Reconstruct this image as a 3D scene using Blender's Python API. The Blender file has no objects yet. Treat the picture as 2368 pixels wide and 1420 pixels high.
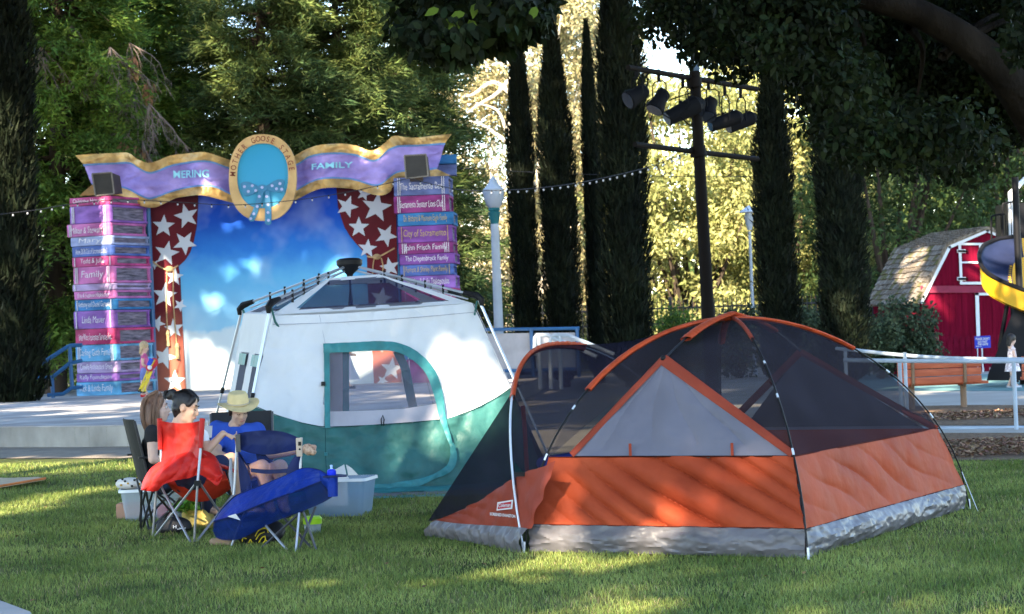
import bpy, bmesh, math, random
import numpy as np
from mathutils import Vector, Matrix
from mathutils.geometry import tessellate_polygon
random.seed(7)
RNG = np.random.default_rng(11)
SC = bpy.context.scene
COL = SC.collection
R = math.radians

# ---------------------------------------------------------------- camera, sky, sun, exposure
FPX, IW, IH = 4800.0, 2368.0, 1420.0           # focal length and size of the photograph in its own pixels
CAM = Vector((0, 0, 1.6))
PITCH, ROLL = math.atan(42 / FPX), R(2.2)
CF = Vector((0, math.cos(PITCH), math.sin(PITCH)))
_u0 = Vector((0, -math.sin(PITCH), math.cos(PITCH)))
_r0 = Vector((1, 0, 0))
CR = _r0 * math.cos(ROLL) - _u0 * math.sin(ROLL)
CU = _r0 * math.sin(ROLL) + _u0 * math.cos(ROLL)
cd = bpy.data.cameras.new('camera'); cam = bpy.data.objects.new('camera', cd); COL.objects.link(cam)
cam.matrix_world = Matrix(((CR.x, CU.x, -CF.x, CAM.x), (CR.y, CU.y, -CF.y, CAM.y), (CR.z, CU.z, -CF.z, CAM.z), (0, 0, 0, 1)))
cd.sensor_width = 36; cd.lens = 36 * FPX / IW; cd.clip_start = .1; cd.clip_end = 2000
cd.dof.use_dof = True; cd.dof.focus_distance = 16.0; cd.dof.aperture_fstop = 6.3
SC.camera = cam

SUN_EL, SUN_AZ = R(33), R(24)                   # behind the camera, off to the left
SDIR = Vector((-math.sin(SUN_AZ) * math.cos(SUN_EL), -math.cos(SUN_AZ) * math.cos(SUN_EL), math.sin(SUN_EL)))
world = bpy.data.worlds.new('World'); SC.world = world; world.use_nodes = True
wn = world.node_tree; bg = wn.nodes['Background']
sky = wn.nodes.new('ShaderNodeTexSky'); sky.sky_type = 'NISHITA'; sky.sun_disc = False
sky.sun_elevation = SUN_EL; sky.sun_rotation = math.atan2(SDIR.x, SDIR.y)
sky.air_density = 1.1; sky.dust_density = 0.15; sky.ozone_density = 2.2
wn.links.new(sky.outputs[0], bg.inputs[0]); bg.inputs[1].default_value = 0.15
ld = bpy.data.lights.new('sun', 'SUN'); ld.energy = 4.8; ld.angle = R(0.53); ld.color = (1.0, .86, .64)
sun = bpy.data.objects.new('sun', ld); COL.objects.link(sun)
sun.rotation_euler = SDIR.to_track_quat('Z', 'Y').to_euler()
SC.view_settings.view_transform = 'Standard'; SC.view_settings.look = 'None'
SC.view_settings.exposure = 2.4; SC.view_settings.gamma = 1; SC.view_settings.use_curve_mapping = False
SC.render.engine = 'CYCLES'
SC.cycles.max_bounces = 8; SC.cycles.transparent_max_bounces = 24; SC.cycles.diffuse_bounces = 3
SC.cycles.use_denoising = True
SC.cycles.sample_clamp_indirect = 6

# ---------------------------------------------------------------- pixel helpers (photograph pixel -> place in the world)
def ray(px, py):
    return (CF * FPX + CR * (px - IW / 2) + CU * (IH / 2 - py)).normalized()
def P(px, py, D):                                # the point D metres ahead
    d = ray(px, py); return CAM + d * (D / d.y)
def G(px, py, z=0.0):                            # the point on a level plane
    d = ray(px, py); return CAM + d * ((z - CAM.z) / d.z)
def plane(a, b, c):                              # projector on to the plane through three points
    a, b, c = Vector(a), Vector(b), Vector(c)
    n = (b - a).cross(c - a).normalized()
    if n.dot(CAM - a) < 0: n = -n
    def f(px, py, off=0.0):
        d = ray(px, py); return CAM + d * ((a - CAM).dot(n) / d.dot(n)) + n * off
    f.n = n
    return f
def pix(p):                                      # world point -> photograph pixel
    q = Vector(p) - CAM; z = q.dot(CF)
    return (IW / 2 + FPX * q.dot(CR) / z, IH / 2 - FPX * q.dot(CU) / z)

# ---------------------------------------------------------------- materials
MATS = {}
def nodes_of(name):
    m = bpy.data.materials.new(name); m.use_nodes = True
    nt = m.node_tree; nt.nodes.clear()
    return m, nt, nt.nodes.new('ShaderNodeOutputMaterial')
def c4(c): return (c[0], c[1], c[2], 1)
def mat(name, col, rough=.7, var=.12, scale=3.0, bump=0.0, bscale=40.0, metal=0.0, trans=0.0, alpha=1.0, spec=.3,
        stretch=(1, 1, 1), col2=None, bdist=.01, island=0.0, detail=4.0, sheen=0.0, tcol=None, crease=None):
    if name in MATS: return MATS[name]
    m, nt, out = nodes_of(name); N, L = nt.nodes.new, nt.links.new
    tc = N('ShaderNodeTexCoord'); mp = N('ShaderNodeMapping'); mp.inputs['Scale'].default_value = stretch
    L(tc.outputs['Object'], mp.inputs[0])
    nz = N('ShaderNodeTexNoise'); nz.inputs['Scale'].default_value = scale; nz.inputs['Detail'].default_value = detail
    L(mp.outputs[0], nz.inputs['Vector'])
    ramp = N('ShaderNodeMapRange'); ramp.inputs[1].default_value = .3; ramp.inputs[2].default_value = .7
    L(nz.outputs[0], ramp.inputs[0])
    mx = N('ShaderNodeMix'); mx.data_type = 'RGBA'
    a = [max(0, x * (1 - var)) for x in col]; b = [min(1, x * (1 + var)) for x in (col2 or col)]
    mx.inputs[6].default_value = c4(a); mx.inputs[7].default_value = c4(b)
    L(ramp.outputs[0], mx.inputs[0]); c = mx.outputs[2]
    if island:
        ge = N('ShaderNodeNewGeometry'); hs = N('ShaderNodeHueSaturation')
        r1 = N('ShaderNodeMapRange'); r1.inputs[3].default_value = 1 - island; r1.inputs[4].default_value = 1 + island
        L(ge.outputs['Random Per Island'], r1.inputs[0]); L(r1.outputs[0], hs.inputs['Value']); L(c, hs.inputs['Color'])
        r2 = N('ShaderNodeMapRange'); r2.inputs[3].default_value = .5 - island * .06; r2.inputs[4].default_value = .5 + island * .05
        wn_ = N('ShaderNodeTexWhiteNoise'); wn_.noise_dimensions = '1D'
        L(ge.outputs['Random Per Island'], wn_.inputs['W']); L(wn_.outputs[0], r2.inputs[0]); L(r2.outputs[0], hs.inputs['Hue'])
        c = hs.outputs[0]
    bs = N('ShaderNodeBsdfPrincipled'); L(c, bs.inputs['Base Color'])
    bs.inputs['Roughness'].default_value = rough; bs.inputs['Metallic'].default_value = metal
    bs.inputs['Specular IOR Level'].default_value = spec
    if sheen: bs.inputs['Sheen Weight'].default_value = sheen
    if bump:
        bz = N('ShaderNodeTexNoise'); bz.inputs['Scale'].default_value = bscale; bz.inputs['Detail'].default_value = 5
        L(mp.outputs[0], bz.inputs['Vector'])
        bp = N('ShaderNodeBump'); bp.inputs['Strength'].default_value = bump; bp.inputs['Distance'].default_value = bdist
        L(bz.outputs[0], bp.inputs['Height']); L(bp.outputs[0], bs.inputs['Normal'])
    if crease:                                   # sharp creases of crumpled cloth: (scale, strength, distance)
        rz = N('ShaderNodeTexNoise'); rz.noise_type = 'RIDGED_MULTIFRACTAL'; rz.inputs['Scale'].default_value = crease[0]; rz.inputs['Detail'].default_value = 3; rz.inputs['Distortion'].default_value = .6
        L(mp.outputs[0], rz.inputs['Vector'])
        b2 = N('ShaderNodeBump'); b2.inputs['Strength'].default_value = crease[1]; b2.inputs['Distance'].default_value = crease[2]
        L(rz.outputs[0], b2.inputs['Height'])
        if bump: L(bp.outputs[0], b2.inputs['Normal'])
        L(b2.outputs[0], bs.inputs['Normal'])
    sh = bs.outputs[0]
    if trans:
        tr = N('ShaderNodeBsdfTranslucent')
        if tcol:
            tm = N('ShaderNodeMix'); tm.data_type = 'RGBA'; tm.blend_type = 'MULTIPLY'; tm.inputs[0].default_value = 1
            L(c, tm.inputs[6]); tm.inputs[7].default_value = c4(tcol); L(tm.outputs[2], tr.inputs[0])
        else: L(c, tr.inputs[0])
        ms = N('ShaderNodeMixShader'); ms.inputs[0].default_value = trans
        L(sh, ms.inputs[1]); L(tr.outputs[0], ms.inputs[2]); sh = ms.outputs[0]
    if alpha < 1:
        tp = N('ShaderNodeBsdfTransparent'); ms = N('ShaderNodeMixShader'); ms.inputs[0].default_value = alpha
        L(tp.outputs[0], ms.inputs[1]); L(sh, ms.inputs[2]); sh = ms.outputs[0]
    L(sh, out.inputs[0]); MATS[name] = m
    return m

# ---------------------------------------------------------------- objects
OFF = {}                                         # world place of an object's origin
def tag(o, label=None, cat=None, group=None, kind=None):
    if label: o['label'] = label
    if cat: o['category'] = cat
    if group: o['group'] = group
    if kind: o['kind'] = kind
    return o
def thing(name, label, cat, base, group=None):
    o = bpy.data.objects.new(name, None); COL.objects.link(o); o.empty_display_size = .1
    o.location = base; OFF[o] = Vector(base)
    return tag(o, label, cat, group)
def link_mesh(name, me, m, parent=None, base=None):
    o = bpy.data.objects.new(name, me); COL.objects.link(o)
    if m is not None and not me.materials: me.materials.append(m)
    if parent is not None:
        o.parent = parent; OFF[o] = OFF[parent]
    else:
        OFF[o] = Vector(base) if base is not None else Vector((0, 0, 0)); o.location = OFF[o]
    return o
def copy_tree(o, parent=None):
    c = o.copy(); COL.objects.link(c); c.parent = parent
    OFF[c] = OFF[o].copy()
    for ch in list(o.children): copy_tree(ch, c)
    return c
def np_mesh(name, V, F):                         # V (n,3) array, F (m,k) array of equal polygons
    me = bpy.data.meshes.new(name); V = np.asarray(V, np.float32); F = np.asarray(F, np.int32)
    m, k = F.shape
    me.vertices.add(len(V)); me.vertices.foreach_set('co', V.ravel())
    me.loops.add(m * k); me.loops.foreach_set('vertex_index', F.ravel())
    me.polygons.add(m); me.polygons.foreach_set('loop_start', np.arange(0, m * k, k, dtype=np.int32))
    me.update(calc_edges=True)
    return me

class MB:
    def __init__(s): s.v = []; s.f = []
    def add(s, V, F):
        o = len(s.v); s.v += [tuple(x) for x in V]; s.f += [tuple(i + o for i in f) for f in F]; return s
    def box(s, c, sz, rot=None):
        hx, hy, hz = sz[0] / 2, sz[1] / 2, sz[2] / 2; M = rot or Matrix.Identity(3); c = Vector(c)
        V = [c + M @ Vector((x * hx, y * hy, z * hz)) for x in (-1, 1) for y in (-1, 1) for z in (-1, 1)]
        return s.add(V, [(0, 1, 3, 2), (4, 6, 7, 5), (0, 4, 5, 1), (2, 3, 7, 6), (0, 2, 6, 4), (1, 5, 7, 3)])
    def bbox(s, c, sz, b=.01, rot=None):         # bevelled box
        bm = bmesh.new(); bmesh.ops.create_cube(bm, size=1)
        bmesh.ops.scale(bm, vec=sz, verts=bm.verts); bmesh.ops.bevel(bm, geom=bm.edges, offset=b, segments=2, affect='EDGES', profile=.6)
        M = rot or Matrix.Identity(3); c = Vector(c); bm.verts.index_update()
        s.add([c + M @ v.co for v in bm.verts], [[v.index for v in f.verts] for f in bm.faces]); bm.free(); return s
    def tube(s, pts, r, n=8, caps=True):
        pts = [Vector(p) for p in pts]; m = len(pts); rs = r if isinstance(r, (list, tuple)) else [r] * m
        T = []
        for i in range(m):
            t = (pts[min(i + 1, m - 1)] - pts[max(i - 1, 0)]); T.append(t.normalized() if t.length > 1e-9 else Vector((0, 0, 1)))
        a = Vector((0, 0, 1)) if abs(T[0].z) < .9 else Vector((1, 0, 0)); u = T[0].cross(a).normalized()
        V = []
        for i in range(m):
            u = (u - T[i] * u.dot(T[i])); u = u.normalized() if u.length > 1e-6 else T[i].orthogonal().normalized()
            w = T[i].cross(u)
            for k in range(n):
                an = 2 * math.pi * k / n; V.append(pts[i] + (u * math.cos(an) + w * math.sin(an)) * rs[i])
        F = [(i * n + k, i * n + (k + 1) % n, (i + 1) * n + (k + 1) % n, (i + 1) * n + k) for i in range(m - 1) for k in range(n)]
        if caps: F += [tuple(range(n - 1, -1, -1)), tuple((m - 1) * n + k for k in range(n))]
        return s.add(V, F)
    def lathe(s, prof, base, n=24, M=None, flute=0.0, nf=0):
        V, F = [], []; base = Vector(base); M = M or Matrix.Identity(3)
        for (r, z) in prof:
            for k in range(n):
                an = 2 * math.pi * k / n; rr = r * (1 - flute * (k % 2)) if flute else r
                V.append(base + M @ Vector((rr * math.cos(an), rr * math.sin(an), z)))
        for i in range(len(prof) - 1):
            for k in range(n): F.append((i * n + k, i * n + (k + 1) % n, (i + 1) * n + (k + 1) % n, (i + 1) * n + k))
        F += [tuple(range(n - 1, -1, -1)), tuple((len(prof) - 1) * n + k for k in range(n))]
        return s.add(V, F)
    def ell(s, c, r, n=16, m=10, M=None):
        c = Vector(c); M = M or Matrix.Identity(3); V = []; F = []
        for i in range(m + 1):
            th = math.pi * i / m
            for k in range(n):
                ph = 2 * math.pi * k / n
                V.append(c + M @ Vector((r[0] * math.sin(th) * math.cos(ph), r[1] * math.sin(th) * math.sin(ph), r[2] * math.cos(th))))
        for i in range(m):
            for k in range(n): F.append((i * n + k, (i + 1) * n + k, (i + 1) * n + (k + 1) % n, i * n + (k + 1) % n))
        return s.add(V, F)
    def prism(s, front, back):                   # two matching 3D outlines
        n = len(front); tris = tessellate_polygon([[Vector(p) for p in front]])
        F = [tuple(t) for t in tris] + [tuple(n + i for i in reversed(t)) for t in tris]
        F += [(i, (i + 1) % n, n + (i + 1) % n, n + i) for i in range(n)]
        return s.add(list(front) + list(back), F)
    def grid(s, fn, nu, nv):
        V = [fn(i / nu, j / nv) for j in range(nv + 1) for i in range(nu + 1)]
        return s.add(V, [(j * (nu + 1) + i, j * (nu + 1) + i + 1, (j + 1) * (nu + 1) + i + 1, (j + 1) * (nu + 1) + i) for j in range(nv) for i in range(nu)])
    def mesh(s, name, off=Vector((0, 0, 0)), smooth=True, ang=35):
        me = bpy.data.meshes.new(name)
        me.from_pydata([(v[0] - off.x, v[1] - off.y, v[2] - off.z) for v in s.v], [], s.f); me.update()
        bm = bmesh.new(); bm.from_mesh(me); bmesh.ops.recalc_face_normals(bm, faces=bm.faces)
        if smooth:
            for f in bm.faces: f.smooth = True
            for e in bm.edges:
                if len(e.link_faces) == 2 and e.calc_face_angle(0) > R(ang): e.smooth = False
        bm.to_mesh(me); bm.free()
        return me
    def build(s, name, m, parent=None, smooth=True, base=None, ang=35):
        off = OFF[parent] if parent is not None else (Vector(base) if base is not None else Vector((0, 0, 0)))
        return link_mesh(name, s.mesh(name, off, smooth, ang), m, parent, off)

def resample(poly, n):                           # n+1 points evenly along a polyline
    pts = [Vector(p) for p in poly]; L = [0]
    for a, b in zip(pts, pts[1:]): L.append(L[-1] + (b - a).length)
    out = []
    for i in range(n + 1):
        t = L[-1] * i / n; k = 0
        while k < len(L) - 2 and L[k + 1] < t: k += 1
        out.append(pts[k].lerp(pts[k + 1], (t - L[k]) / max(1e-9, L[k + 1] - L[k])))
    return out
def smooth_line(pts, n=4):                       # Catmull-Rom
    pts = [Vector(p) for p in pts]; out = []
    for i in range(len(pts) - 1):
        a, b, c, d = pts[max(i - 1, 0)], pts[i], pts[i + 1], pts[min(i + 2, len(pts) - 1)]
        for k in range(n):
            t = k / n; out.append(.5 * ((2 * b) + (c - a) * t + (2 * a - 5 * b + 4 * c - d) * t * t + (3 * b - a - 3 * c + d) * t ** 3))
    out.append(pts[-1]); return out
def interp(x, xs, ys):
    return float(np.interp(x, xs, ys))
from mathutils import noise as MN
def wob(p, s, a): return a * MN.noise(Vector(p) * s)
def fold(p, s, a):                               # creased wrinkles
    return a * (abs(MN.noise(Vector(p) * s)) * 2 + .5 * abs(MN.noise(Vector(p) * s * 2.3 + Vector((7, 3, 1)))) - .6)
def crisp(p, s, a):                              # small sharp crinkles
    p = Vector(p); q = p * s; return a * (1 - 2.2 * abs(MN.noise(q)) + .5 * (1 - 2.2 * abs(MN.noise(q * 2.1 + Vector((3, 1, 5))))))
def tension(t, k=3.0):                           # rounded ridges with narrow dark valleys
    return abs(math.sin(t)) ** (1 / k) * 2 - 1.4
def patch(mb, top, bot, proj, nu, nv, disp=None, keep=None):
    """cloth panel between two pixel polylines on a projector"""
    T = resample([(a, b, 0) for a, b in top], nu); B = resample([(a, b, 0) for a, b in bot], nu)
    V = []; K = []
    for j in range(nv + 1):
        for i in range(nu + 1):
            q = T[i].lerp(B[i], j / nv); p = proj(q.x, q.y); K.append((q.x, q.y))
            if disp: p = p + proj.n * disp(p, i / nu, j / nv)
            V.append(p)
    F = []
    for j in range(nv):
        for i in range(nu):
            f = (j * (nu + 1) + i, j * (nu + 1) + i + 1, (j + 1) * (nu + 1) + i + 1, (j + 1) * (nu + 1) + i)
            if keep:
                cx = sum(K[k][0] for k in f) / 4; cy = sum(K[k][1] for k in f) / 4
                if not keep(cx, cy): continue
            F.append(f)
    mb.add(V, F); return mb
def inpoly(poly):
    def f(x, y):
        c = False; n = len(poly)
        for i in range(n):
            x1, y1 = poly[i]; x2, y2 = poly[(i + 1) % n]
            if (y1 > y) != (y2 > y) and x < (x2 - x1) * (y - y1) / (y2 - y1) + x1: c = not c
        return c
    return f
def flat(mb, pxs, proj, off=0.0, thick=.004):    # a flat cut-out lying on a projector
    mb.prism([proj(x, y, off + thick) for x, y in pxs], [proj(x, y, off) for x, y in pxs]); return mb
def ribbon(mb, pxs, w, proj, off=.01, n=40, taper=None, disp=0.0):
    """tape along a pixel line lying on a projector; w in pixels"""
    L = resample([(a, b, 0) for a, b in pxs], n); rows = []
    for i, q in enumerate(L):
        t = (L[min(i + 1, n)] - L[max(i - 1, 0)]).normalized(); nn = Vector((-t.y, t.x, 0)); ww = (taper(i / n) if taper else 1) * w / 2
        rows.append([proj(q.x + nn.x * ww * k, q.y + nn.y * ww * k, off + (.006 * (1 - abs(k)) + wob((i, k, 0), .37, disp))) for k in (-1, -.5, 0, .5, 1)])
    V = [p for r_ in rows for p in r_]
    mb.add(V, [(i * 5 + k, i * 5 + k + 1, (i + 1) * 5 + k + 1, (i + 1) * 5 + k) for i in range(n) for k in range(4)]); return mb

def text_mesh(txt, shear=0.0, bold=0.0, ext=.0):
    cu = bpy.data.curves.new('t', 'FONT'); cu.body = txt; cu.align_x = 'CENTER'; cu.align_y = 'CENTER'; cu.size = 1; cu.shear = shear
    cu.offset = bold; cu.extrude = ext; cu.resolution_u = 3
    o = bpy.data.objects.new('t', cu); COL.objects.link(o)
    dg = bpy.context.evaluated_depsgraph_get(); me = bpy.data.meshes.new_from_object(o.evaluated_get(dg))
    bpy.data.objects.remove(o); bpy.data.curves.remove(cu)
    V = np.empty(len(me.vertices) * 3, np.float32); me.vertices.foreach_get('co', V); V = V.reshape(-1, 3)
    F = [tuple(p.vertices) for p in me.polygons]; bpy.data.meshes.remove(me)
    return V, F
def text_px(mb, txt, x0, x1, y0, y1, proj, off=.012, shear=0.0, bold=.012, slope=0.0, hmax=None):
    """lettering laid on a projector between pixel columns x0..x1 and rows y0..y1"""
    V, F = text_mesh(txt, shear, bold)
    a, b = V.min(0), V.max(0); sx = (x1 - x0) / max(1e-6, b[0] - a[0]); sy = (y1 - y0) / max(1e-6, .75)
    cy = (a[1] + b[1]) / 2
    mb.add([proj(x0 + (v[0] - a[0]) * sx, (y0 + y1) / 2 - (v[1] - cy) * sy + slope * ((v[0] - a[0]) * sx), off) for v in V], F); return mb

def blob(name, caps=(), ells=(), voxel=.02, smooth=6, extra=None):
    """one continuous skin grown over capsules (p, r, q, s) and ellipsoids (c, radii, rot)"""
    mb = MB()
    for (p, r_, q, s_) in caps:
        p, q = Vector(p), Vector(q); n = max(2, int((q - p).length / max(.01, min(r_, s_) * .7)))
        pts = [p.lerp(q, i / n) for i in range(n + 1)]; mb.tube(pts, [r_ + (s_ - r_) * i / n for i in range(n + 1)], 12)
        mb.ell(p, (r_,) * 3, 12, 8); mb.ell(q, (s_,) * 3, 12, 8)
    for e in ells: mb.ell(e[0], e[1], 16, 12, e[2] if len(e) > 2 else None)
    if extra: extra(mb)
    me = mb.mesh(name, smooth=False); o = bpy.data.objects.new(name, me); COL.objects.link(o)
    md = o.modifiers.new('r', 'REMESH'); md.mode = 'VOXEL'; md.voxel_size = voxel; md.use_smooth_shade = True
    if smooth:
        sm = o.modifiers.new('s', 'SMOOTH'); sm.factor = .5; sm.iterations = smooth
    dg = bpy.context.evaluated_depsgraph_get(); out = bpy.data.meshes.new_from_object(o.evaluated_get(dg))
    bpy.data.objects.remove(o); bpy.data.meshes.remove(me); out.name = name
    for p in out.polygons: p.use_smooth = True
    return out
def link_blob(me, m, parent=None, base=None):
    off = OFF[parent] if parent is not None else Vector(base if base is not None else (0, 0, 0))
    me.transform(Matrix.Translation(-off)); return link_mesh(me.name, me, m, parent, off)
def rotz(a): return Matrix.Rotation(a, 3, 'Z')
# ================================================================ foliage
def unit(a): return a / np.maximum(1e-9, np.linalg.norm(a, axis=1, keepdims=True))
def rnd_dirs(n): return unit(RNG.normal(size=(n, 3)))
def leaf_quads(Pt, A, L, W, Nrm=None, wid=.45):
    """pointed leaves: base, side, tip, side"""
    n = len(Pt); Rn = Nrm if Nrm is not None else rnd_dirs(n)
    S = unit(np.cross(A, Rn)); L = np.broadcast_to(L, (n,))[:, None]; W = np.broadcast_to(W, (n,))[:, None]
    fold_ = unit(np.cross(S, A)) * W * .12
    V = np.stack([Pt, Pt + A * L * wid + S * W / 2 + fold_, Pt + A * L, Pt + A * L * wid - S * W / 2 + fold_], 1).reshape(-1, 3)
    return V, np.arange(n * 4).reshape(n, 4)
def blades(Pt, A, L, W):
    n = len(Pt); S = unit(np.cross(A, rnd_dirs(n))); L = np.broadcast_to(L, (n,))[:, None]; W = np.broadcast_to(W, (n,))[:, None]
    V = np.stack([Pt - S * W / 2, Pt + S * W / 2, Pt + A * L], 1).reshape(-1, 3)
    return V, np.arange(n * 3).reshape(n, 3)
def leaf_hex(Pt, A, L, W, Nrm):
    n = len(Pt); S = unit(np.cross(A, Nrm)); U = unit(np.cross(S, A)); L = np.broadcast_to(L, (n,))[:, None]; W = np.broadcast_to(W, (n,))[:, None]
    V = np.stack([Pt, Pt + A * L * .22 + S * W * .42 + U * W * .08, Pt + A * L * .55 + S * W * .46 + U * W * .1, Pt + A * L - U * W * .15,
                  Pt + A * L * .55 - S * W * .46 + U * W * .1, Pt + A * L * .22 - S * W * .42 + U * W * .08], 1).reshape(-1, 3)
    return V, np.arange(n * 6).reshape(n, 6)
def in_ball(n, c, r, sq=(1, 1, 1), shell=.5):
    d = rnd_dirs(n); q = RNG.random(n)[:, None] ** (shell); return np.asarray(c) + d * q * r * np.asarray(sq), d

LEAFM = dict(rough=.65, spec=.12)
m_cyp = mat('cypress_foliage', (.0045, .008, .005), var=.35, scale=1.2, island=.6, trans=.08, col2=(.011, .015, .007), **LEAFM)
m_red = mat('redwood_foliage', (.03, .075, .035), var=.25, scale=.55, island=.5, trans=.25, col2=(.13, .165, .045), **LEAFM)
m_ced = mat('cedar_foliage', (.05, .115, .028), var=.3, scale=.7, island=.45, trans=.3, col2=(.16, .24, .04), **LEAFM)
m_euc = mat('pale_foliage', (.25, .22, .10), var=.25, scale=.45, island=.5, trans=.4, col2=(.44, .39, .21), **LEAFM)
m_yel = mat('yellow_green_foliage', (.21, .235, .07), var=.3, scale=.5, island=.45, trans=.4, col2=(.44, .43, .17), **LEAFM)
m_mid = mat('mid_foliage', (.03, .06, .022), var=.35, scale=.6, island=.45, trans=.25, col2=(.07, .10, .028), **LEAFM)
m_drk = mat('dark_foliage', (.016, .034, .016), var=.35, scale=.8, island=.5, trans=.2, col2=(.035, .055, .02), **LEAFM)
m_hed = mat('hedge_foliage', (.035, .055, .03), var=.35, scale=2.5, island=.55, trans=.2, col2=(.075, .10, .055), **LEAFM)
m_bark = mat('bark_brown', (.06, .045, .035), var=.45, scale=2, bump=.8, bscale=9, bdist=.03, stretch=(1, 1, .22), rough=.95, spec=.05)
m_bark2 = mat('bark_dark', (.014, .011, .009), var=.45, scale=3, bump=1, bscale=8, bdist=.06, stretch=(1, 1, .5), rough=.95, spec=.03)
m_pale = mat('bark_pale', (.5, .45, .37), var=.2, scale=2, bump=.3, rough=.9)
m_dead = mat('dead_twigs', (.19, .15, .13), var=.35, scale=5, island=.3, rough=.95)
m_dry = mat('dry_foliage', (.22, .12, .06), var=.3, scale=5, island=.3, rough=.95)

def cyp_mesh(h, r, n, seed):
    rg = np.random.default_rng(seed)
    z = rg.random(n) ** .9 * h; an = rg.random(n) * 2 * np.pi
    t = z / h
    prof = r * np.minimum(1, (t / .05 + .45)) * np.clip((1 - t) / .34, 0.02, 1) ** .62
    lump = 1 + .16 * np.sin(an * 3 + z * 2.1) * np.sin(z * 1.3 + 2 * an) + .09 * np.sin(z * 5 + an * 5)
    rad = prof * lump * (.72 + .32 * rg.random(n) + .28 * (rg.random(n) < .05) * rg.random(n))
    o = np.stack([np.cos(an), np.sin(an), np.zeros(n)], 1)
    Pt = o * rad[:, None] + np.stack([0 * z, 0 * z, z], 1)
    A = unit(o * .5 + np.array([0, 0, 1.0]) + rg.normal(size=(n, 3)) * .3)
    V, F = blades(Pt, A, rg.uniform(.14, .32, n), rg.uniform(.03, .07, n))
    nc, m = 14, 26; cv = []                     # dense heart of the column
    for i in range(m + 1):
        tt = i / m; rr = r * .74 * min(1, tt / .05 + .45) * max(0.01, (1 - tt) / .34 if tt > .66 else 1) ** .62
        for k in range(nc):
            a = 2 * math.pi * k / nc; cv.append((math.cos(a) * rr * (1 + .1 * math.sin(a * 3 + tt * 17)), math.sin(a) * rr, tt * h * .985))
    cf = [(i * nc + k, i * nc + (k + 1) % nc, (i + 1) * nc + (k + 1) % nc) for i in range(m) for k in range(nc)]
    cf += [(i * nc + k, (i + 1) * nc + (k + 1) % nc, (i + 1) * nc + k) for i in range(m) for k in range(nc)]
    return np_mesh('crown', np.vstack([V, np.array(cv)]), np.vstack([F, np.array(cf) + len(V)]))
CYP = [cyp_mesh(10, .62, 15000, 3), cyp_mesh(10, .62, 15000, 4)]
TRK = MB().tube([(0, 0, -.05), (0, 0, 1.2), (.03, 0, 5)], [.16, .12, .05], 10).mesh('trunk')
def cypress(px, D, top_y, w_px, v, label, rot=0, base=None, grp='columnar cypresses'):
    b = P(px, 0, D); z_top = P(px, top_y, D).z; s = w_px * D / FPX / 1.16
    x = P(px, 700, D).x
    t = thing('cypress_tree', label, 'tree', (x, D, 0), grp)
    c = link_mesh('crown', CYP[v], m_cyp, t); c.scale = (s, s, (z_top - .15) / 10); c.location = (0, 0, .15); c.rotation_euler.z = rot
    k = link_mesh('trunk', TRK, m_bark2, t)
    return t
cypress(22, 46, -260, 130, 0, 'broad dark cypress with a lit lower edge, beside the blue stair rail', .4)
cypress(208, 54, 14, 52, 1, 'slim pointed cypress rising behind the speaker on the bright pink book stack', 2.1)
cypress(1217, 53, 52, 54, 0, 'flat topped cypress right beside the white globe lamp post', 1.0)
cypress(1299, 52, 52, 72, 1, 'cypress with a thin pointed tip between the flat topped and the thin one', 3.0)
cypress(1380, 54, 55, 38, 0, 'thin cypress tucked behind the tallest cypress', 4.2)
cypress(1453, 50, -170, 96, 1, 'tallest cypress, behind the end of the dark light bars', 5.0)
cypress(1800, 44, 120, 80, 0, 'black cypress beside the small hooded lamp', .8)
cypress(1950, 42, 60, 96, 1, 'thick cypress with a sunlit yellow foot beside the white rail', 2.6)

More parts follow.
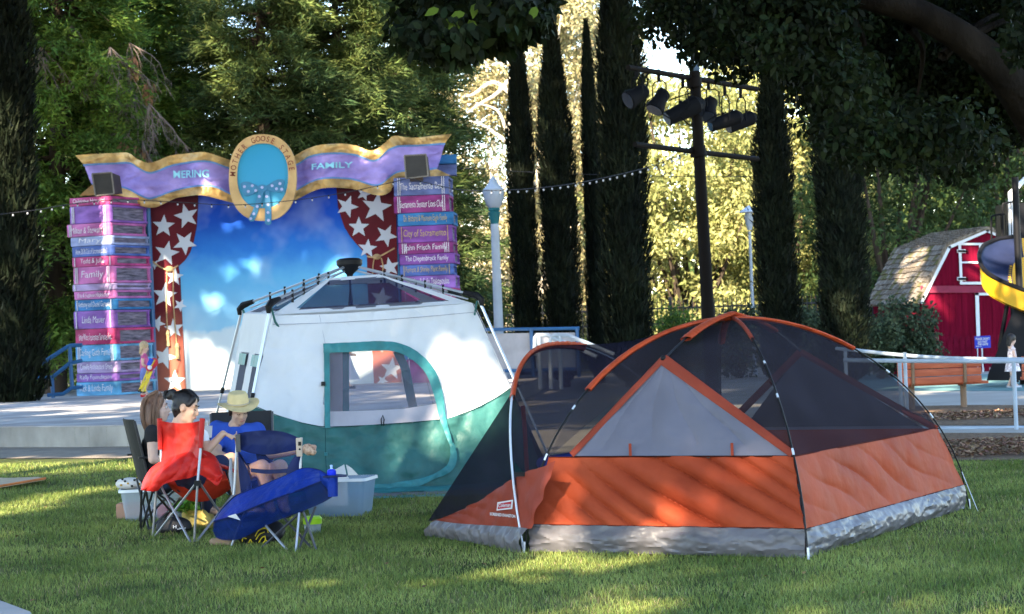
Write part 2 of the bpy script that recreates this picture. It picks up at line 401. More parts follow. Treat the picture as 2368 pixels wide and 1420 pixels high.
def conifer(name, base, h, r, z0, z1, nb, m, sprays, seed, label, grp, trunk_r=.32, droop=.25, bl=(.16, .34), bw=(.025, .055), nbl=46, lean=(0, 0)):
    """redwood-like: boughs in all directions carrying feathery sprays"""
    rg = np.random.default_rng(seed); t = thing(name, label, 'tree', base, grp)
    MB().tube([(lean[0] * z / h, lean[1] * z / h, z) for z in (-.1, h * .3, h * .6, h)], [trunk_r, trunk_r * .8, trunk_r * .5, .05], 12).build('trunk', m_bark).parent = t
    tr = t.children[0] if t.children else None
    VV, FF, o = [], [], 0; br = MB()
    for i in range(nb):
        z = z0 + (z1 - z0) * (i + rg.random()) / nb; az = rg.random() * 6.283
        ln = r * (1 - .45 * (z - z0) / (z1 - z0)) * rg.uniform(.6, 1.1)
        d = np.array([math.cos(az), math.sin(az), 0]); rise = rg.uniform(-.05, .25)
        pts = [np.array([lean[0] * z / h, lean[1] * z / h, z]) + d * ln * q + np.array([0, 0, ln * (rise * q - droop * q * q)]) for q in (0, .33, .66, 1)]
        br.tube(pts, [.05, .035, .02, .008], 5, False)
        for k in range(sprays):
            q = .25 + .78 * (k + rg.random()) / sprays; s = min(q, 1) * 3; a0 = int(min(2, s)); f = s - a0
            c = pts[a0] * (1 - f) + pts[a0 + 1] * f
            side = np.array([-d[1], d[0], 0]) * rg.choice([-1, 1]); ax = d * rg.uniform(.3, 1) + side * rg.uniform(0, 1) + np.array([0, 0, rg.uniform(-.35, .35)])
            ax /= np.linalg.norm(ax); sl = rg.uniform(.45, .95); n = nbl
            u = rg.random(n); off = rg.normal(size=(n, 3)) * .09 + np.cross(np.tile(ax, (n, 1)), [0, 0, 1]) * (rg.uniform(-1, 1, n) * .22)[:, None] * (.3 + u)[:, None]
            Pt = c + ax * (u * sl)[:, None] + off
            A = unit(np.tile(ax, (n, 1)) + rg.normal(size=(n, 3)) * .42 + np.array([0, 0, -.05]))
            V, F = blades(Pt, A, rg.uniform(bl[0], bl[1], n), rg.uniform(bw[0], bw[1], n))
            VV.append(V); FF.append(F + o); o += len(V)
    link_mesh('crown', np_mesh('crown', np.vstack(VV), np.vstack(FF)), m, t)
    b_ = link_mesh('branches', br.mesh('branches'), m_bark, t)
    return t
def gx(px, D): return P(px, 700, D).x
RW = [(405, 61, 31, 'dark redwood behind the banner end lettered MERING', .3), (625, 57, 32, 'dense redwood right behind the oval emblem of the stage', .3),
      (800, 59, 33, 'redwood behind the banner end lettered FAMILY, with a shaded trunk', .3), (945, 62, 34, 'redwood with sunlit yellow tips behind the slate blue topmost books', .3)]
for px, D, sd, lb, tr in RW:
    conifer('redwood_tree', (gx(px, D), D, 0), 12.8, 2.8, 2.6, 12.3, 190, m_red, 10, sd, lb, 'redwoods behind the stage')
ct = conifer('cedar_tree', (gx(120, 52), 52, 0), 15, 2.7, 1.8, 12, 190, m_ced, 10, 41, 'bright green cedar with hanging grey dead twigs and a bare leaning trunk', 'cedars left of the stage', .3, .45, (.12, .26), (.035, .075), 50, (.5, .6))
conifer('cedar_tree', (gx(300, 57), 57, 0), 15, 2.4, 1.8, 12, 170, m_ced, 10, 42, 'green cedar standing between the slim cypress and the redwoods', 'cedars left of the stage', .28, .5, (.12, .26), (.035, .075), 50)
conifer('cedar_tree', (gx(-60, 55), 55, 0), 15, 2.6, 1.5, 12, 150, m_ced, 10, 43, 'green cedar standing behind the broad dark cypress', 'cedars left of the stage', .28, .5, (.12, .26), (.035, .075), 50)
# dead grey twigs hanging in the cedar
dw = MB()
for (x, y, n, l) in [(255, 110, 9, 1.3), (300, 200, 10, 1.6), (345, 240, 8, 1.3), (270, 290, 9, 1.5), (95, 110, 6, 1.0), (165, 60, 6, 1.0), (300, 100, 6, 1.4), (330, 330, 6, .9), (235, 180, 7, 1.1)]:
    p = P(x, y, 50.5 + random.random() * 2.4)
    for k in range(n):
        a = random.uniform(-.6, 1.1); q = p; pts = [p]
        for s_ in range(5):
            q = q + Vector((a * .16 + random.uniform(-.07, .07), random.uniform(-.1, .1), -random.uniform(.1, .24))) * l; pts.append(q)
        dw.tube(pts, [.022, .016, .012, .009, .006, .004], 4, False)
        for pp in pts[1:]:
            for _ in range(3):
                dw.tube([pp, pp + Vector((random.uniform(-.16, .2), random.uniform(-.1, .1), -random.uniform(.1, .34)))], [.007, .003], 3, False)
dw.build('dead_twigs', m_dead, ct)
dd = []
for (x, y) in [(110, 100), (310, 150), (345, 205), (285, 350), (335, 370), (150, 180), (315, 360)]:
    c = np.array(P(x, y, 51.5)); Pt, d = in_ball(70, c, .3, (.5, .5, 1)); dd.append(leaf_quads(Pt, unit(d * .4 + np.array([0, 0, -1])), .2, .06))
vo = 0; V_, F_ = [], []
for V, F in dd: V_.append(V); F_.append(F + vo); vo += len(V)
link_mesh('dry_fronds', np_mesh('dry_fronds', np.vstack(V_) - np.array(OFF[ct]), np.vstack(F_)), m_dry, ct)

def broadleaf(name, base, clumps, m, nl, L, W, label, grp=None, trunk_r=.3, bark=m_bark, hexa=False, limbs=True, sq=(1, 1, .75), trunk_top=None, cull=None, up=.25, th=None):
    """clumps: (centre relative to base, radius)"""
    t = thing(name, label, 'tree', base, grp); base = np.array(base, float)
    zt = trunk_top or max(.5, min(c[0][2] for c in clumps))
    if trunk_r:
        MB().tube([(0, 0, -.1), (.05, 0, zt * .5), (0, .05, zt)], [trunk_r, trunk_r * .8, trunk_r * .6], 10).build('trunk', bark).parent = t
        if limbs:
            lm = MB()
            for c, r_ in clumps[::max(1, len(clumps) // 14)]:
                c = Vector(c); s0 = Vector((0, .05, zt * random.uniform(.75, 1)))
                lm.tube([s0, s0.lerp(c, .5) + Vector((0, 0, -.25)), c], [trunk_r * .5, trunk_r * .28, .02], 6, False)
            lm.build('limbs', bark).parent = t
    VV, FF, o = [], [], 0
    for c, r_ in clumps:
        n = int(nl * (r_ / clumps[0][1]) ** 2); Pt, d = in_ball(n, c, r_, sq, .42)
        nm = unit(rnd_dirs(n) + d * .5 + np.array([0, 0, up])); A = unit(np.cross(nm, rnd_dirs(n)) + np.array([0, 0, -.25]))
        l_ = RNG.uniform(.7, 1.2, n) * L; w_ = l_ * W
        if cull is not None:
            k = cull(Pt + base); Pt, A, nm, l_, w_ = Pt[k], A[k], nm[k], l_[k], w_[k]
        V, F = (leaf_hex if hexa else leaf_quads)(Pt, A, l_, w_, nm); VV.append(V); FF.append(F + o); o += len(V)
    link_mesh('crown', np_mesh('crown', np.vstack(VV), np.vstack(FF)), m, t)
    return t
def clump_field(n, lo, hi, r0, r1, seed, shape=None):
    rg = random.Random(seed); out = []
    while len(out) < n:
        c = [rg.uniform(a, b) for a, b in zip(lo, hi)]
        if shape and not shape(c): continue
        out.append((c, rg.uniform(r0, r1)))
    return out
def egg(cx, cz, rx, rz): return lambda c: (c[0] / rx) ** 2 + ((c[2] - cz) / rz) ** 2 < 1
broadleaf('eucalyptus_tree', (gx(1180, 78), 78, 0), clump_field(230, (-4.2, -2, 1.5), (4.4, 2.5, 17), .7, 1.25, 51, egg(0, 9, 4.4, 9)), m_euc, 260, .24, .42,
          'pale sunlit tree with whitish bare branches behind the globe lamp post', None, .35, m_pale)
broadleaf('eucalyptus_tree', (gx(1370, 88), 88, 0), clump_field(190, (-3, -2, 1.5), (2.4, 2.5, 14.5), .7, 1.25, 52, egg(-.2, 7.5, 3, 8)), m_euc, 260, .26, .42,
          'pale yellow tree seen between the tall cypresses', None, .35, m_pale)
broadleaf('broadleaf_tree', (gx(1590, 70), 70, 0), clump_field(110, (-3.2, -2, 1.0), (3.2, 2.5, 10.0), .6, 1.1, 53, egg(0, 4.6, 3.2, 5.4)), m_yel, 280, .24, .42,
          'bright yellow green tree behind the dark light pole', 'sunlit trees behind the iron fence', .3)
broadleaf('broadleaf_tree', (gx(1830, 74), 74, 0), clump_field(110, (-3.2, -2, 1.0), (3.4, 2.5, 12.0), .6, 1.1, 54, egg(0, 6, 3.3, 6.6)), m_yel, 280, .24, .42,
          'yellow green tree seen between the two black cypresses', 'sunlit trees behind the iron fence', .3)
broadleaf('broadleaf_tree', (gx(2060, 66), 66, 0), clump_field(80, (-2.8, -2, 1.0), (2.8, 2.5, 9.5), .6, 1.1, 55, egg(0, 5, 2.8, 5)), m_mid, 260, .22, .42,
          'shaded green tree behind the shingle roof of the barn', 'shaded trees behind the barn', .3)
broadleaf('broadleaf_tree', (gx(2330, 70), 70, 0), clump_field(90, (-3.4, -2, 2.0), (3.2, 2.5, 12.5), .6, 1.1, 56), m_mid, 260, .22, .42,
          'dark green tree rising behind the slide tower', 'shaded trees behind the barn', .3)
# pale bare branches of the eucalyptus
pb = MB()
for pts, r0 in [([(1175, 330), (1120, 292), (1085, 280)], .09), ([(1180, 215), (1140, 190), (1095, 218), (1078, 222)], .1), ([(1190, 170), (1150, 215), (1110, 240), (1080, 262)], .09),
                ([(1170, 300), (1150, 255), (1100, 238)], .07), ([(1230, 150), (1170, 146), (1120, 150)], .06), ([(1200, 470), (1180, 330), (1190, 170), (1200, 60)], .16)]:
    q = [P(x, y, 75.6) for x, y in pts]; q = smooth_line(q, 4); pb.tube(q, [r0 * (1 - .7 * i / len(q)) for i in range(len(q))], 6, False)
tmp = [o for o in COL.objects if o.name == 'eucalyptus_tree'][0]
pb.build('bare_branches', m_pale, tmp)

# the far wood that closes the view
fw = []
rg = random.Random(5)
for i in range(330):
    D = rg.uniform(96, 122); x = rg.uniform(-.36, .36) * D; z = rg.uniform(.5, 15 if x < -4 or x > 16 else 9.5)
    n = 40; Pt, d = in_ball(n, (x, D, z), 2.0, (1, 1, .8), .4); fw.append(leaf_quads(Pt, unit(rnd_dirs(n) + np.array([0, 0, -.3])), RNG.uniform(.5, 1.0, n), .42))
V_, F_, vo = [], [], 0
for V, F in fw: V_.append(V); F_.append(F + vo); vo += len(V)
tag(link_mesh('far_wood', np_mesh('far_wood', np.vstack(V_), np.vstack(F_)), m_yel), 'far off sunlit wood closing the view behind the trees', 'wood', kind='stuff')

# shrubs
def shrub(px, D, w_px, top_y, label, m=None, n=1500, L=.09, seed=1, grp='shrubs along the fences', name='shrub'):
    x = gx(px, D); zt = P(px, top_y, D).z; w = w_px * D / FPX
    t = thing(name, label, 'shrub', (x, D, 0), grp); rg_ = random.Random(seed); V_, F_, o = [], [], 0
    for k in range(12):
        r_ = rg_.uniform(.28, .42) * min(w, zt); c = (rg_.uniform(-.5, .5) * (w - r_), rg_.uniform(-.25, .25) * w, rg_.uniform(.25, zt - r_ * .8))
        nn = n // 12; Pt, d = in_ball(nn, c, r_, (1, 1, .9), .35); V, F = leaf_quads(Pt, unit(d * .5 + rnd_dirs(nn)), RNG.uniform(.7, 1.3, nn) * L, RNG.uniform(.5, .8, nn) * L)
        V_.append(V); F_.append(F + o); o += len(V)
    link_mesh('foliage', np_mesh('foliage', np.vstack(V_), np.vstack(F_)), m or m_hed, t)
    st = MB()
    for k in range(5):
        st.tube([(rg_.uniform(-.1, .1), rg_.uniform(-.1, .1), -.03), (rg_.uniform(-.3, .3) * w, rg_.uniform(-.1, .1), zt * .55)], [.025, .01], 5, False)
    st.build('stem', m_bark).parent = t
    return t
shrub(2085, 50, 150, 690, 'clipped grey green shrub in front of the barn eaves', n=5200, L=.11, seed=2)
shrub(2030, 49, 90, 730, 'grey green shrub between the thick cypress and the barn shrub', n=3000, L=.11, seed=3)
shrub(1880, 52, 130, 700, 'grey green shrub between the two black cypresses', n=3600, L=.11, seed=4)
shrub(1705, 54, 110, 705, 'small leaved shrub at the foot of the hooded lamp', n=3000, L=.11, seed=5)
shrub(1545, 56, 150, 695, 'bright green shrub in front of the iron fence', m_ced, n=3600, L=.11, seed=6)
shrub(112, 60, 120, 770, 'sunlit green shrub behind the blue stair rail', m_ced, n=2600, L=.11, seed=7)
shrub(1110, 66, 190, 600, 'green shrub behind the globe lamp post', m_mid, n=5200, L=.12, seed=8)

# ---- the near shade tree whose limb and leaves hang into the view
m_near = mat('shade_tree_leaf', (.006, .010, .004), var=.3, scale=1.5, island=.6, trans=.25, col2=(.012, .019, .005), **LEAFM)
m_lit = mat('sunlit_leaf', (.10, .17, .02), var=.3, scale=1.5, island=.4, trans=.45, **LEAFM)  # sunlight put into the colour of a few leaves
tb = Vector((gx(2560, 21), 21, 0)); nt = thing('shade_tree', 'dark leafy shade tree with a thick arching limb speckled by sun', 'tree', tb)
limb = smooth_line([P(2600, 620, 20.5), P(2480, 440, 19.5), P(2400, 290, 19), P(2310, 160, 18.6), P(2220, 85, 18.4), P(2110, 25, 18.2), P(1980, -12, 18), P(1820, -60, 17.6), P(1650, -120, 17)], 5)
MB().tube(limb, [.22 - .16 * i / len(limb) for i in range(len(limb))], 14).build('limb', m_bark2, nt)
MB().tube([tb + Vector((0, 0, -.1)), tb.lerp(P(2600, 620, 20.5), .5) + Vector((.1, 0, 0)), P(2600, 620, 20.5), P(2640, 200, 22), P(2600, -300, 23)], [.5, .4, .36, .3, .2], 14).build('trunk', m_bark2, nt)
tw = MB()
for a, b in [((2220, 100), (2368, 60)), ((2180, 130), (2320, 30)), ((1830, 40), (1760, 150)), ((1960, 30), (1990, 240)), ((1700, -40), (1610, 110)), ((2100, 60), (2120, 230)), ((1960, 20), (1975, 70))]:
    p, q = P(a[0], a[1], 18.5), P(b[0], b[1], 19.5); tw.tube(smooth_line([p, p.lerp(q, .5) + Vector((.1, 0, .12)), q], 4), [.05 - .0055 * i for i in range(9)], 6, False)
tw.build('branches', m_bark2, nt)
rg = random.Random(9); cl = []
lower = ([1500, 1560, 1640, 1720, 1800, 1840, 1880, 1920, 1960, 2000, 2080, 2160, 2250, 2310, 2368, 2450], [40, 110, 195, 170, 190, 220, 215, 260, 380, 420, 430, 410, 420, 370, 330, 330])
for i in range(300):
    x = rg.uniform(1530, 2450); lo = interp(x, *lower) - 45; y = rg.uniform(-170, max(-20, lo)); D = rg.uniform(16.5, 24)
    if x > 1900 and abs(y - interp(x, [1900, 1980, 2110, 2220, 2310, 2400], [-40, -10, 30, 90, 165, 300])) < 190: D = rg.uniform(20.5, 26)
    if x < 1700 and rg.random() < .55: continue
    cl.append((x, y, D, rg.uniform(.28, .45)))
V_, F_, vo = [], [], 0
for x, y, D, r_ in cl:
    n = int(820 * (r_ / .45) ** 2); Pt, d = in_ball(n, P(x, y, D), r_, (1, 1, .8), .45); nm = unit(rnd_dirs(n) + d * .3 + np.array([0, 0, .5])); A = unit(np.cross(nm, rnd_dirs(n)) + np.array([0, 0, -.4]))
    l_ = RNG.uniform(.045, .10, n); V, F = leaf_hex(Pt, A, l_, l_ * .55, nm); V_.append(V); F_.append(F + vo); vo += len(V)
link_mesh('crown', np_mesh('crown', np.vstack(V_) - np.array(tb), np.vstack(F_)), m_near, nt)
# the bough hanging over the stage side
tb2 = Vector((gx(1130, 12) - 1.2, 9.5, 0)); cl = []
for i in range(70):
    x = rg.uniform(950, 1270); lo = interp(x, [935, 960, 1040, 1100, 1180, 1230, 1290], [70, 100, 120, 88, 92, 45, 0]); y = rg.uniform(-130, lo); cl.append((x, y, rg.uniform(11.2, 14), rg.uniform(.13, .2)))
V_, F_, vo = [], [], 0
for x, y, D, r_ in cl:
    n = int(230 * (r_ / .2) ** 2); Pt, d = in_ball(n, P(x, y, D), r_, (1, 1, .8), .45); nm = unit(rnd_dirs(n) + np.array([0, -.2, .5])); A = unit(np.cross(nm, rnd_dirs(n)) + np.array([0, 0, -.5]))
    l_ = RNG.uniform(.05, .1, n); V, F = leaf_hex(Pt, A, l_, l_ * .58, nm); V_.append(V); F_.append(F + vo); vo += len(V)
nb_ = thing('shade_bough', 'dark leafy bough hanging down with a few leaves coloured as sunlit', 'bough', P(1130, -130, 12.5))
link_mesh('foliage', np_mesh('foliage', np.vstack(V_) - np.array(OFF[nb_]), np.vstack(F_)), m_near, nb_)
MB().tube(smooth_line([P(700, -420, 10), P(900, -220, 11.5), P(1050, -110, 12.2), P(1150, -40, 12.5), P(1240, -10, 12.6)], 4), [.07 - .0036 * i for i in range(17)], 8, False).build('branch', m_bark2, nb_)
for k, (x, y, a) in enumerate([(1075, 30, 200), (1110, 25, 330), (1060, 48, 250), (1118, 10, 20), (1022, 70, 280), (1035, 60, 300), (1045, 40, 250), (1085, 45, 290), (1015, 20, 210), (1028, 85, 250), (1100, 8, 100), (1240, 15, 250)]):
    p = np.array([P(x, y, 11.25)]); an = R(a); A = np.array([[math.cos(an), -.2, -abs(math.sin(an)) * .8]]); A = unit(A)
    V, F = leaf_hex(p, A, np.array([.09]), np.array([.052]), np.array([[.2, -1, .5]])); link_mesh('sunlit_leaf', np_mesh('sunlit_leaf', V - np.array(OFF[nb_]), F), m_lit, nb_)

# ---- unseen shade trees: crowns placed along the sun rays to throw the shade
SPOTS = []                                       # (point, radius) lit through gaps cut in the unseen crowns
def lit(p, r): SPOTS.append((np.array(p), r))
def spots():
    for x, y, r in [(190, 495, .5), (235, 500, .45), (255, 530, .3), (200, 560, .3), (245, 575, .25), (215, 632, .4), (240, 660, .3), (270, 690, .18), (190, 610, .2), (215, 470, .3),
                    (215, 905, .35), (260, 895, .2), (205, 820, .25), (180, 820, .2), (275, 845, .15), (250, 745, .12)]: lit(P(x, y, 48.2), r)
    for x, y, r in [(478, 690, .2), (575, 610, .14), (640, 700, .08), (455, 590, .06), (440, 850, .8), (485, 830, .5), (385, 850, .5), (400, 890, .5), (520, 870, .5), (785, 610, .3), (765, 640, .2), (690, 548, .3), (540, 500, .28), (900, 850, .8), (840, 860, .8), (905, 385, .3), (870, 380, .25), (600, 360, .3), (250, 400, .25)]: lit(P(x, y, 50), r)
    for x, y, r in [(1040, 850, .17), (1075, 870, .16), (1095, 825, .13), (1060, 880, .12), (1120, 865, .12), (1000, 735, .07), (1050, 735, .08), (960, 742, .06), (1105, 905, .1), (1030, 820, .1), (930, 1000, .08), (890, 1080, .09), (905, 1060, .06), (1160, 960, .09), (1110, 980, .07), (985, 790, .06), (930, 745, .05), (1000, 1040, .05), (860, 785, .05), (1010, 870, .1), (655, 790, .05), (640, 900, .05)]: lit(P(x, y, 20.4), r)
    for x, y, r in [(1262, 1085, .07), (1265, 1130, .08), (1255, 1175, .07), (1568, 1190, .13), (1575, 1235, .11), (1555, 1160, .06), (1655, 1140, .07), (1700, 1160, .04), (1835, 1080, .05), (1560, 915, .05), (1240, 930, .03)]: lit(P(x, y, 14.2), r)
    for x, y, r in [(430, 1020, .12), (400, 1010, .08), (440, 1050, .12), (390, 1095, .09), (370, 1090, .08), (420, 1100, .08), (355, 1000, .05), (360, 1030, .05), (470, 935, .03), (330, 1130, .06), (450, 980, .05), (375, 1130, .05)]: lit(P(x, y, 16.6), r + .05)
    for x, y, r in [(60, 1170, .2), (130, 1150, .22), (200, 1140, .18), (255, 1130, .1), (20, 1190, .15), (270, 1195, .1), (240, 1255, .06), (1180, 1320, .14), (1260, 1310, .12), (1340, 1305, .12), (1420, 1300, .1), (1150, 1330, .1), (1400, 1395, .12), (1470, 1370, .08), (1330, 1415, .12), (1520, 1400, .08),
                    (950, 1185, .13), (900, 1180, .06), (200, 1230, .05), (310, 1330, .04), (1930, 1330, .05), (2320, 1015, .2), (2290, 1010, .1), (700, 1360, .05)]: lit(G(x, y), r)
    for x, y, r in [(1185, 880, .9), (1150, 890, .6), (1700, 900, .6), (100, 940, .4), (60, 945, .3), (240, 965, .3), (180, 955, .25), (310, 950, .25), (10, 950, .3)]: lit(G(x, y, .33), r)
    for x, y, r in [(1945, 710, .22), (1965, 740, .25), (1985, 775, .3), (1990, 800, .2), (1950, 680, .12), (1920, 700, .1), (1790, 520, .15), (1920, 290, .12), (1900, 640, .1)]: lit(P(x, y, 41.4), r)
    for x, y, r in [(2185, 65, .0), (2230, 85, -.04), (2350, 250, -.02)]: lit(P(x, y, 18.2), r)
    for x, y, r in [(2130, 960, .5), (2230, 955, .4), (2060, 960, .3), (2340, 960, .3), (2160, 880, .3), (2230, 870, .2), (2110, 865, .2), (2250, 930, .3), (1960, 815, .4), (2040, 820, .4), (2150, 835, .5), (2250, 832, .4)]: lit(P(x, y, 31), r)
    for x, y, r in [(2060, 640, .5), (2160, 640, .4), (2100, 580, .5), (2240, 540, .5), (2050, 450, .8)]: lit(P(x, y, 54), r)
spots()
_sd = np.array(SDIR); _sp = np.array([s[0] for s in SPOTS]); _sr = np.array([s[1] for s in SPOTS])
def sun_cull(Pt):
    keep = np.ones(len(Pt), bool)
    for p, r_ in zip(_sp, _sr):
        r_ = r_ if p[0] < -8.4 and p[1] > 47 else r_ * .8 - .03 if p[1] > 47 else r_ + (.05 if p[1] > 18.5 else .02) if p[1] < 25 else r_ * .8
        w = Pt - p; t = w @ _sd; d2 = (w * w).sum(1) - t * t
        keep &= ~((d2 < (r_ + .2) ** 2) & (t > 0))
    return keep
m_shade = mat('shade_canopy_leaf', (.03, .055, .014), var=.3, scale=.8, island=.4, trans=.25, **LEAFM)
rs_ = random.Random(21)
SHADED = [((-11, 47, .3), (-.5, 50, 6.2), 26), ((-20, 31, .3), (2, 47, .5), 18), ((-8, 10.5, 0), (5, 24, .2), 30), ((-3.6, 14, .5), (4.2, 23, 2.3), 22), ((1, 24, 0), (11, 42, 1.2), 14),
          ((-.5, 42, 2), (9.5, 54, 11), 40), ((.0, 11, 4), (7, 25, 8.5), 26), ((9, 50, 0), (16, 58, 4.5), 16), ((3.2, 36, 1), (5, 40.5, 6.5), 9), ((3, 17, 4), (7.5, 20, 6), 22), ((-12, 30, 0), (-2, 33, .4), 14), ((10, 60, .5), (20, 71, 9), 26), ((-13, 54, 3), (-1, 62, 11), 5), ((-13.5, 45, 1), (-9, 56, 9), 12)]
TRUNKS = [(-15, 34), (-27, 30), (-20, 22), (-10, 17), (-31, 14), (-20, 8), (-9, 5), (-28, -4), (-15, -8), (-3, -7), (7, -5), (-22, 42), (-36, 24), (-12, -20), (-2, -18), (-24, -18), (13.5, 42), (17, 50), (9, 30)]  # right-hand trunks added to shade the barn and the trees behind it
trees_ = {k: [] for k in range(len(TRUNKS))}
def in_view(p, m=1.6):
    q = Vector(p) - CAM
    if q.y < 1: return q.y > -3 and abs(q.x) < 3 and q.z < 4
    x, y = pix(p); e = m * FPX / q.y; return -e < x < IW + e and -e < y < IH + e
tot = sum(w for _, _, w in SHADED); NCL = 1230
for lo, hi, w in SHADED:
    k = 0
    while k < NCL * w / tot:
        p = Vector([rs_.uniform(a, b) for a, b in zip(lo, hi)]); z = rs_.uniform(15.5 if lo[1] > 44 else 11, 24)
        if z < p.z + 2: continue
        c = p + SDIR * ((z - p.z) / SDIR.z)
        if in_view(c): 
            if rs_.random() < .02: k += 1
            continue
        i = min(range(len(TRUNKS)), key=lambda j: (TRUNKS[j][0] - c.x) ** 2 + (TRUNKS[j][1] - c.y) ** 2)
        trees_[i].append(((c.x - TRUNKS[i][0], c.y - TRUNKS[i][1], c.z), rs_.uniform(1.2, 1.6))); k += 1
for i, cl in trees_.items():
    if not cl: continue
    x, y = TRUNKS[i]
    broadleaf('unseen_shade_tree', (x, y, 0), [(cl[0][0], 1.45)] + cl, m_shade, 190, .46, .8, 'tall unseen shade tree with its crown shaped to throw shade and dapples', 'unseen shade trees around the view', .34, m_bark, cull=sun_cull, trunk_top=10)
# ================================================================ the ground
def sheet(name, pts, z, m, label=None):
    mb = MB(); vs = [Vector((p[0], p[1], z)) for p in pts]
    mb.add(vs, [tuple(t) for t in tessellate_polygon([vs])]); o = mb.build(name, m, smooth=False)
    return tag(o, label, kind='structure')
m_soil = mat('soil', (.09, .075, .05), var=.4, scale=1.2, bump=.6, bscale=20, rough=1, col2=(.06, .08, .03))
m_lawn = mat('lawn_turf', (.05, .085, .02), var=.45, scale=1.3, bump=.8, bscale=70, bdist=.02, rough=1, col2=(.09, .095, .03), spec=.1)
m_conc = mat('stage_concrete', (.34, .31, .30), var=.18, scale=1.1, bump=.3, bscale=60, rough=.95, spec=.1, col2=(.42, .39, .37))
m_conc2 = mat('plaza_concrete', (.34, .31, .27), var=.15, scale=.8, bump=.2, bscale=50, rough=.9)
m_face = mat('rough_concrete', (.30, .28, .25), var=.3, scale=2.2, bump=.5, bscale=30, rough=.95, stretch=(1, 1, .6))
m_teal = mat('play_surface', (.10, .20, .20), var=.15, scale=3, bump=.3, bscale=90, rough=.95)
m_mulch = mat('mulch', (.14, .085, .05), var=.5, scale=14, bump=1, bscale=45, bdist=.03, rough=1, col2=(.17, .10, .055))
m_dirt = mat('dry_dirt', (.22, .18, .14), var=.25, scale=3, bump=.5, bscale=50, rough=1)
sheet('ground', [(-600, -120), (600, -120), (600, 900), (-600, 900)], -.004, m_soil)
lawn_far = [G(-500, 1064), G(330, 1062), G(900, 1060), G(1500, 1068), G(2050, 1066), G(2300, 1068), G(2900, 1060)]
sheet('lawn', [(-14, -6), (16, -6)] + [(p.x, p.y) for p in reversed(lawn_far)], .004, m_lawn)
sheet('plaza', [(-1.5, 25.2), (26, 25.2), (34, 64), (-1.5, 64)], .004, m_conc2)
sheet('play_surface', [(p.x, p.y) for p in (G(1900, 905), G(2700, 905), G(2700, 866), G(1900, 866))], .009, m_teal)
sheet('mulch_bed', [(p.x, p.y) for p in (G(1800, 1066), G(2300, 1067), G(2800, 1062), G(2800, 1003), G(1800, 1003))], .012, m_mulch)
sheet('mulch_bed', [(p.x, p.y) for p in (G(1900, 985), G(2700, 985), G(2700, 940), G(2250, 938), G(1900, 944))], .012, m_mulch)
sheet('dirt_strip', [(p.x, p.y) for p in (G(-500, 1062), G(700, 1060), G(1000, 1050), G(1000, 1010), G(-500, 1030))], .008, m_dirt)
mb = MB(); c_ = [(p.x, p.y) for p in (G(-260, 1330), G(-30, 1388), G(70, 1426), G(120, 1500), G(-260, 1600))]
mb.prism([Vector((x, y, .03)) for x, y in c_], [Vector((x, y, -.1)) for x, y in c_]); tag(mb.build('path', m_conc, smooth=False), kind='structure')

# the stage platform, a low curved concrete slab
SZ = .33
edge = [G(-700, 1036), G(0, 1035), G(250, 1034), G(480, 1026), G(760, 1008), G(960, 985), G(1120, 950), G(1230, 915), G(1275, 890)]
edge = smooth_line([Vector((p.x, p.y, 0)) for p in edge], 5)
outl = [(p.x, p.y) for p in edge] + [(2.5, 56), (-24, 56)]
st = thing('stage_platform', 'low grey concrete stage slab with a curved front edge', 'stage', (-6, 40, 0))
mb = MB(); mb.prism([Vector((x, y, SZ)) for x, y in outl], [Vector((x, y, SZ - .02)) for x, y in outl]); mb.build('deck', m_conc, st, smooth=False)
mb = MB()
for a, b in zip(edge, edge[1:]):
    for z0, z1, o_ in ((0, SZ - .02, -.03),):
        n_ = Vector((b.y - a.y, a.x - b.x, 0)).normalized() * o_
        mb.add([a - n_ + Vector((0, 0, z0 - .02)), b - n_ + Vector((0, 0, z0 - .02)), b - n_ + Vector((0, 0, z1)), a - n_ + Vector((0, 0, z1))], [(0, 1, 2, 3)])
mb.build('front_face', m_face, st)

# ================================================================ grass
m_grass = mat('grass_blade', (.13, .20, .036), var=.3, scale=1.1, island=.45, trans=.35, rough=.55, col2=(.22, .255, .065), spec=.3, detail=5)
m_straw = mat('dry_blade', (.32, .26, .13), var=.25, scale=5, island=.35, trans=.25, rough=.8)
def footprint(*pp):
    return inpoly([(p.x, p.y) for p in pp])
def blades_on(n, y0, y1, hmin, hmax, w, pos=None):
    y = RNG.uniform(y0, y1, n); x = RNG.uniform(-1, 1, n) * (.275 * y + 1.3)
    return x, y, RNG.uniform(hmin, hmax, n), np.full(n, w)
parts_ = [blades_on(230000, 10.6, 16.5, .013, .046, .0040), blades_on(175000, 16.5, 22, .015, .05, .0056), blades_on(66000, 22, 27.5, .025, .06, .008)]
gx_, gy_, gh_, gw_ = [np.concatenate(a) for a in zip(*parts_)]
lf = sorted([(p.x, p.y) for p in lawn_far]); far = np.interp(gx_, [a for a, b in lf], [b for a, b in lf]); jit = RNG.normal(size=len(gx_)) * .12
ok = (gy_ < far + jit)
ORANGE_FP = [G(990, 1236), G(1215, 1276), G(1868, 1292), G(2238, 1176), P(1700, 1100, 17.6), P(1250, 1100, 17.6)]
GREEN_FP = [G(552, 1160), G(1285, 1122), P(1250, 1090, 22.6), P(470, 1090, 22.6)]
for fp in (ORANGE_FP, GREEN_FP):
    Q = np.array([(p.x, p.y) for p in fp]); c = np.zeros(len(gx_), bool)
    for i in range(len(Q)):
        x1, y1 = Q[i]; x2, y2 = Q[(i + 1) % len(Q)]
        with np.errstate(divide='ignore', invalid='ignore'): c ^= ((y1 > gy_) != (y2 > gy_)) & (gx_ < (x2 - x1) * (gy_ - y1) / (y2 - y1) + x1)
    ok &= ~c
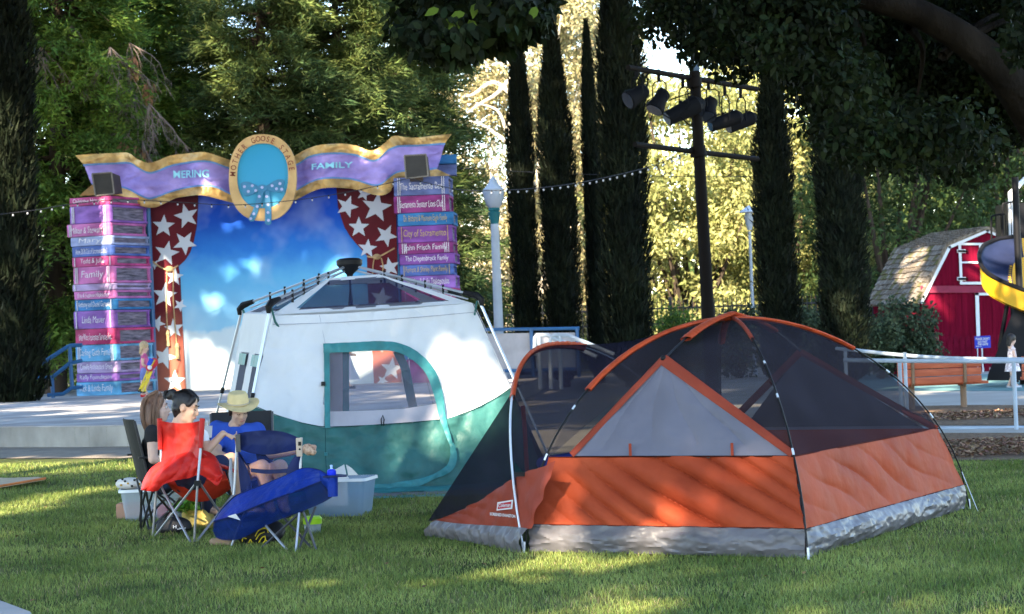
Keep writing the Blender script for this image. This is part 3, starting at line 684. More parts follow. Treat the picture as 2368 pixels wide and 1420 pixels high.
pc = np.array([(p.x, p.y) for p in (G(-260, 1330), G(-30, 1388), G(70, 1426))])
ok &= ~(gy_ < np.interp(gx_, sorted(pc[:, 0]), [pc[0][1], pc[1][1], pc[2][1]]) - .0) | (gx_ > pc[2][0])
# worn thin patches
def nz2(x, y, s, o=0.0): return np.sin(x * s + 1.3 * np.sin(y * s * .7 + o)) * np.sin(y * s * 1.1 + 1.7 * np.sin(x * s * .6 + o * 2))
den = .5 + .5 * nz2(gx_, gy_, 1.7, .4) * .7 + .3 * nz2(gx_, gy_, 4.3, 2)
ok &= RNG.random(len(gx_)) < np.clip(.42 + .85 * den, .12, 1)
gh_ = gh_ * np.clip(.75 + .5 * (.5 + .5 * nz2(gx_, gy_, 2.9, 1)), .5, 1.3)
gx_, gy_, gh_, gw_ = gx_[ok], gy_[ok], gh_[ok], gw_[ok]
def blade_mesh(x, y, h, w):
    n = len(x); an = RNG.uniform(0, 6.283, n); S = np.stack([np.cos(an), np.sin(an), np.zeros(n)], 1)
    ln = RNG.uniform(0, 6.283, n); k = RNG.uniform(.2, 1.0, n); Ld = np.stack([np.cos(ln) * k, np.sin(ln) * k, np.zeros(n)], 1)
    B = np.stack([x, y, np.full(n, .003)], 1); H = np.stack([0 * h, 0 * h, h], 1); w = w[:, None]
    Mi = B + H * .6 + Ld * h[:, None] * .3; T = B + H * .95 + Ld * h[:, None] * .95
    V = np.stack([B - S * w / 2, B + S * w / 2, Mi + S * w * .42, Mi - S * w * .42, T], 1).reshape(-1, 3)
    b = np.arange(n)[:, None] * 5
    F = np.concatenate([b + np.array([[0, 1, 2]]), b + np.array([[0, 2, 3]]), b + np.array([[3, 2, 4]])], 0)
    return np_mesh('grass', V, F)
dry = RNG.random(len(gx_)) < np.clip(.10 - .14 * den[ok], .02, .2)
tag(link_mesh('grass', blade_mesh(gx_[~dry], gy_[~dry], gh_[~dry], gw_[~dry]), m_grass), 'short green grass of the lawn', 'grass', kind='stuff')
tag(link_mesh('dry_grass', blade_mesh(gx_[dry], gy_[dry], gh_[dry] * .9, gw_[dry]), m_straw), 'dry straw coloured blades scattered in the lawn', 'grass', kind='stuff')
# fallen leaves on the lawn
m_fall = mat('fallen_leaf', (.22, .12, .05), var=.4, scale=8, island=.5, rough=.9)
for i in range(46):
    x, y = random.uniform(-20, 2380), random.uniform(1090, 1410)
    p = G(x, y); s = random.uniform(.025, .05)
    if inpoly([(q.x, q.y) for q in ORANGE_FP])(p.x, p.y) or inpoly([(q.x, q.y) for q in GREEN_FP])(p.x, p.y): continue
    an = random.uniform(0, 6.28); A = np.array([[math.cos(an), math.sin(an), .3]])
    V, F = leaf_hex(np.array([(p.x, p.y, .035)]), unit(A), np.array([s]), np.array([s * .6]), np.array([[random.uniform(-.5, .5), random.uniform(-.5, .5), 1]]))
    if i == 0: FL_ = []
    FL_.append((V, F))
V_, F_, vo = [], [], 0
for V, F in FL_: V_.append(V); F_.append(F + vo); vo += len(V)
tag(link_mesh('fallen_leaves', np_mesh('fallen_leaves', np.vstack(V_), np.vstack(F_)), m_fall), 'brown fallen leaves scattered over the lawn', 'leaves', kind='stuff')
# wood chips
n = 16000; u, v = RNG.random(n), RNG.random(n)
a = G(1950, 1066); b = G(2650, 1005); a2 = G(1950, 984); b2 = G(2600, 942); second = RNG.random(n) < .4
x = np.where(second, a2.x + (b2.x + 1 - a2.x) * u, a.x + (b.x + 1 - a.x) * u); y = np.where(second, a2.y + (b2.y - a2.y) * v, a.y - .4 + (b.y - a.y + .3) * v)
an = RNG.uniform(0, 6.28, n); A = unit(np.stack([np.cos(an), np.sin(an), RNG.uniform(-.4, .5, n)], 1))
V, F = leaf_quads(np.stack([x, y, np.full(n, .03)], 1), A, RNG.uniform(.03, .1, n), .03, unit(rnd_dirs(n) + np.array([0, 0, 1.5])))
m_chip = mat('wood_chip', (.22, .13, .075), var=.4, scale=6, island=.55, rough=.95)
tag(link_mesh('wood_chips', np_mesh('wood_chips', V, F), m_chip), 'loose brown wood chips of the mulch beds', 'wood chips', kind='stuff')
# ================================================================ the stage set
BD = 50.0
def ywall(D):
    f = plane((0, D, 0), (1, D, 0), (0, D, 1)); return f
back = ywall(BD)
def paint(name, stops, zlo, zhi, nscale=2.0, namt=.25, cloud=0.0, rough=.75):
    """painted scenery: colour by height with brushed mottling"""
    m, nt, out = nodes_of(name); N, L = nt.nodes.new, nt.links.new
    ge = N('ShaderNodeNewGeometry'); sp = N('ShaderNodeSeparateXYZ'); L(ge.outputs['Position'], sp.inputs[0])
    nz = N('ShaderNodeTexNoise'); nz.inputs['Scale'].default_value = nscale; nz.inputs['Detail'].default_value = 6; L(ge.outputs['Position'], nz.inputs['Vector'])
    mr = N('ShaderNodeMapRange'); mr.inputs[1].default_value = zlo; mr.inputs[2].default_value = zhi; L(sp.outputs[2], mr.inputs[0])
    ad = N('ShaderNodeMath'); ad.operation = 'MULTIPLY_ADD'; L(nz.outputs[0], ad.inputs[0]); ad.inputs[1].default_value = namt
    sb = N('ShaderNodeMath'); sb.operation = 'SUBTRACT'; L(mr.outputs[0], sb.inputs[0]); sb.inputs[1].default_value = namt / 2; L(sb.outputs[0], ad.inputs[2])
    cr = N('ShaderNodeValToRGB'); L(ad.outputs[0], cr.inputs[0])
    e = cr.color_ramp.elements
    while len(e) < len(stops): e.new(.5)
    for k, (t, c) in enumerate(stops): e[k].position = t; e[k].color = c4(c)
    c = cr.outputs[0]
    if cloud:
        n2 = N('ShaderNodeTexNoise'); n2.inputs['Scale'].default_value = .8; n2.inputs['Detail'].default_value = 3; L(ge.outputs['Position'], n2.inputs['Vector'])
        r2 = N('ShaderNodeMapRange'); r2.inputs[1].default_value = .52; r2.inputs[2].default_value = .75; r2.inputs[4].default_value = cloud; L(n2.outputs[0], r2.inputs[0])
        mx = N('ShaderNodeMix'); mx.data_type = 'RGBA'; L(r2.outputs[0], mx.inputs[0]); L(c, mx.inputs[6]); mx.inputs[7].default_value = (.75, .8, .85, 1); c = mx.outputs[2]
    bs = N('ShaderNodeBsdfPrincipled'); L(c, bs.inputs['Base Color']); bs.inputs['Roughness'].default_value = rough; bs.inputs['Specular IOR Level'].default_value = .2
    bp = N('ShaderNodeBump'); bp.inputs['Strength'].default_value = .15; bp.inputs['Distance'].default_value = .02; L(nz.outputs[0], bp.inputs['Height']); L(bp.outputs[0], bs.inputs['Normal'])
    L(bs.outputs[0], out.inputs[0]); return m
zt, zb = P(600, 440, BD).z, SZ
m_sky = paint('painted_sky', [(.0, (.62, .68, .70)), (.29, (.62, .72, .78)), (.31, (.30, .58, .78)), (.55, (.13, .45, .78)), (.70, (.03, .20, .66)), (.85, (.010, .085, .52)), (1, (.006, .04, .36))], zb, zt, 2.5, .10, .28)
m_cur = paint('painted_curtain', [(.0, (.42, .14, .09)), (.25, (.36, .09, .06)), (.42, (.13, .014, .022)), (.7, (.14, .012, .022)), (1, (.06, .008, .012))], zb, zt, 1.4, .45)
m_star = paint('painted_star', [(0, (.82, .82, .80)), (.5, (.66, .70, .78)), (1, (.48, .50, .58))], zb, zt, 3, .2)
m_rope = mat('painted_rope', (.55, .36, .18), var=.25, scale=6)
m_bluepaint = mat('blue_painted_steel', (.03, .12, .28), var=.15, scale=3, rough=.4, spec=.5)
m_black = mat('black_metal', (.006, .006, .007), var=.2, rough=.7, spec=.06)
bdp = thing('stage_backdrop', 'painted stage backdrop with a blue sky and starry maroon curtains', 'backdrop', (back(630, 900).x, BD, SZ))
mb = MB(); ol = [(340, 420), (925, 405), (935, 902), (352, 906)]
mb.prism([back(x, y) for x, y in ol], [back(x, y, -.12) for x, y in ol]); mb.build('sky_panel', m_sky, bdp, smooth=False)
lc = [(336, 440), (459, 440), (458, 480), (455, 524), (448, 560), (440, 584), (428, 602), (413, 616), (417, 640), (419, 680), (422, 740), (425, 802), (428, 850), (431, 904), (367, 905), (360, 780), (353, 640), (345, 540)]
rc = [(777, 425), (919, 425), (916, 480), (920, 640), (930, 902), (866, 902), (860, 800), (852, 700), (849, 640), (849, 592), (838, 579), (825, 565), (810, 547), (797, 526), (788, 500), (782, 478)]
cpl = flat(MB(), lc, back, .01, .03).build('curtain', m_cur, bdp, smooth=False)
cpr = flat(MB(), rc, back, .01, .03).build('curtain', m_cur, bdp, smooth=False)
def star_px(cx, cy, r, rot, sq=1.0, k=.42):
    return [(cx + (r if i % 2 == 0 else r * k) * math.sin(rot + i * math.pi / 5) * sq, cy - (r if i % 2 == 0 else r * k) * math.cos(rot + i * math.pi / 5)) for i in range(10)]
for par, poly, L_ in ((cpl, lc, [(379, 523, 27, .05), (432, 500, 30, -.25), (386, 586, 30, .2), (428, 562, 29, .55), (404, 640, 22, .1), (381, 683, 30, .1), (364, 748, 20, .4), (417, 706, 16, .5), (403, 760, 24, -.1), (381, 826, 29, .3), (405, 882, 27, .0), (358, 612, 12, .6)]),
                      (cpr, rc, [(803, 478, 27, .35), (871, 480, 36, .15), (830, 526, 25, .0), (893, 545, 27, .45), (850, 575, 23, .1), (902, 618, 24, -.2), (882, 690, 27, .2), (905, 760, 24, .6), (878, 800, 16, .2), (906, 853, 27, .1), (885, 880, 14, .5), (842, 448, 18, .3)])):
    for cx, cy, r, ro in L_:
        flat(MB(), star_px(cx, cy, r, ro), back, .04, .006).build('star', m_star, par, smooth=False)
def rope(pts, par, w=3.2):
    q = smooth_line([back(x, y, .06) for x, y in pts], 5); MB().tube(q, w * BD / FPX / 2, 6).build('rope', m_rope, par)
rope([(353, 604), (372, 618), (392, 624), (413, 614)], cpl, 4); rope([(387, 622), (386, 700), (388, 770)], cpl); rope([(402, 624), (402, 700), (410, 800)], cpl)
rope([(849, 593), (862, 595), (880, 592), (913, 574)], cpr, 4); rope([(866, 597), (863, 615), (862, 640)], cpr); rope([(882, 597), (886, 615), (885, 640)], cpr)
for x, y in ((389, 770), (411, 800)):
    MB().tube([back(x - .5, y - 6, .07), back(x, y + 2, .08), back(x + .5, y + 8, .07), back(x + 1, y + 30, .07)], [.03, .06, .04, .055], 8).build('tassel', m_rope, cpl)
MB().ell(back(393, 622, .08), (.1, .04, .07)).build('knot', m_rope, cpl); MB().ell(back(872, 594, .08), (.1, .04, .07)).build('knot', m_rope, cpr)
# side posts of the frame
for x0, y0, x1, y1 in ((342, 480, 360, 905), (922, 440, 940, 902)):
    t = MB().tube([P(x0, y0, BD - .35), P(x1, y1, BD - .35)], .06, 8)
    t.build('frame_post', m_bluepaint if x0 < 600 else m_black, bdp)

# ---- the two stacks of books
def book_mat(name, c):
    c = tuple(x * .74 for x in c)
    return mat('book_' + name, c, var=.3, scale=2.2, rough=.6, bump=.25, bscale=9, bdist=.02, col2=tuple(min(1, x * 1.25 + .02) for x in c), stretch=(1, 1, 2.5))
BC = {'magenta': (.50, .045, .20), 'purple': (.26, .10, .42), 'lilac': (.42, .30, .52), 'blue': (.06, .12, .40), 'sky': (.10, .36, .62), 'pink': (.55, .14, .38), 'crimson': (.46, .02, .13), 'slate': (.11, .14, .34), 'plum': (.24, .012, .16), 'azure': (.012, .16, .40), 'violet': (.20, .045, .30), 'paleblue': (.35, .40, .66)}
m_page = mat('painted_pages', (.10, .09, .13), var=.5, scale=3, rough=.8, bump=.7, bscale=7, bdist=.03, stretch=(1, 1, 9), col2=(.20, .17, .22))
m_ink = mat('white_lettering', (.78, .74, .78), var=.1); m_gold_ink = mat('gold_lettering', (.55, .38, .14), var=.15)
def book_stack(name, label, px0, px1, base_y, D, yaw, depth, books, side):
    p0, p1 = P(px0, base_y, D), P(px1, base_y, D); w0 = (p1 - p0).length
    t = thing(name, label, 'book stack', ((p0.x + p1.x) / 2, D, SZ)); cx = (p0.x + p1.x) / 2
    zs = None
    for (y0, y1, cn, txt, dx, ink, bars) in books:
        xm = (px0 + px1) / 2; z1, z0 = P(xm, y0, D).z, max(SZ, P(xm, y1, D).z); h = z1 - z0; cz = (z0 + z1) / 2
        w = w0 * (1 + dx[1]); sh = dx[0]; ry = yaw + dx[2]; M = rotz(ry)
        c = Vector((cx + sh, D, cz)) + M @ Vector((0, depth / 2, 0)); bk = thing_part('book', t)
        m_ = book_mat(cn, BC[cn]); cv = .05
        # spine and covers: rounded spine + boards + page block
        sp = MB(); prof = [(-w / 2, .0), (-w / 2 + .03, -.035), (0, -.06), (w / 2 - .03, -.035), (w / 2, .0), (w / 2, .1), (-w / 2, .1)]
        def rnd(zv, s): return [c + M @ Vector((x * s, y - depth / 2, zv - cz)) for x, y in prof]
        for za, zb_, sa, sb_ in ((z0 + .006, z0 + .03, .985, 1), (z0 + .03, z1 - .03, 1, 1), (z1 - .03, z1 - .006, 1, .985)):
            A_, B_ = rnd(za, sa), rnd(zb_, sb_); n = len(A_)
            sp.add(A_ + B_, [(i, (i + 1) % n, n + (i + 1) % n, n + i) for i in range(n)] + [tuple(range(n)), tuple(range(n, 2 * n))])
        sp.box(c + M @ Vector((0, .05, h / 2 - cv / 2 - .006)), (w, depth - .1, cv), M); sp.box(c + M @ Vector((0, .05, -h / 2 + cv / 2 + .006)), (w, depth - .1, cv), M)
        o = sp.build('book', m_, t, ang=50); bpy.data.objects.remove(bk)
        pg = MB().box(c + M @ Vector((0, .04, 0)), (w - .10, depth - .14, h - 2 * cv - .002), M); pg.build('pages', m_page, o, smooth=False)
        for s in (-1, 1):                        # raised end boards that frame the page side
            MB().box(c + M @ Vector((s * (w / 2 - .03), depth / 2 - .07, 0)), (.055, .06, h - .02), M).build('cover_edge', m_, o, smooth=False)
        f0 = c + M @ Vector((0, -depth / 2 - .062, 0)); pr = plane(f0, f0 + M @ Vector((1, 0, 0)), f0 + Vector((0, 0, 1)))
        mi = m_gold_ink if ink == 'g' else m_ink
        if bars:
            for s in (-1, 1):
                for k in range(bars):
                    MB().box(c + M @ Vector((s * (w / 2 - .10 - .045 * k), -depth / 2 - .05, 0)), (.012, .03, h - .03), M).build('spine_bar', mi, o, smooth=False)
        if txt:
            V, F = text_mesh(txt, random.uniform(.0, .18), -.004); a, b = V.min(0), V.max(0)
            tw_ = w * (.78 if len(txt) > 12 else .55); sx = tw_ / (b[0] - a[0]); sy = min(h * .52, .17) / .75; cy = (a[1] + b[1]) / 2; cxm = (a[0] + b[0]) / 2
            mb = MB().add([f0 + M @ Vector(((v[0] - cxm) * sx, -.004 + .02 * abs((v[0] - cxm) * sx / w) * 2, (v[1] - cy) * sy + .008 * math.sin(v[0] * 5))) for v in V], F)
            mb.build('lettering', mi, o, smooth=False)
    return t
def thing_part(n, p): return bpy.data.objects.new(n, None)
rj = random.Random(4)
def jt(a=.0, b=.0): return (a + rj.uniform(-.025, .025), b + rj.uniform(-.02, .02), rj.uniform(-.03, .03))
Lb = [(455, 475, 'magenta', 'Childrens Hospital', jt(), 'w', 0), (475, 516, 'purple', '', jt(), 'w', 2), (516, 546, 'pink', "Milton & Stewart's", jt(-.08, .03), 'w', 2), (546, 568, 'paleblue', 'Mary', jt(), 'w', 0),
      (568, 593, 'blue', 'Active 20-30 Club of Sacramento No.1', jt(.02), 'w', 0), (593, 616, 'magenta', 'Todd & Julie', jt(), 'w', 1), (616, 656, 'pink', 'Family', jt(), 'w', 2), (656, 672, 'lilac', '', jt(), 'w', 1),
      (672, 692, 'pink', 'Erin & Suzanne Hildebolter', jt(), 'w', 0), (692, 718, 'azure', 'Anthony and Daniel Geremia', jt(.02), 'w', 1), (718, 760, 'purple', 'Linda Mauer', jt(), 'w', 1), (760, 797, 'crimson', 'InterWest Insurance Services Inc.', jt(.01, .02), 'w', 0),
      (797, 836, 'sky', 'Carling Guth Family', jt(), 'w', 2), (836, 863, 'lilac', 'Comella Architecture Group', jt(.01), 'w', 0), (863, 883, 'purple', 'Kelly Foundation', jt(), 'w', 0), (883, 918, 'sky', 'Rick & Linda Family', jt(.02, .03), 'w', 0)]
book_stack('book_stack', 'tall pink and blue stack of giant books beside the blue stair rail', 168, 283, 917, 48.3, R(-24), 1.5, Lb, 1)
Rb = [(408, 451, 'slate', 'The Sacramento Bee', jt(), 'w', 2), (451, 491, 'plum', 'Sacramento Senator Lions Club', jt(-.03, .02), 'w', 2), (491, 521, 'azure', 'Dr. Richard & Maureen Eagle Family', jt(.03, .04), 'g', 0), (521, 560, 'violet', 'City of Sacramento', jt(.04), 'g', 1),
      (560, 586, 'plum', 'John Frisch Family', jt(.04), 'w', 3), (586, 611, 'violet', 'The Diepenbrock Family', jt(.05), 'w', 0), (611, 637, 'blue', 'Forrest & Shirley Plant Family', jt(.06), 'g', 1), (637, 668, 'purple', 'Gordon & Sofia Tsakopoulos', jt(.06), 'w', 0),
      (668, 704, 'magenta', '', jt(.07), 'w', 1), (704, 740, 'blue', '', jt(.08), 'w', 1), (740, 780, 'violet', '', jt(.08), 'w', 1), (780, 830, 'azure', '', jt(.09), 'w', 1), (830, 905, 'plum', '', jt(.1), 'w', 1)]
book_stack('book_stack', 'tall purple and blue stack of giant books behind the white tent', 931, 1057, 905, 48.6, R(-3), 1.2, Rb, -1)
b3 = thing('giant_book', 'dark teal blue giant book lying behind the banner end', 'book', P(1030, 405, 49.8)); mb = MB()
for ya, yb, m_, xa in ((357, 378, 'azure', 1000), (380, 404, 'slate', 1004)):
    ol = [(xa, ya + 2), (1055, ya), (1055, yb), (xa, yb + 2)]; pr = ywall(49.6)
    mb = MB(); mb.prism([pr(x, y) for x, y in ol], [pr(x, y, -.5) for x, y in ol]); mb.build('cover', book_mat(m_, BC[m_]), b3, smooth=False)

# ---- the scroll banner
m_gold = mat('gold_paint', (.48, .27, .08), rough=.38, var=.35, scale=3, bump=1, bscale=7, bdist=.05, spec=.6, metal=.35, col2=(.55, .34, .12))
m_purp = mat('banner_purple', (.30, .21, .60), var=.22, scale=1.3, bump=.6, bscale=4, bdist=.05, rough=.6, col2=(.42, .32, .70), stretch=(1, 1, 1.7), crease=(2.2, 1.0, .08))
m_aqua = mat('banner_blue_edge', (.14, .30, .62), var=.25, scale=3, rough=.6)
BN = 49.35; bproj = ywall(BN)
ban = thing('scroll_banner', 'purple scroll banner with wavy gold edges above the stage', 'banner', P(610, 460, BN))
def band(name, top, bot, m, off, nu=70, nv=6, th=.05, edge=None):
    T = resample([(a, b, 0) for a, b in smooth2(top)], nu); B = resample([(a, b, 0) for a, b in smooth2(bot)], nu); V = []
    def z(q): return off + .16 * math.sin((q.x - 300) * .045) + fold((q.x * .02, q.y * .035, 0), 1.3, .05)
    for s in (0, 1):
        for j in range(nv + 1):
            for i in range(nu + 1):
                q = T[i].lerp(B[i], j / nv); V.append(bproj(q.x, q.y, z(q) - (th if s else 0)))
    n = (nu + 1) * (nv + 1); F = []
    for j in range(nv):
        for i in range(nu):
            a = j * (nu + 1) + i; F.append((a, a + 1, a + nu + 2, a + nu + 1)); F.append(tuple(n + k for k in (a, a + nu + 1, a + nu + 2, a + 1)))
    for i in range(nu): F.append((i, n + i, n + i + 1, i + 1)); a = nv * (nu + 1) + i; F.append((a, a + 1, n + a + 1, n + a))
    for j in range(nv): a = j * (nu + 1); F.append((a, a + nu + 1, n + a + nu + 1, n + a)); a += nu; F.append((a, n + a, n + a + nu + 1, a + nu + 1))
    return MB().add(V, F).build(name, m, ban, ang=60)
def smooth2(p): return [(v.x, v.y) for v in smooth_line([(a, b, 0) for a, b in p], 4)]
LT = [(179, 361), (286, 352), (318, 368), (341, 377), (359, 376), (393, 359), (430, 355), (479, 354), (530, 369), (560, 374)]
LTi = [(196, 381), (291, 374), (322, 388), (346, 399), (366, 394), (395, 380), (432, 374), (486, 373), (530, 387), (560, 392)]
LBi = [(215, 428), (270, 432), (301, 441), (330, 456), (348, 462), (368, 456), (390, 446), (427, 436), (492, 433), (530, 449), (560, 456)]
LB = [(188, 455), (265, 450), (300, 461), (333, 479), (364, 479), (400, 459), (430, 454), (471, 453), (531, 467), (560, 474)]
RT = [(655, 368), (676, 361), (723, 340), (808, 333), (860, 349), (893, 331), (913, 315), (950, 318), (1045, 312)]
RTi = [(655, 386), (685, 378), (726, 358), (814, 354), (866, 371), (902, 345), (937, 335), (1030, 332)]
RBi = [(655, 452), (685, 440), (734, 418), (811, 415), (874, 431), (918, 401), (960, 396), (1011, 392)]
RB = [(655, 474), (682, 462), (740, 438), (814, 436), (874, 453), (902, 446), (924, 424), (1042, 407)]
def sh(p, d): return [(x, y + d) for x, y in p]
band('gold_edge', LT, LTi, m_gold, .06); band('gold_edge', LBi, LB, m_gold, .06); band('gold_edge', RT, RTi, m_gold, .06); band('gold_edge', RBi, RB, m_gold, .06)
band('blue_edge', sh(LTi, -2), sh(LTi, 4), m_aqua, .035, 60, 2); band('blue_edge', sh(LBi, -4), sh(LBi, 2), m_aqua, .035, 60, 2)
band('blue_edge', sh(RTi, -2), sh(RTi, 4), m_aqua, .035, 60, 2); band('blue_edge', sh(RBi, -4), sh(RBi, 2), m_aqua, .035, 60, 2)
band('purple_field', sh(LTi, -1), sh(LBi, 1), m_purp, .0, 80, 14); band('purple_field', sh(RTi, -1), sh(RBi, 1), m_purp, .0, 80, 14)
m_let = mat('pale_blue_lettering', (.30, .66, .78), var=.2, scale=6)
fr = lambda x, y, off=0: bproj(x, y, off + .16 * math.sin((x - 300) * .045) + .06)
text_px(MB(), 'MERING', 400, 487, 394, 412, fr, .05, 0, .02, .0).build('lettering', m_let, ban, smooth=False)
text_px(MB(), 'FAMILY', 722, 816, 380, 394, fr, .05, 0, .02, -.07).build('lettering', m_let, ban, smooth=False)

# ---- the oval emblem (its painted figure is left out)
m_oval = paint('emblem_blue', [(0, (.10, .40, .62)), (.5, (.06, .36, .60)), (1, (.04, .33, .58))], P(600, 500, 48).z, P(600, 330, 48).z, 2, .4)
m_ringg = mat('emblem_gold', (.56, .33, .13), rough=.5, var=.2, scale=2.5, bump=.25, bscale=12, col2=(.62, .40, .18))
m_redink = mat('emblem_lettering', (.22, .04, .03), var=.15)
OV = 49.0; op = ywall(OV); ov = thing('oval_emblem', 'gold rimmed oval emblem with a blue field and a dotted bow', 'emblem', op(608, 512))
def oval(cx, cy, a, b, n=72, e=2.35):
    return [(cx + a * math.copysign(abs(math.cos(t)) ** (2 / e), math.cos(t)), cy - b * math.copysign(abs(math.sin(t)) ** (2 / e), math.sin(t))) for t in (2 * math.pi * k / n for k in range(n))]
o1, o2 = oval(608, 411, 78, 100), oval(608, 407, 59, 75)
mb = MB(); n = len(o1)
A_ = [op(x, y, .06) for x, y in o1]; B_ = [op(x, y, .06) for x, y in o2]; A2 = [op(x, y, -.10) for x, y in o1]; B2 = [op(x, y, -.02) for x, y in o2]
mb.add(A_ + B_ + A2 + B2, [q for i in range(n) for q in ((i, (i + 1) % n, n + (i + 1) % n, n + i), (i, 2 * n + i, 2 * n + (i + 1) % n, (i + 1) % n), (n + i, n + (i + 1) % n, 3 * n + (i + 1) % n, 3 * n + i))])
mb.build('rim', m_ringg, ov, ang=30)
flat(MB(), o2, op, -.06, .06).build('field', m_oval, ov, smooth=False)
def arc_text(txt, cx, cy, a, b, t0, t1, h, proj, off, mt, par, w=.8):
    n = len(txt)
    for i, ch in enumerate(txt):
        if ch == ' ': continue
        t = R(t0 + (t1 - t0) * i / (n - 1)); x, y = cx + a * math.cos(t), cy - b * math.sin(t)
        tx, ty = -a * math.sin(t), -b * math.cos(t); l = math.hypot(tx, ty); ux, uy = -tx / l, -ty / l      # reading direction
        V, F = text_mesh(ch, 0, .01); c_ = (V.min(0) + V.max(0)) / 2; s = h / .72
        pts = [proj(x + (v[0] - c_[0]) * s * w * ux + (v[1] - c_[1]) * s * uy, y + (v[0] - c_[0]) * s * w * uy - (v[1] - c_[1]) * s * ux, off) for v in V]
        MB().add(pts, F).build('letter', mt, par, smooth=False)
arc_text('MOTHER GOOSE STAGE', 608, 409, 69, 88, 176, 12, 13, op, .068, m_redink, ov)
m_bow = mat('bow_blue', (.06, .22, .38), var=.2, scale=4); m_dot = mat('bow_dot', (.45, .48, .72), var=.1)
bowl = flat(MB(), smooth2([(600, 432), (575, 421), (558, 424), (560, 440), (566, 453), (582, 451), (600, 440)]), op, .02, .03).build('bow', m_bow, ov, smooth=False)
flat(MB(), smooth2([(614, 432), (640, 416), (658, 417), (656, 432), (660, 443), (642, 445), (616, 441)]), op, .02, .03).build('bow', m_bow, ov, smooth=False)
flat(MB(), oval(607, 436, 11, 9, 24, 2), op, .03, .04).build('bow_knot', m_bow, ov, smooth=False)
t1 = flat(MB(), [(599, 443), (611, 443), (604, 470), (594, 500), (588, 512), (580, 513), (575, 508), (584, 490), (592, 470)], op, .06, .03).build('bow_tail', m_bow, ov, smooth=False)
t2 = flat(MB(), [(614, 443), (623, 443), (627, 470), (629, 500), (628, 518), (622, 522), (614, 518), (614, 490), (614, 470)], op, .065, .03).build('bow_tail', m_bow, ov, smooth=False)
for x, y in [(566, 432), (575, 443), (584, 430), (592, 441), (648, 425), (640, 437), (630, 430), (652, 438), (601, 455), (596, 478), (588, 495), (581, 506), (618, 455), (621, 474), (621, 492), (622, 510), (607, 434)]:
    flat(MB(), oval(x, y, 3.4, 3.4, 12, 2), op, .1 if y > 446 else .055 if abs(x - 607) > 4 else .075, .004).build('bow_dot', m_dot, ov, smooth=False)

# ---- loudspeakers standing on the stacks
m_spk = mat('speaker_wood', (.06, .038, .03), var=.3, scale=3, rough=.6); m_grl = mat('speaker_grille', (.04, .036, .036), var=.3, scale=2, rough=.5, bump=.5, bscale=120)
m_rim = mat('speaker_rim', (.23, .20, .17), var=.2)
for pts, dpt, lb in (([(213, 402), (258, 399), (272, 403), (264, 448), (221, 453)], 0, 'brown loudspeaker cabinet on top of the pink book stack'), ([(935, 359), (986, 357), (990, 406), (939, 413)], 1, 'dark loudspeaker cabinet on top of the slate blue book stack')):
    pr = ywall(48.1); f4 = [(213, 402), (258, 399), (264, 448), (221, 453)] if dpt == 0 else [(935, 360), (985, 357), (990, 407), (939, 413)]
    t = thing('loudspeaker', lb, 'loudspeaker', pr(*f4[3]), 'loudspeakers on the book stacks')
    bkx = 10 if dpt == 0 else 3
    mb = MB(); mb.prism([pr(x, y) for x, y in f4], [pr(x + bkx - (3 if i in (0, 3) else 0), y + (4 if i < 2 else -3), -.5) for i, (x, y) in enumerate(f4)]); mb.build('cabinet', m_spk, t, smooth=False)
    cx = sum(x for x, y in f4) / 4; cy = sum(y for x, y in f4) / 4; g = [(cx + (x - cx) * .9, cy + (y - cy) * .9) for x, y in f4]
    flat(MB(), g, pr, .002, .012).build('grille', m_grl, t, smooth=False)
    r_ = MB()
    for i in range(4):
        a, b = f4[i], f4[(i + 1) % 4]; r_.tube([pr(*a, .01), pr(*b, .01)], .018, 6)
    r_.build('rim', m_rim, t)
    MB().box(pr(cx, max(y for x, y in f4) - 1, -.25), (.3, .3, .1)).build('foot', m_spk, t, smooth=False)
# ================================================================ white and green pole tent
m_wht = mat('tent_white', (.70, .70, .72), var=.05, scale=2, rough=.65, bump=.35, bscale=14, bdist=.015, trans=.22, spec=.15, crease=(1.6, .5, .02))
m_grn = mat('tent_green', (.020, .088, .082), var=.22, scale=3, rough=.5, bump=.55, bscale=13, bdist=.02, spec=.25, col2=(.035, .125, .115), crease=(3.5, .9, .03))
m_tea = mat('tent_teal', (.035, .18, .19), var=.25, scale=6, rough=.5, bump=.4, bscale=30, spec=.25, crease=(9, .8, .02))
m_msh = mat('tent_grey_mesh', (.17, .17, .24), var=.05, rough=.9, alpha=.40, spec=.02)
m_mdk = mat('tent_roof_mesh', (.03, .035, .08), var=.1, rough=.9, alpha=.62, spec=.02)
m_gry = mat('tent_grey_fabric', (.42, .39, .43), var=.1, scale=3, rough=.7, bump=.4, bscale=14, trans=.15)
m_flr = mat('tent_floor_grey', (.17, .16, .17), var=.2, scale=4, rough=.6, crease=(5, .8, .03), spec=.15, bump=.6, bscale=18, bdist=.02)
m_alu = mat('aluminium_pole', (.55, .56, .60), rough=.3, metal=.7, var=.05, spec=.6)
m_blk = mat('black_plastic', (.008, .008, .009), rough=.5, var=.2, spec=.15)
m_navy = mat('tent_navy_mesh', (.02, .026, .06), var=.15, rough=.8, alpha=.9)
gFL, gFR = G(552, 1163), G(1287, 1124)
ge1 = (gFR - gFL); gw = ge1.length; ge1.normalize(); ge2 = Vector((-ge1.y, ge1.x, 0)); gd = 2.75
gBL, gBR = gFL + ge2 * gd - ge1 * .12, gFR + ge2 * gd
gc = (gFL + gBR) / 2
gt = thing('pole_tent', 'white and dark green pole tent with an outer aluminium frame', 'tent', gc)
def eave(p, q, inset=.5): return None
eFL, eFR = P(634, 728, 20.35), P(1092, 701, 20.9)          # eave corners
eBL = P(563, 725, 22.0); eBR = eFR + (eBL - eFL) + ge1 * .15
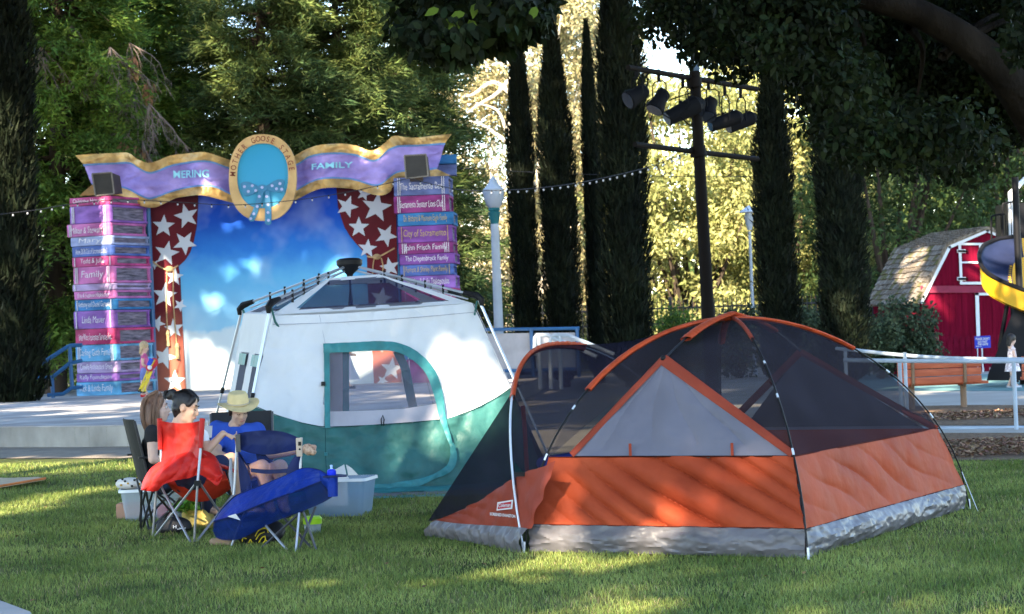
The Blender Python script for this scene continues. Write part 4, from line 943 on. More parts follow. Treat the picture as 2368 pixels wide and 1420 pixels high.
rFL, rFR, rBL, rBR = P(762, 643, 21.0), P(876, 634, 21.15), P(735, 655, 21.7), P(900, 648, 21.85)
hub = P(808, 612, 21.45)
front = plane(eFL, eFR, (gFL + gFR) / 2 + Vector((0, 0, .02)))
backw = plane(eBL, eBR, (gBL + gBR) / 2)
leftw = plane(eFL, eBL, (gFL + gBL) / 2)
def crk(a, s=3.2):
    return lambda p, u, v: fold(p, s, a) + wob(p, 1.1, a * 1.2) + crisp(p, s * 2.2, a * .35) + a * .5 * tension(u * 31 + 2.2 * v + math.sin(v * 4), 2) * (.25 + .75 * abs(v - .4))
seam = [(578, 936), (640, 962), (700, 980), (748, 989), (850, 985), (950, 978), (1036, 970), (1100, 946), (1150, 919), (1182, 897)]
topf = [(634, 730), (760, 727), (900, 718), (1000, 709), (1092, 701)]
door = [(749, 805), (800, 801), (860, 797), (905, 798), (940, 808), (968, 826), (990, 850), (1004, 880), (1013, 920), (1020, 960), (1024, 985), (749, 990)]
win = [(764, 818), (820, 815), (900, 811), (930, 820), (957, 838), (978, 862), (991, 895), (1001, 940), (760, 955)]
ind = inpoly(door)
mb = patch(MB(), topf, seam, front, 120, 70, crk(.016), keep=lambda x, y: not ind(x, y))
mb.build('front_wall', m_wht, gt)
# door: mesh window over a grey sill band
inner = lambda p, u, v: -.012
patch(MB(), [(750, 806), (860, 799), (905, 800), (940, 812), (975, 838)], [(750, 953), (850, 951), (930, 947), (990, 938), (1004, 934)], front, 40, 20, lambda p, u, v: -.01, keep=lambda x, y: ind(x, y)).build('door_mesh', m_msh, gt)
mb = MB(); patch(mb, [(975, 838), (1000, 934)], [(990, 850), (1016, 934)], front, 20, 6, lambda p, u, v: -.01); mb.build('door_mesh', m_msh, gt)
patch(MB(), [(750, 952), (850, 950), (930, 946), (990, 937), (1018, 932)], [(750, 989), (850, 985), (950, 978), (1026, 973)], front, 50, 8, crk(.006, 5)).build('door_sill', m_gry, gt)
# teal door binding
ribbon(MB(), [(756, 992), (755, 900), (754, 806)], 13, front, .035, 40, disp=.008).build('door_trim', m_tea, gt)
ribbon(MB(), smooth2([(746, 808), (800, 806), (860, 803), (905, 804), (940, 815), (968, 834), (990, 858), (1004, 888), (1014, 925), (1021, 965), (1033, 1005), (1041, 1030)]), 22, front, .045, 90, lambda t: 1 if t < .7 else 1 - (t - .7) * 2.1, disp=.012).build('door_trim', m_tea, gt)
ribbon(MB(), smooth2([(1041, 1028), (1046, 1050), (1042, 1075), (1030, 1090), (1000, 1105), (960, 1120), (905, 1126), (860, 1132), (815, 1136)]), 13, front, .06, 60, lambda t: .8 + .5 * abs(math.sin(t * 9)), disp=.02).build('door_trim', m_tea, gt)
MB().tube([front(882, 985, .012), front(880, 972, .03), front(884, 962, .03), front(887, 972, .03), front(886, 985, .012)], .006, 6).build('tie_loop', m_blk, gt)
MB().box(front(746, 890, .045), (.04, .03, .04)).build('zip_toggle', m_blk, gt)
# green skirt
groundf = [(548, 1160), (640, 1158), (760, 1152), (900, 1148), (1050, 1142), (1180, 1135), (1285, 1124)]
botg = [(540, 1138), (640, 1140), (760, 1134), (900, 1130), (1050, 1124), (1180, 1116), (1262, 1105)]
patch(MB(), seam, botg, front, 90, 34, crk(.03, 3.4)).build('front_skirt', m_grn, gt)
gl = [G(548, 1163), G(760, 1158), G(900, 1153), G(1050, 1148), G(1180, 1140), G(1287, 1124)]
# ground-sheet hem lying on the grass
hm = MB(); T = resample([front(x, y) for x, y in botg], 50); B_ = resample([p + Vector((0, -.03, .012)) for p in gl], 50)
hm.grid(lambda u, v: T[round(u * 50)].lerp(B_[round(u * 50)], v) + Vector((0, -.03 * math.sin(v * 3.1), fold((u * 9, v * 2, 0), 1.5, .02))), 50, 6); hm.build('floor_hem', m_flr, gt)
hm = MB(); hm.grid(lambda u, v: B_[round(u * 50)] + Vector((0, -.10 * v, .012 - .012 * v + .004)) + Vector((0, 0, wob((u * 12, v, 0), 2, .008))), 50, 2); hm.build('hem_tape', m_tea, gt)
hm = MB(); hm.grid(lambda u, v: (T[round(u * 50)].lerp(B_[round(u * 50)], v * .35 + .03)) + Vector((0, -.05 - .02 * v, .02 * (1 - v) + fold((u * 14, v, 3), 1.3, .015))), 50, 3); hm.build('hem_tape', m_tea, gt)
# side and rear walls
def quad_wall(a, b, c, d, name, m, n=(40, 30), amp=.006, keep=None):
    mb = MB(); nn = (Vector(b) - Vector(a)).cross(Vector(d) - Vector(a)).normalized(); N_ = n
    V = []
    for j in range(n[1] + 1):
        for i in range(n[0] + 1):
            u, v = i / n[0], j / n[1]; p = Vector(a).lerp(b, u).lerp(Vector(d).lerp(c, u), v); V.append(p + nn * (fold(p, 3, amp)))
    F = []
    for j in range(n[1]):
        for i in range(n[0]):
            if keep and not keep((i + .5) / n[0], (j + .5) / n[1]): continue
            k = j * (n[0] + 1) + i; F.append((k, k + 1, k + n[0] + 2, k + n[0] + 1))
    return mb.add(V, F).build(name, m, gt)
def L3(a, b, t): return Vector(a).lerp(b, t)
vs = .60
bwin = (.30, .72, .30, .80)
quad_wall(eBL, eBR, L3(eBR, gBR, .62), L3(eBL, gBL, .62), 'rear_wall', m_wht, (60, 40), .004, keep=lambda u, v: not (.22 < u < .86 and .18 < v < 1.1))
quad_wall(L3(eBL, gBL, .62), L3(eBR, gBR, .62), gBR, gBL, 'rear_skirt', m_grn, (40, 12), .006)
quad_wall(eBL, eFL, L3(eFL, gFL, .62), L3(eBL, gBL, .62), 'side_wall', m_wht, (40, 40), .008, keep=lambda u, v: not ((.18 < u < .42 or .62 < u < .9) and .36 < v < 1.1))
quad_wall(L3(eBL, gBL, .62), L3(eFL, gFL, .62), gFL, gBL, 'side_skirt', m_grn, (30, 12), .008)
quad_wall(eFR, eBR, L3(eBR, gBR, .62), L3(eFR, gFR, .52), 'side_wall', m_wht, (30, 30), .006)
quad_wall(L3(eFR, gFR, .52), L3(eBR, gBR, .62), gBR, gFR, 'side_skirt', m_grn, (30, 12), .006)
for u0, u1 in ((.18, .42), (.62, .90)):
    a = L3(L3(eBL, eFL, u0), L3(L3(eBL, gBL, .62), L3(eFL, gFL, .62), u0), .36); b = L3(L3(eBL, eFL, u1), L3(L3(eBL, gBL, .62), L3(eFL, gFL, .62), u1), .36)
    a2 = L3(L3(eBL, gBL, .62), L3(eFL, gFL, .62), u0); b2 = L3(L3(eBL, gBL, .62), L3(eFL, gFL, .62), u1)
    quad_wall(a, b, b2, a2, 'window_mesh', m_navy, (6, 10), 0)
    quad_wall(a, b, L3(b, b2, .16), L3(a, a2, .16), 'window_flap', m_tea, (8, 4), .004).location = Vector((-.02, -.02, 0))
# rear window: mesh with teal frame seen through the door
rw = lambda u, v: L3(L3(eBL, eBR, u), L3(L3(eBL, gBL, .62), L3(eBR, gBR, .62), u), v)
MB().grid(lambda u, v: rw(.22 + .64 * u, .18 + .82 * v), 12, 10).build('rear_window_mesh', mat('tent_thin_mesh', (.20, .20, .25), var=.05, alpha=.15), gt)
def strip3(pts, w, m, name):
    q = smooth_line(pts, 6); mb = MB(); V = []
    for i, p in enumerate(q): V += [p - ge1 * w / 2, p + ge1 * w / 2]
    mb.add(V, [(2 * i, 2 * i + 1, 2 * i + 3, 2 * i + 2) for i in range(len(q) - 1)]); return mb.build(name, m, gt)
bp_ = lambda x, y: backw(x, y, .03)
strip3([bp_(797, 812), bp_(797, 880), bp_(797, 955)], .085, m_tea, 'rear_window_trim')
strip3([bp_(917, 812), bp_(935, 850), bp_(945, 900), bp_(956, 950)], .10, m_tea, 'rear_window_trim')
patch(MB(), [(757, 812), (792, 812)], [(757, 953), (793, 953)], plane(backw(0, 0) - Vector((0, .3, 0)), backw(500, 0) - Vector((0, .3, 0)), backw(500, 900) - Vector((0, .3, 0))), 6, 10, crk(.02, 6)).build('rolled_flap', m_gry, gt)
# roof
def tri_roof(a, b, c, d, hole, name):
    """white roof panel with a dark mesh inset"""
    quad_wall(a, b, c, d, name, m_wht, (40, 20), .004, keep=lambda u, v: not hole(u, v))
    e = .02
    quad_wall(L3(L3(a, b, .06), L3(d, c, .06), .07), L3(L3(a, b, .94), L3(d, c, .94), .07), L3(L3(a, b, .9), L3(d, c, .9), .95), L3(L3(a, b, .1), L3(d, c, .1), .95), 'roof_mesh', m_mdk, (10, 6), 0)
hole = lambda u, v: (.07 + .02 * v < u < .93 - .02 * v) and .08 < v < .92
tri_roof(rFL, rFR, eFR, eFL, hole, 'roof_panel'); tri_roof(rBL, rFL, eFL, eBL, hole, 'roof_panel'); tri_roof(rFR, rBR, eBR, eFR, hole, 'roof_panel'); tri_roof(rBR, rBL, eBL, eBR, hole, 'roof_panel')
quad_wall(rFL, rFR, rBR, rBL, 'roof_cap', m_wht, (6, 6), .003)
# frame: legs, rafters, hub, joints
jFL, jFR, jBL, jBR = P(627, 700, 20.25), P(1103, 684, 20.85), P(562, 706, 22.1), P(1058, 681, 22.6)
legs = [(jFL, gFL + Vector((-.06, -.1, 0))), (jFR, gFR + Vector((.05, -.05, 0))), (jBL, G(462, 1118)), (jBR, gBR + Vector((.1, .1, 0)))]
for a, b in legs:
    lg = MB().tube([a, L3(a, b, .48)], .0145, 8).build('leg', m_alu, gt)
    MB().tube([L3(a, b, .46), Vector((b.x, b.y, .0))], .0115, 8).build('lower_tube', m_alu, lg)
    MB().tube([L3(a, b, .455), L3(a, b, .485)], .021, 8).build('leg_collar', m_blk, lg)
    MB().tube([Vector((b.x, b.y, .03)), Vector((b.x, b.y, 0))], .02, 8).build('leg_foot', m_blk, lg)
MB().lathe([(.02, -.16), (.035, -.1), (.10, -.04), (.135, .0), (.135, .045), (.10, .065), (.02, .07)], hub, 12).build('hub', m_blk, gt)
MB().tube([hub + Vector((0, 0, -.14)), hub + Vector((0, 0, -.27)), hub + Vector((.0, -.02, -.42))], [.01, .012, .03], 8).build('hub_hook', m_blk, gt)
for j in (jFL, jFR, jBL, jBR):
    d = (j - hub).normalized(); sd = d.cross(Vector((0, 0, 1))).normalized()
    up = MB().tube([hub + d * .1, j], .0125, 8).build('rafter', m_alu, gt)
    MB().tube([hub + d * .1 + Vector((0, 0, -.045)), L3(hub, j, .55) + Vector((0, 0, -.05)), L3(hub, j, .93) + Vector((0, 0, -.055))], .009, 8).build('strut', m_alu, up)
    for t_ in (.28, .42, .60, .74):
        c = L3(hub, j, t_); MB().tube([c + Vector((0, 0, .03)), c + Vector((0, 0, -.10))], .013, 6).build('clip', m_blk, up)
    MB().tube([L3(hub, j, .9), j, j + Vector((0, 0, -.03)) + (j - hub).normalized() * .05, j + Vector((0, 0, -.09)) + d * .05], [.024, .038, .034, .02], 8).build('joint', m_blk, up)
    MB().tube([j + Vector((0, 0, -.05)), L3(j, gc, .03) + Vector((0, 0, -.13)), L3(j, gc, .09) + Vector((0, 0, -.12))], .012, 6).build('strap', m_grn, up)
# floor inside
MB().add([gFL + Vector((.1, .1, .015)), gFR + Vector((-.1, .1, .015)), gBR + Vector((-.1, -.1, .015)), gBL + Vector((.1, -.1, .015))], [(0, 1, 2, 3)]).build('floor', m_flr, gt)

# stitched seams
m_seam = mat('seam_thread', (.36, .36, .42), var=.1, rough=.9, spec=.05); m_seamd = mat('dark_seam', (.012, .05, .05), var=.1, rough=.9, spec=.05)
def seam_px(pts, proj, m, off=.022, r=.0035, name='seam'): return MB().tube([proj(q.x, q.y, off) for q in resample([(a, b, 0) for a, b in pts], 30)], r, 5, False).build(name, m, gt)
seam_px([(630, 752), (760, 748), (900, 740), (1000, 732), (1099, 723)], front, m_seam); seam_px(seam, front, m_seamd, .024, .004); seam_px([(628, 728), (604, 830), (582, 934)], front, m_seam); seam_px([(1094, 703), (1140, 800), (1180, 895)], front, m_seam)
seam_px([(752, 800), (744, 760), (738, 730)], front, m_seam, .02, .002); seam_px([(751, 992), (752, 1060), (756, 1132)], front, m_seamd, .03, .003)
for y0, y1 in ((990, 1130),): MB().box(front(752, 1052, .04), (.03, .02, .03)).build('zip_toggle', m_tea, gt)
# ================================================================ orange dome tent with a screen porch
m_ora = mat('tent_orange', (.31, .048, .019), var=.14, scale=2.2, rough=.6, bump=.35, bscale=22, bdist=.01, trans=.12, spec=.1, col2=(.35, .06, .022), crease=(2.2, .55, .03))
m_ora2 = mat('tent_rust', (.25, .045, .025), var=.15, scale=3, rough=.6, bump=.35, bscale=22, spec=.1, trans=.1, crease=(4, .6, .03))
m_slv = mat('tent_sleeve', (.42, .06, .018), var=.18, scale=9, rough=.55, bump=.6, bscale=30, bdist=.012, spec=.15, crease=(14, .8, .015))
m_tgy = mat('tent_window_grey', (.145, .14, .175), var=.12, scale=2.4, rough=.55, bump=.3, bscale=9, bdist=.015, spec=.15, trans=.12, crease=(2.5, .7, .025))
m_ttp = mat('tent_taupe_tarp', (.125, .115, .12), var=.25, scale=3, rough=.42, bump=.3, bscale=15, bdist=.015, spec=.3, crease=(7, .8, .02))
m_bmesh = mat('tent_black_mesh', (.034, .030, .038), var=.2, rough=.95, alpha=.55, spec=.0)
m_bmesh2 = mat('tent_dark_mesh', (.018, .016, .026), var=.2, rough=.95, alpha=.72, spec=.0)
m_pole = mat('black_pole', (.008, .008, .009), rough=.4, var=.1, spec=.2)
m_wpole = mat('pale_pole', (.62, .64, .68), rough=.35, metal=.3, var=.05)
oN, oR, oL = G(1870, 1296), G(2243, 1178), G(1212, 1280)
o1_ = (oL - oN); oa = o1_.length; o1_.normalize(); o2_ = Vector((-o1_.y, o1_.x, 0)); o2_ = o2_ if o2_.dot(oR - oN) > 0 else -o2_
ob = (oR - oN).dot(o2_); oB = oL + o2_ * ob
def O(a, b, z): return oN + o1_ * a + o2_ * b + Vector((0, 0, z))
oc = O(oa / 2, ob / 2, 0)
ot = thing('dome_tent', 'orange dome tent with black mesh and a screened porch', 'tent', oc)
PK = P(1692, 735, 15.45); Hh = PK.z
shift = PK - O(oa / 2, ob / 2, Hh)
def arc(A, B, t, H=None, p=.58):
    H = H or Hh; k = math.sin(math.pi * t)
    q = Vector(A).lerp(B, t) + shift * k; q.z = H * max(0, 1 - (2 * t - 1) ** 2) ** p; return q
def poleA(t): return arc(oL, oR, t)
def poleB(t): return arc(oN, oB, t)
# height at which fabric bands meet the poles
def on_pole(f, z, side):
    lo, hi = (0, .5) if side == 0 else (.5, 1)
    for _ in range(30):
        m_ = (lo + hi) / 2; up = f(m_).z < z
        if side == 0: lo, hi = (m_, hi) if up else (lo, m_)
        else: lo, hi = (lo, m_) if up else (m_, hi)
    return (lo + hi) / 2
def inset(q, k=.03):                              # the cloth hangs just inside the pole
    c = Vector((oc.x, oc.y, q.z)); return q + (c - q).normalized() * k
z1, z2 = .20, .66                                 # top of the tarp tub, top of the orange band
def corner(f, side, z): return inset(f(on_pole(f, z, side)))
cN = [O(.03, .03, .012), corner(poleB, 0, z1), corner(poleB, 0, z2)]
cL = [O(oa - .03, .03, .012), corner(poleA, 0, z1), corner(poleA, 0, z2)]
cR = [O(.03, ob - .03, .012), corner(poleA, 1, z1), corner(poleA, 1, z2)]
cB = [O(oa - .03, ob - .03, .012), corner(poleB, 1, z1), corner(poleB, 1, z2)]
def cloth(name, a, b, c, d, m, n, disp, par=ot, sag=0.0):
    """a-b along the top, d-c along the bottom"""
    a, b, c, d = map(Vector, (a, b, c, d)); nn = (b - a).cross(d - a).normalized()
    if nn.dot(a - oc - Vector((0, 0, .5))) < 0: nn = -nn
    def f(u, v):
        p = a.lerp(b, u).lerp(d.lerp(c, u), v); return p + nn * (disp(p, u, v) if disp else 0) + Vector((0, 0, -sag * math.sin(math.pi * u) * (1 - v)))
    return MB().grid(f, n[0], n[1]).build(name, m, par)
def tub(p, u, v): q_ = Vector((p.x * .55, p.y * .55, p.z * 1.7)); return crisp(q_, 9, .013) + crisp(q_, 22, .004) + fold(p, 4, .012) + .05 * math.sin(v * math.pi) * math.sin(math.pi * min(1, u * 6) / 2) * math.sin(math.pi * min(1, (1 - u) * 6) / 2)
def drape(p, u, v):                               # folds pulled slantwise between the pole corners
    w = max(0.0, 1 - abs(u - .60) * 1.7); k = u * 21 - v * 9.0 + 1.3 * math.sin(u * 7 - v * 2); return .055 * tension(k, 2.0) * w * (.25 + .75 * math.sin(math.pi * min(1, v * .6 + .12))) + fold(p, 3.2, .008) + wob(p, 1.3, .014) + crisp(p, 11, .002)
def drape2(p, u, v): return .018 * tension(u * 17 - v * 6 + .5 * math.sin(v * 3 + u * 9), 2.2) * max(0, 1 - abs(u - .45) * 1.6) * (.2 + .8 * math.sin(math.pi * v)) + fold(p, 3, .009) + wob(p, 1.3, .014) + crisp(p, 11, .0015)
cloth('floor_tub', cL[1], cN[1], cN[0], cL[0], m_ttp, (170, 18), tub); cloth('floor_tub', cN[1], cR[1], cR[0], cN[0], m_ttp, (200, 18), tub)
cloth('floor_tub', cR[1], cB[1], cB[0], cR[0], m_ttp, (30, 6), None); cloth('floor_tub', cB[1], cL[1], cL[0], cB[0], m_ttp, (30, 6), None)
cloth('orange_band', cL[2], cN[2], cN[1], cL[1], m_ora, (150, 50), drape); cloth('orange_band', cN[2], cR[2], cR[1], cN[1], m_ora, (150, 50), drape2)
cloth('orange_band', cR[2], cB[2], cB[1], cR[1], m_ora2, (30, 10), None)
# upper skin: four mesh faces between the poles, in rows
def face(fa, sa, fb, sb, name, m, z0=z2, bulge=0.0, n=(24, 18)):
    ta, tb_ = on_pole(fa, z0, sa), on_pole(fb, z0, sb)
    def f(u, v):
        a = inset(fa(ta + (.5 - ta) * v), .025); b = inset(fb(tb_ + (.5 - tb_) * v), .025); p = a.lerp(b, u)
        p = p + Vector((0, 0, bulge * math.sin(math.pi * u) * math.sin(math.pi * min(1, v * 1.1)))); return p
    return MB().grid(f, *n).build(name, m, ot)
face(poleB, 0, poleA, 1, 'mesh_wall', m_bmesh); face(poleA, 1, poleB, 1, 'mesh_wall', m_bmesh); face(poleB, 1, poleA, 0, 'mesh_wall', m_bmesh)
# near wall: grey triangular window with rust edges, held out by the short brow pole
AP = P(1534, 832, 14.55)
wp = plane(AP, cL[2].lerp(cN[2], .05), cN[2])
def crn(p, u, v): return fold(p, 2.6, .010) + wob(p, 1.4, .010) + crisp(p, 6, .003) + .014 * tension(u * 13 + v * 3 + math.sin(v * 5), 2) * v
Lc, Nc = cL[2], cN[2]
def tri(a, b, c, m, name, n=36, disp=None, par=ot):
    a, b, c = map(Vector, (a, b, c)); nn = (b - a).cross(c - a).normalized(); nn = nn if nn.dot(CAM - a) > 0 else -nn
    return MB().grid(lambda u, v: a.lerp(b.lerp(c, u), v) + nn * (disp(a.lerp(b.lerp(c, u), v), u, v) if disp else 0), n, n).build(name, m, par)
Ll = Lc.lerp(Nc, .10)
tri(AP, Ll, Nc, m_tgy, 'window_panel', 80, lambda p, u, v: crn(p, u, v) * min(1, 6 * (1 - v)))
nz_ = (Ll - AP).cross(Nc - AP).normalized(); nz_ = nz_ if nz_.dot(CAM - AP) > 0 else -nz_
def tape3(a, b, w, m, name, lift=.012, wa=None, n=14):
    a, b = Vector(a), Vector(b); s = (b - a).cross(nz_).normalized()
    return MB().grid(lambda u, v: a.lerp(b, u) + s * (v - .5) * (w + ((wa or w) - w) * u) + nz_ * (lift + .01 * math.sin(v * math.pi) + wob((u * 20, v * 3, 1), 1, .006)), n, 4).build(name, m, ot)
tape3(AP, Ll + Vector((0, 0, .01)), .05, m_ora2, 'window_edge'); tape3(AP, Nc + Vector((0, 0, .01)), .08, m_ora2, 'window_edge', wa=.05)
tape3(Ll, Nc, .012, m_pole, 'window_zip', .006)
for t_ in (.28, .74):
    p = Ll.lerp(Nc, t_); MB().tube([p + nz_ * .02, p + nz_ * .02 + Vector((0, 0, .085))], .011, 6).build('zip_tab', m_ora2, ot)
# mesh above the window up to the poles
tA, tB = on_pole(poleA, z2, 0), on_pole(poleB, 0 or z2, 0)
MB().grid(lambda u, v: inset(poleA(tA + (.5 - tA) * u), .02).lerp(Ll.lerp(AP, min(1, u * 1.02)) if u < .98 else AP, v) if False else inset(poleA(tA + (.5 - tA) * u), .02).lerp(Lc.lerp(AP, min(1, u * 1.5)) if u < .667 else AP.lerp(PK + Vector((0, 0, -.02)), (u - .667) * 3), v), 24, 10).build('mesh_wall', m_bmesh, ot)
MB().grid(lambda u, v: inset(poleB(tB + (.5 - tB) * u), .02).lerp(Nc.lerp(AP, min(1, u * 1.5)) if u < .667 else AP.lerp(PK + Vector((0, 0, -.02)), (u - .667) * 3), v), 24, 10).build('mesh_wall', m_bmesh, ot)
# far wall triangle seen through the mesh
AF = P(1852, 812, 16.55)
tri(AF, cR[2].lerp(cB[2], .06), cR[2].lerp(cB[2], .9), m_tgy, 'window_panel', 10)
nz_ = (cR[2] - AF).cross(cB[2] - AF).normalized(); nz_ = nz_ if nz_.dot(CAM - AF) > 0 else -nz_
tape3(AF, cR[2], .06, m_ora2, 'window_edge'); tape3(AF, cB[2], .06, m_ora2, 'window_edge')
# poles and sleeves
def pole(f, t0, t1, r, m, name, n=26): return MB().tube([f(t0 + (t1 - t0) * i / n) for i in range(n + 1)], r, 8).build(name, m, ot)
pole(poleA, 0, 1, .0065, m_pole, 'pole', 60); pole(poleB, 0, 1, .0065, m_pole, 'pole', 60)
def sleeve(f, t0, t1, w, name='pole_sleeve', m=m_slv, n=44, out=.01):
    V = []; mb = MB(); K = 8
    for i in range(n + 1):
        t = t0 + (t1 - t0) * i / n; p = f(t); d = (f(min(1, t + .01)) - f(max(0, t - .01))).normalized(); ctr = Vector((oc.x, oc.y, .2)); o_ = (p - ctr); o_ = (o_ - d * o_.dot(d)).normalized(); s = d.cross(o_).normalized()
        ww = w * (1 + .10 * math.sin(i * 2.3) + .05 * math.sin(i * 5.1))
        for k in range(K):
            an = 2 * math.pi * k / K; V.append(p + o_ * math.cos(an) * .018 + s * math.sin(an) * ww / 2 - o_ * .004)
    mb.add(V, [(i * K + k, i * K + (k + 1) % K, (i + 1) * K + (k + 1) % K, (i + 1) * K + k) for i in range(n) for k in range(K)]); return mb.build(name, m, ot)
sleeve(poleA, .163, .76, .085); sleeve(poleB, .30, .5, .028, m=m_ora2); sleeve(poleB, .5, .72, .06)
for f, ts in ((poleA, (.055, .125, .83, .92)), (poleB, (.06, .14, .215))):
    for t_ in ts: pole(f, t_, t_ + .007, .0080, m_wpole, 'ferrule', 2)
for p_, f in ((oN, poleB), (oL, poleA), (oR, None)):
    q = (f(.0015) if f else poleA(.9985)); MB().tube([q, Vector((p_.x, p_.y, 0))], .009, 6).build('pole_foot', m_wpole, ot)
# brow pole
def brow(t): 
    a, b, c = AP, PK + Vector((0, 0, .035)), AF; return a.lerp(b, t * 2) + Vector((0, 0, .05 * math.sin(math.pi * t * 2))) if t < .5 else b.lerp(c, t * 2 - 1) + Vector((0, 0, .05 * math.sin(math.pi * (t * 2 - 1))))
pole(brow, 0, 1, .008, m_pole, 'pole', 30); sleeve(brow, .16, .5, .10); sleeve(brow, .5, .8, .08)
MB().ell(AP + Vector((0, -.01, .01)), (.022, .022, .022)).build('pole_tip', m_blk, ot)
# ---- the screened porch
def hoop(t):                                      # leans outward from the tent
    p = Vector(oL).lerp(oB, t); k = math.sin(math.pi * t); q = p + o1_ * (.62 * k ** .7); q.z = 1.43 * max(0, 1 - abs(2 * t - 1) ** 2.3) ** .60; return q
pole(hoop, 0, 1, .0085, m_wpole, 'hoop_pole', 60); sleeve(hoop, .17, .62, .075, n=50)
T1 = G(992, 1240); T2 = T1 + o2_ * (ob - 2 * (T1 - oN).dot(o2_)); Lg = O(oa + .02, .02, .0)
tA0 = .17
def side_mesh(u, v):                              # from hoop down to the porch hem
    h = hoop(.03 + .47 * u); g = Lg.lerp(T1, min(1, u * 1.25)) if u < .8 else T1.lerp(T2, (u - .8) * 2.5); g = Vector((g.x, g.y, .12)); return inset(h, .02).lerp(g, v)
MB().grid(side_mesh, 30, 20).build('porch_mesh', m_bmesh2, ot)
MB().grid(lambda u, v: inset(hoop(.5 + .47 * u), .02).lerp(Vector(((T1.lerp(T2, .5)).lerp(T2, min(1, u * 1.4)).x, (T1.lerp(T2, .5)).lerp(T2, min(1, u * 1.4)).y, .12)) if u < .7 else Vector((T2.lerp(oB, (u - .7) * 3.2).x, T2.lerp(oB, (u - .7) * 3.2).y, .12)), v), 24, 14).build('porch_mesh', m_bmesh2, ot)
# porch roof between hoop and dome
MB().grid(lambda u, v: inset(hoop(.06 + .88 * u), .015).lerp(inset((poleA(.03 + .47 * u * 2) if u < .5 else poleB(1 - (.03 + .47 * (1 - u) * 2))), .02), v) - Vector((0, 0, .06 * math.sin(math.pi * v) * math.sin(math.pi * u))), 40, 14).build('porch_roof', m_bmesh2, ot)
# porch rust wedge and tarp hem on the near side
pw = plane(Lg + Vector((-.02, -.02, 0)), T1 + Vector((-.02, -.02, 0)), hoop(.13) + Vector((-.02, -.03, 0)))
wedge_top = [(1030, 1197), (1110, 1160), (1170, 1118), (1212, 1095), (1262, 1078), (1290, 1066)]
wedge_bot = [(1000, 1206), (1060, 1213), (1120, 1217), (1180, 1220), (1215, 1226), (1232, 1222)]
patch(MB(), wedge_top, wedge_bot, pw, 40, 16, lambda p, u, v: fold(p, 5, .014) + .006 * tension(u * 18 - v * 9, 2) + .012).build('porch_wedge', m_ora2, ot)
patch(MB(), [(1012, 1204), (1060, 1211), (1120, 1215), (1180, 1218), (1226, 1222)], [(990, 1240), (1060, 1250), (1120, 1260), (1170, 1272), (1212, 1281)], pw, 90, 14, lambda p, u, v: crisp(p, 9, .014) + fold(p, 5, .02) + .03 * math.sin(math.pi * v) + .012).build('porch_hem', m_ttp, ot)
ribbon(MB(), [(1209, 938), (1214, 1000), (1219, 1094)], 10, plane(hoop(.17), hoop(.17) + Vector((0, 0, -.7)) + Vector((.04, -.02, 0)), hoop(.17) + o1_), .0, 20).build('porch_strap', m_ora2, ot)
MB().box(pw(1213, 1098, .03), (.09, .03, .03)).build('porch_buckle', m_blk, ot)
# printed maker's mark on the wedge
m_prw = mat('white_print', (.62, .60, .60), var=.1); m_prr = mat('red_print', (.40, .02, .03), var=.1)
flat(MB(), [(1160, 1163), (1196, 1157), (1194, 1178), (1158, 1182)], pw, .032, .002).build('badge', m_prw, ot, smooth=False)
flat(MB(), [(1163, 1166), (1193, 1161), (1191, 1175), (1161, 1179)], pw, .035, .002).build('badge', m_prr, ot, smooth=False)
text_px(MB(), 'Coleman', 1164, 1192, 1166, 1175, pw, .040, .2, .01, -.06).build('lettering', m_prw, ot, smooth=False)
text_px(MB(), 'SCREENED EVANSTON', 1143, 1202, 1186, 1193, pw, .036, .0, .02, .10).build('lettering', m_prw, ot, smooth=False)
# guy peg at the far right corner, floor
MB().add([oN + Vector((0, .08, .02)), oR + Vector((-.08, 0, .02)), oB + Vector((0, -.08, .02)), oL + Vector((.08, 0, .02))], [(0, 1, 2, 3)]).build('floor', m_ttp, ot)
MB().tube([poleA(.985), P(2262, 1184, 16.2)], .003, 5).build('guy_line', m_wpole, ot)
MB().tube([P(2138, 1012, 16.4), P(2152, 1008, 16.4)], .012, 6).build('pole_clip', m_blk, ot)
# folded blanket lying inside the porch
bl = blob('stuff_sack', [(P(1255, 1072, 15.6), .055, P(1320, 1062, 15.9), .06)], voxel=.02)
tag(link_blob(bl, mat('sack_blue', (.02, .06, .35), var=.2, rough=.6), base=P(1285, 1085, 15.7)), 'bright blue stuff sack seen through the porch mesh of the orange tent', 'bag')

m_oseam = mat('orange_seam', (.07, .012, .008), var=.1, rough=.9, spec=.05)
def seam3(a, b, name='seam', r=.0035, n=12): return MB().tube([Vector(a).lerp(b, i / n) + (CAM - Vector(a)).normalized() * .012 for i in range(n + 1)], r, 5, False).build(name, m_oseam, ot)
for a, b in ((cL[1], cN[1]), (cN[1], cR[1]), (cN[2], cR[2]), (cL[2], cN[2])): seam3(a, b)
for c in (cN, cR):
    MB().tube([c[1] + Vector((0, 0, .0)), c[1] + (c[1] - inset(c[1], .05)).normalized() * .03], .006, 6).build('pole_clip', m_blk, ot); MB().tube([c[2], c[2] + (c[2] - inset(c[2], .05)).normalized() * .03], .006, 6).build('pole_clip', m_blk, ot)
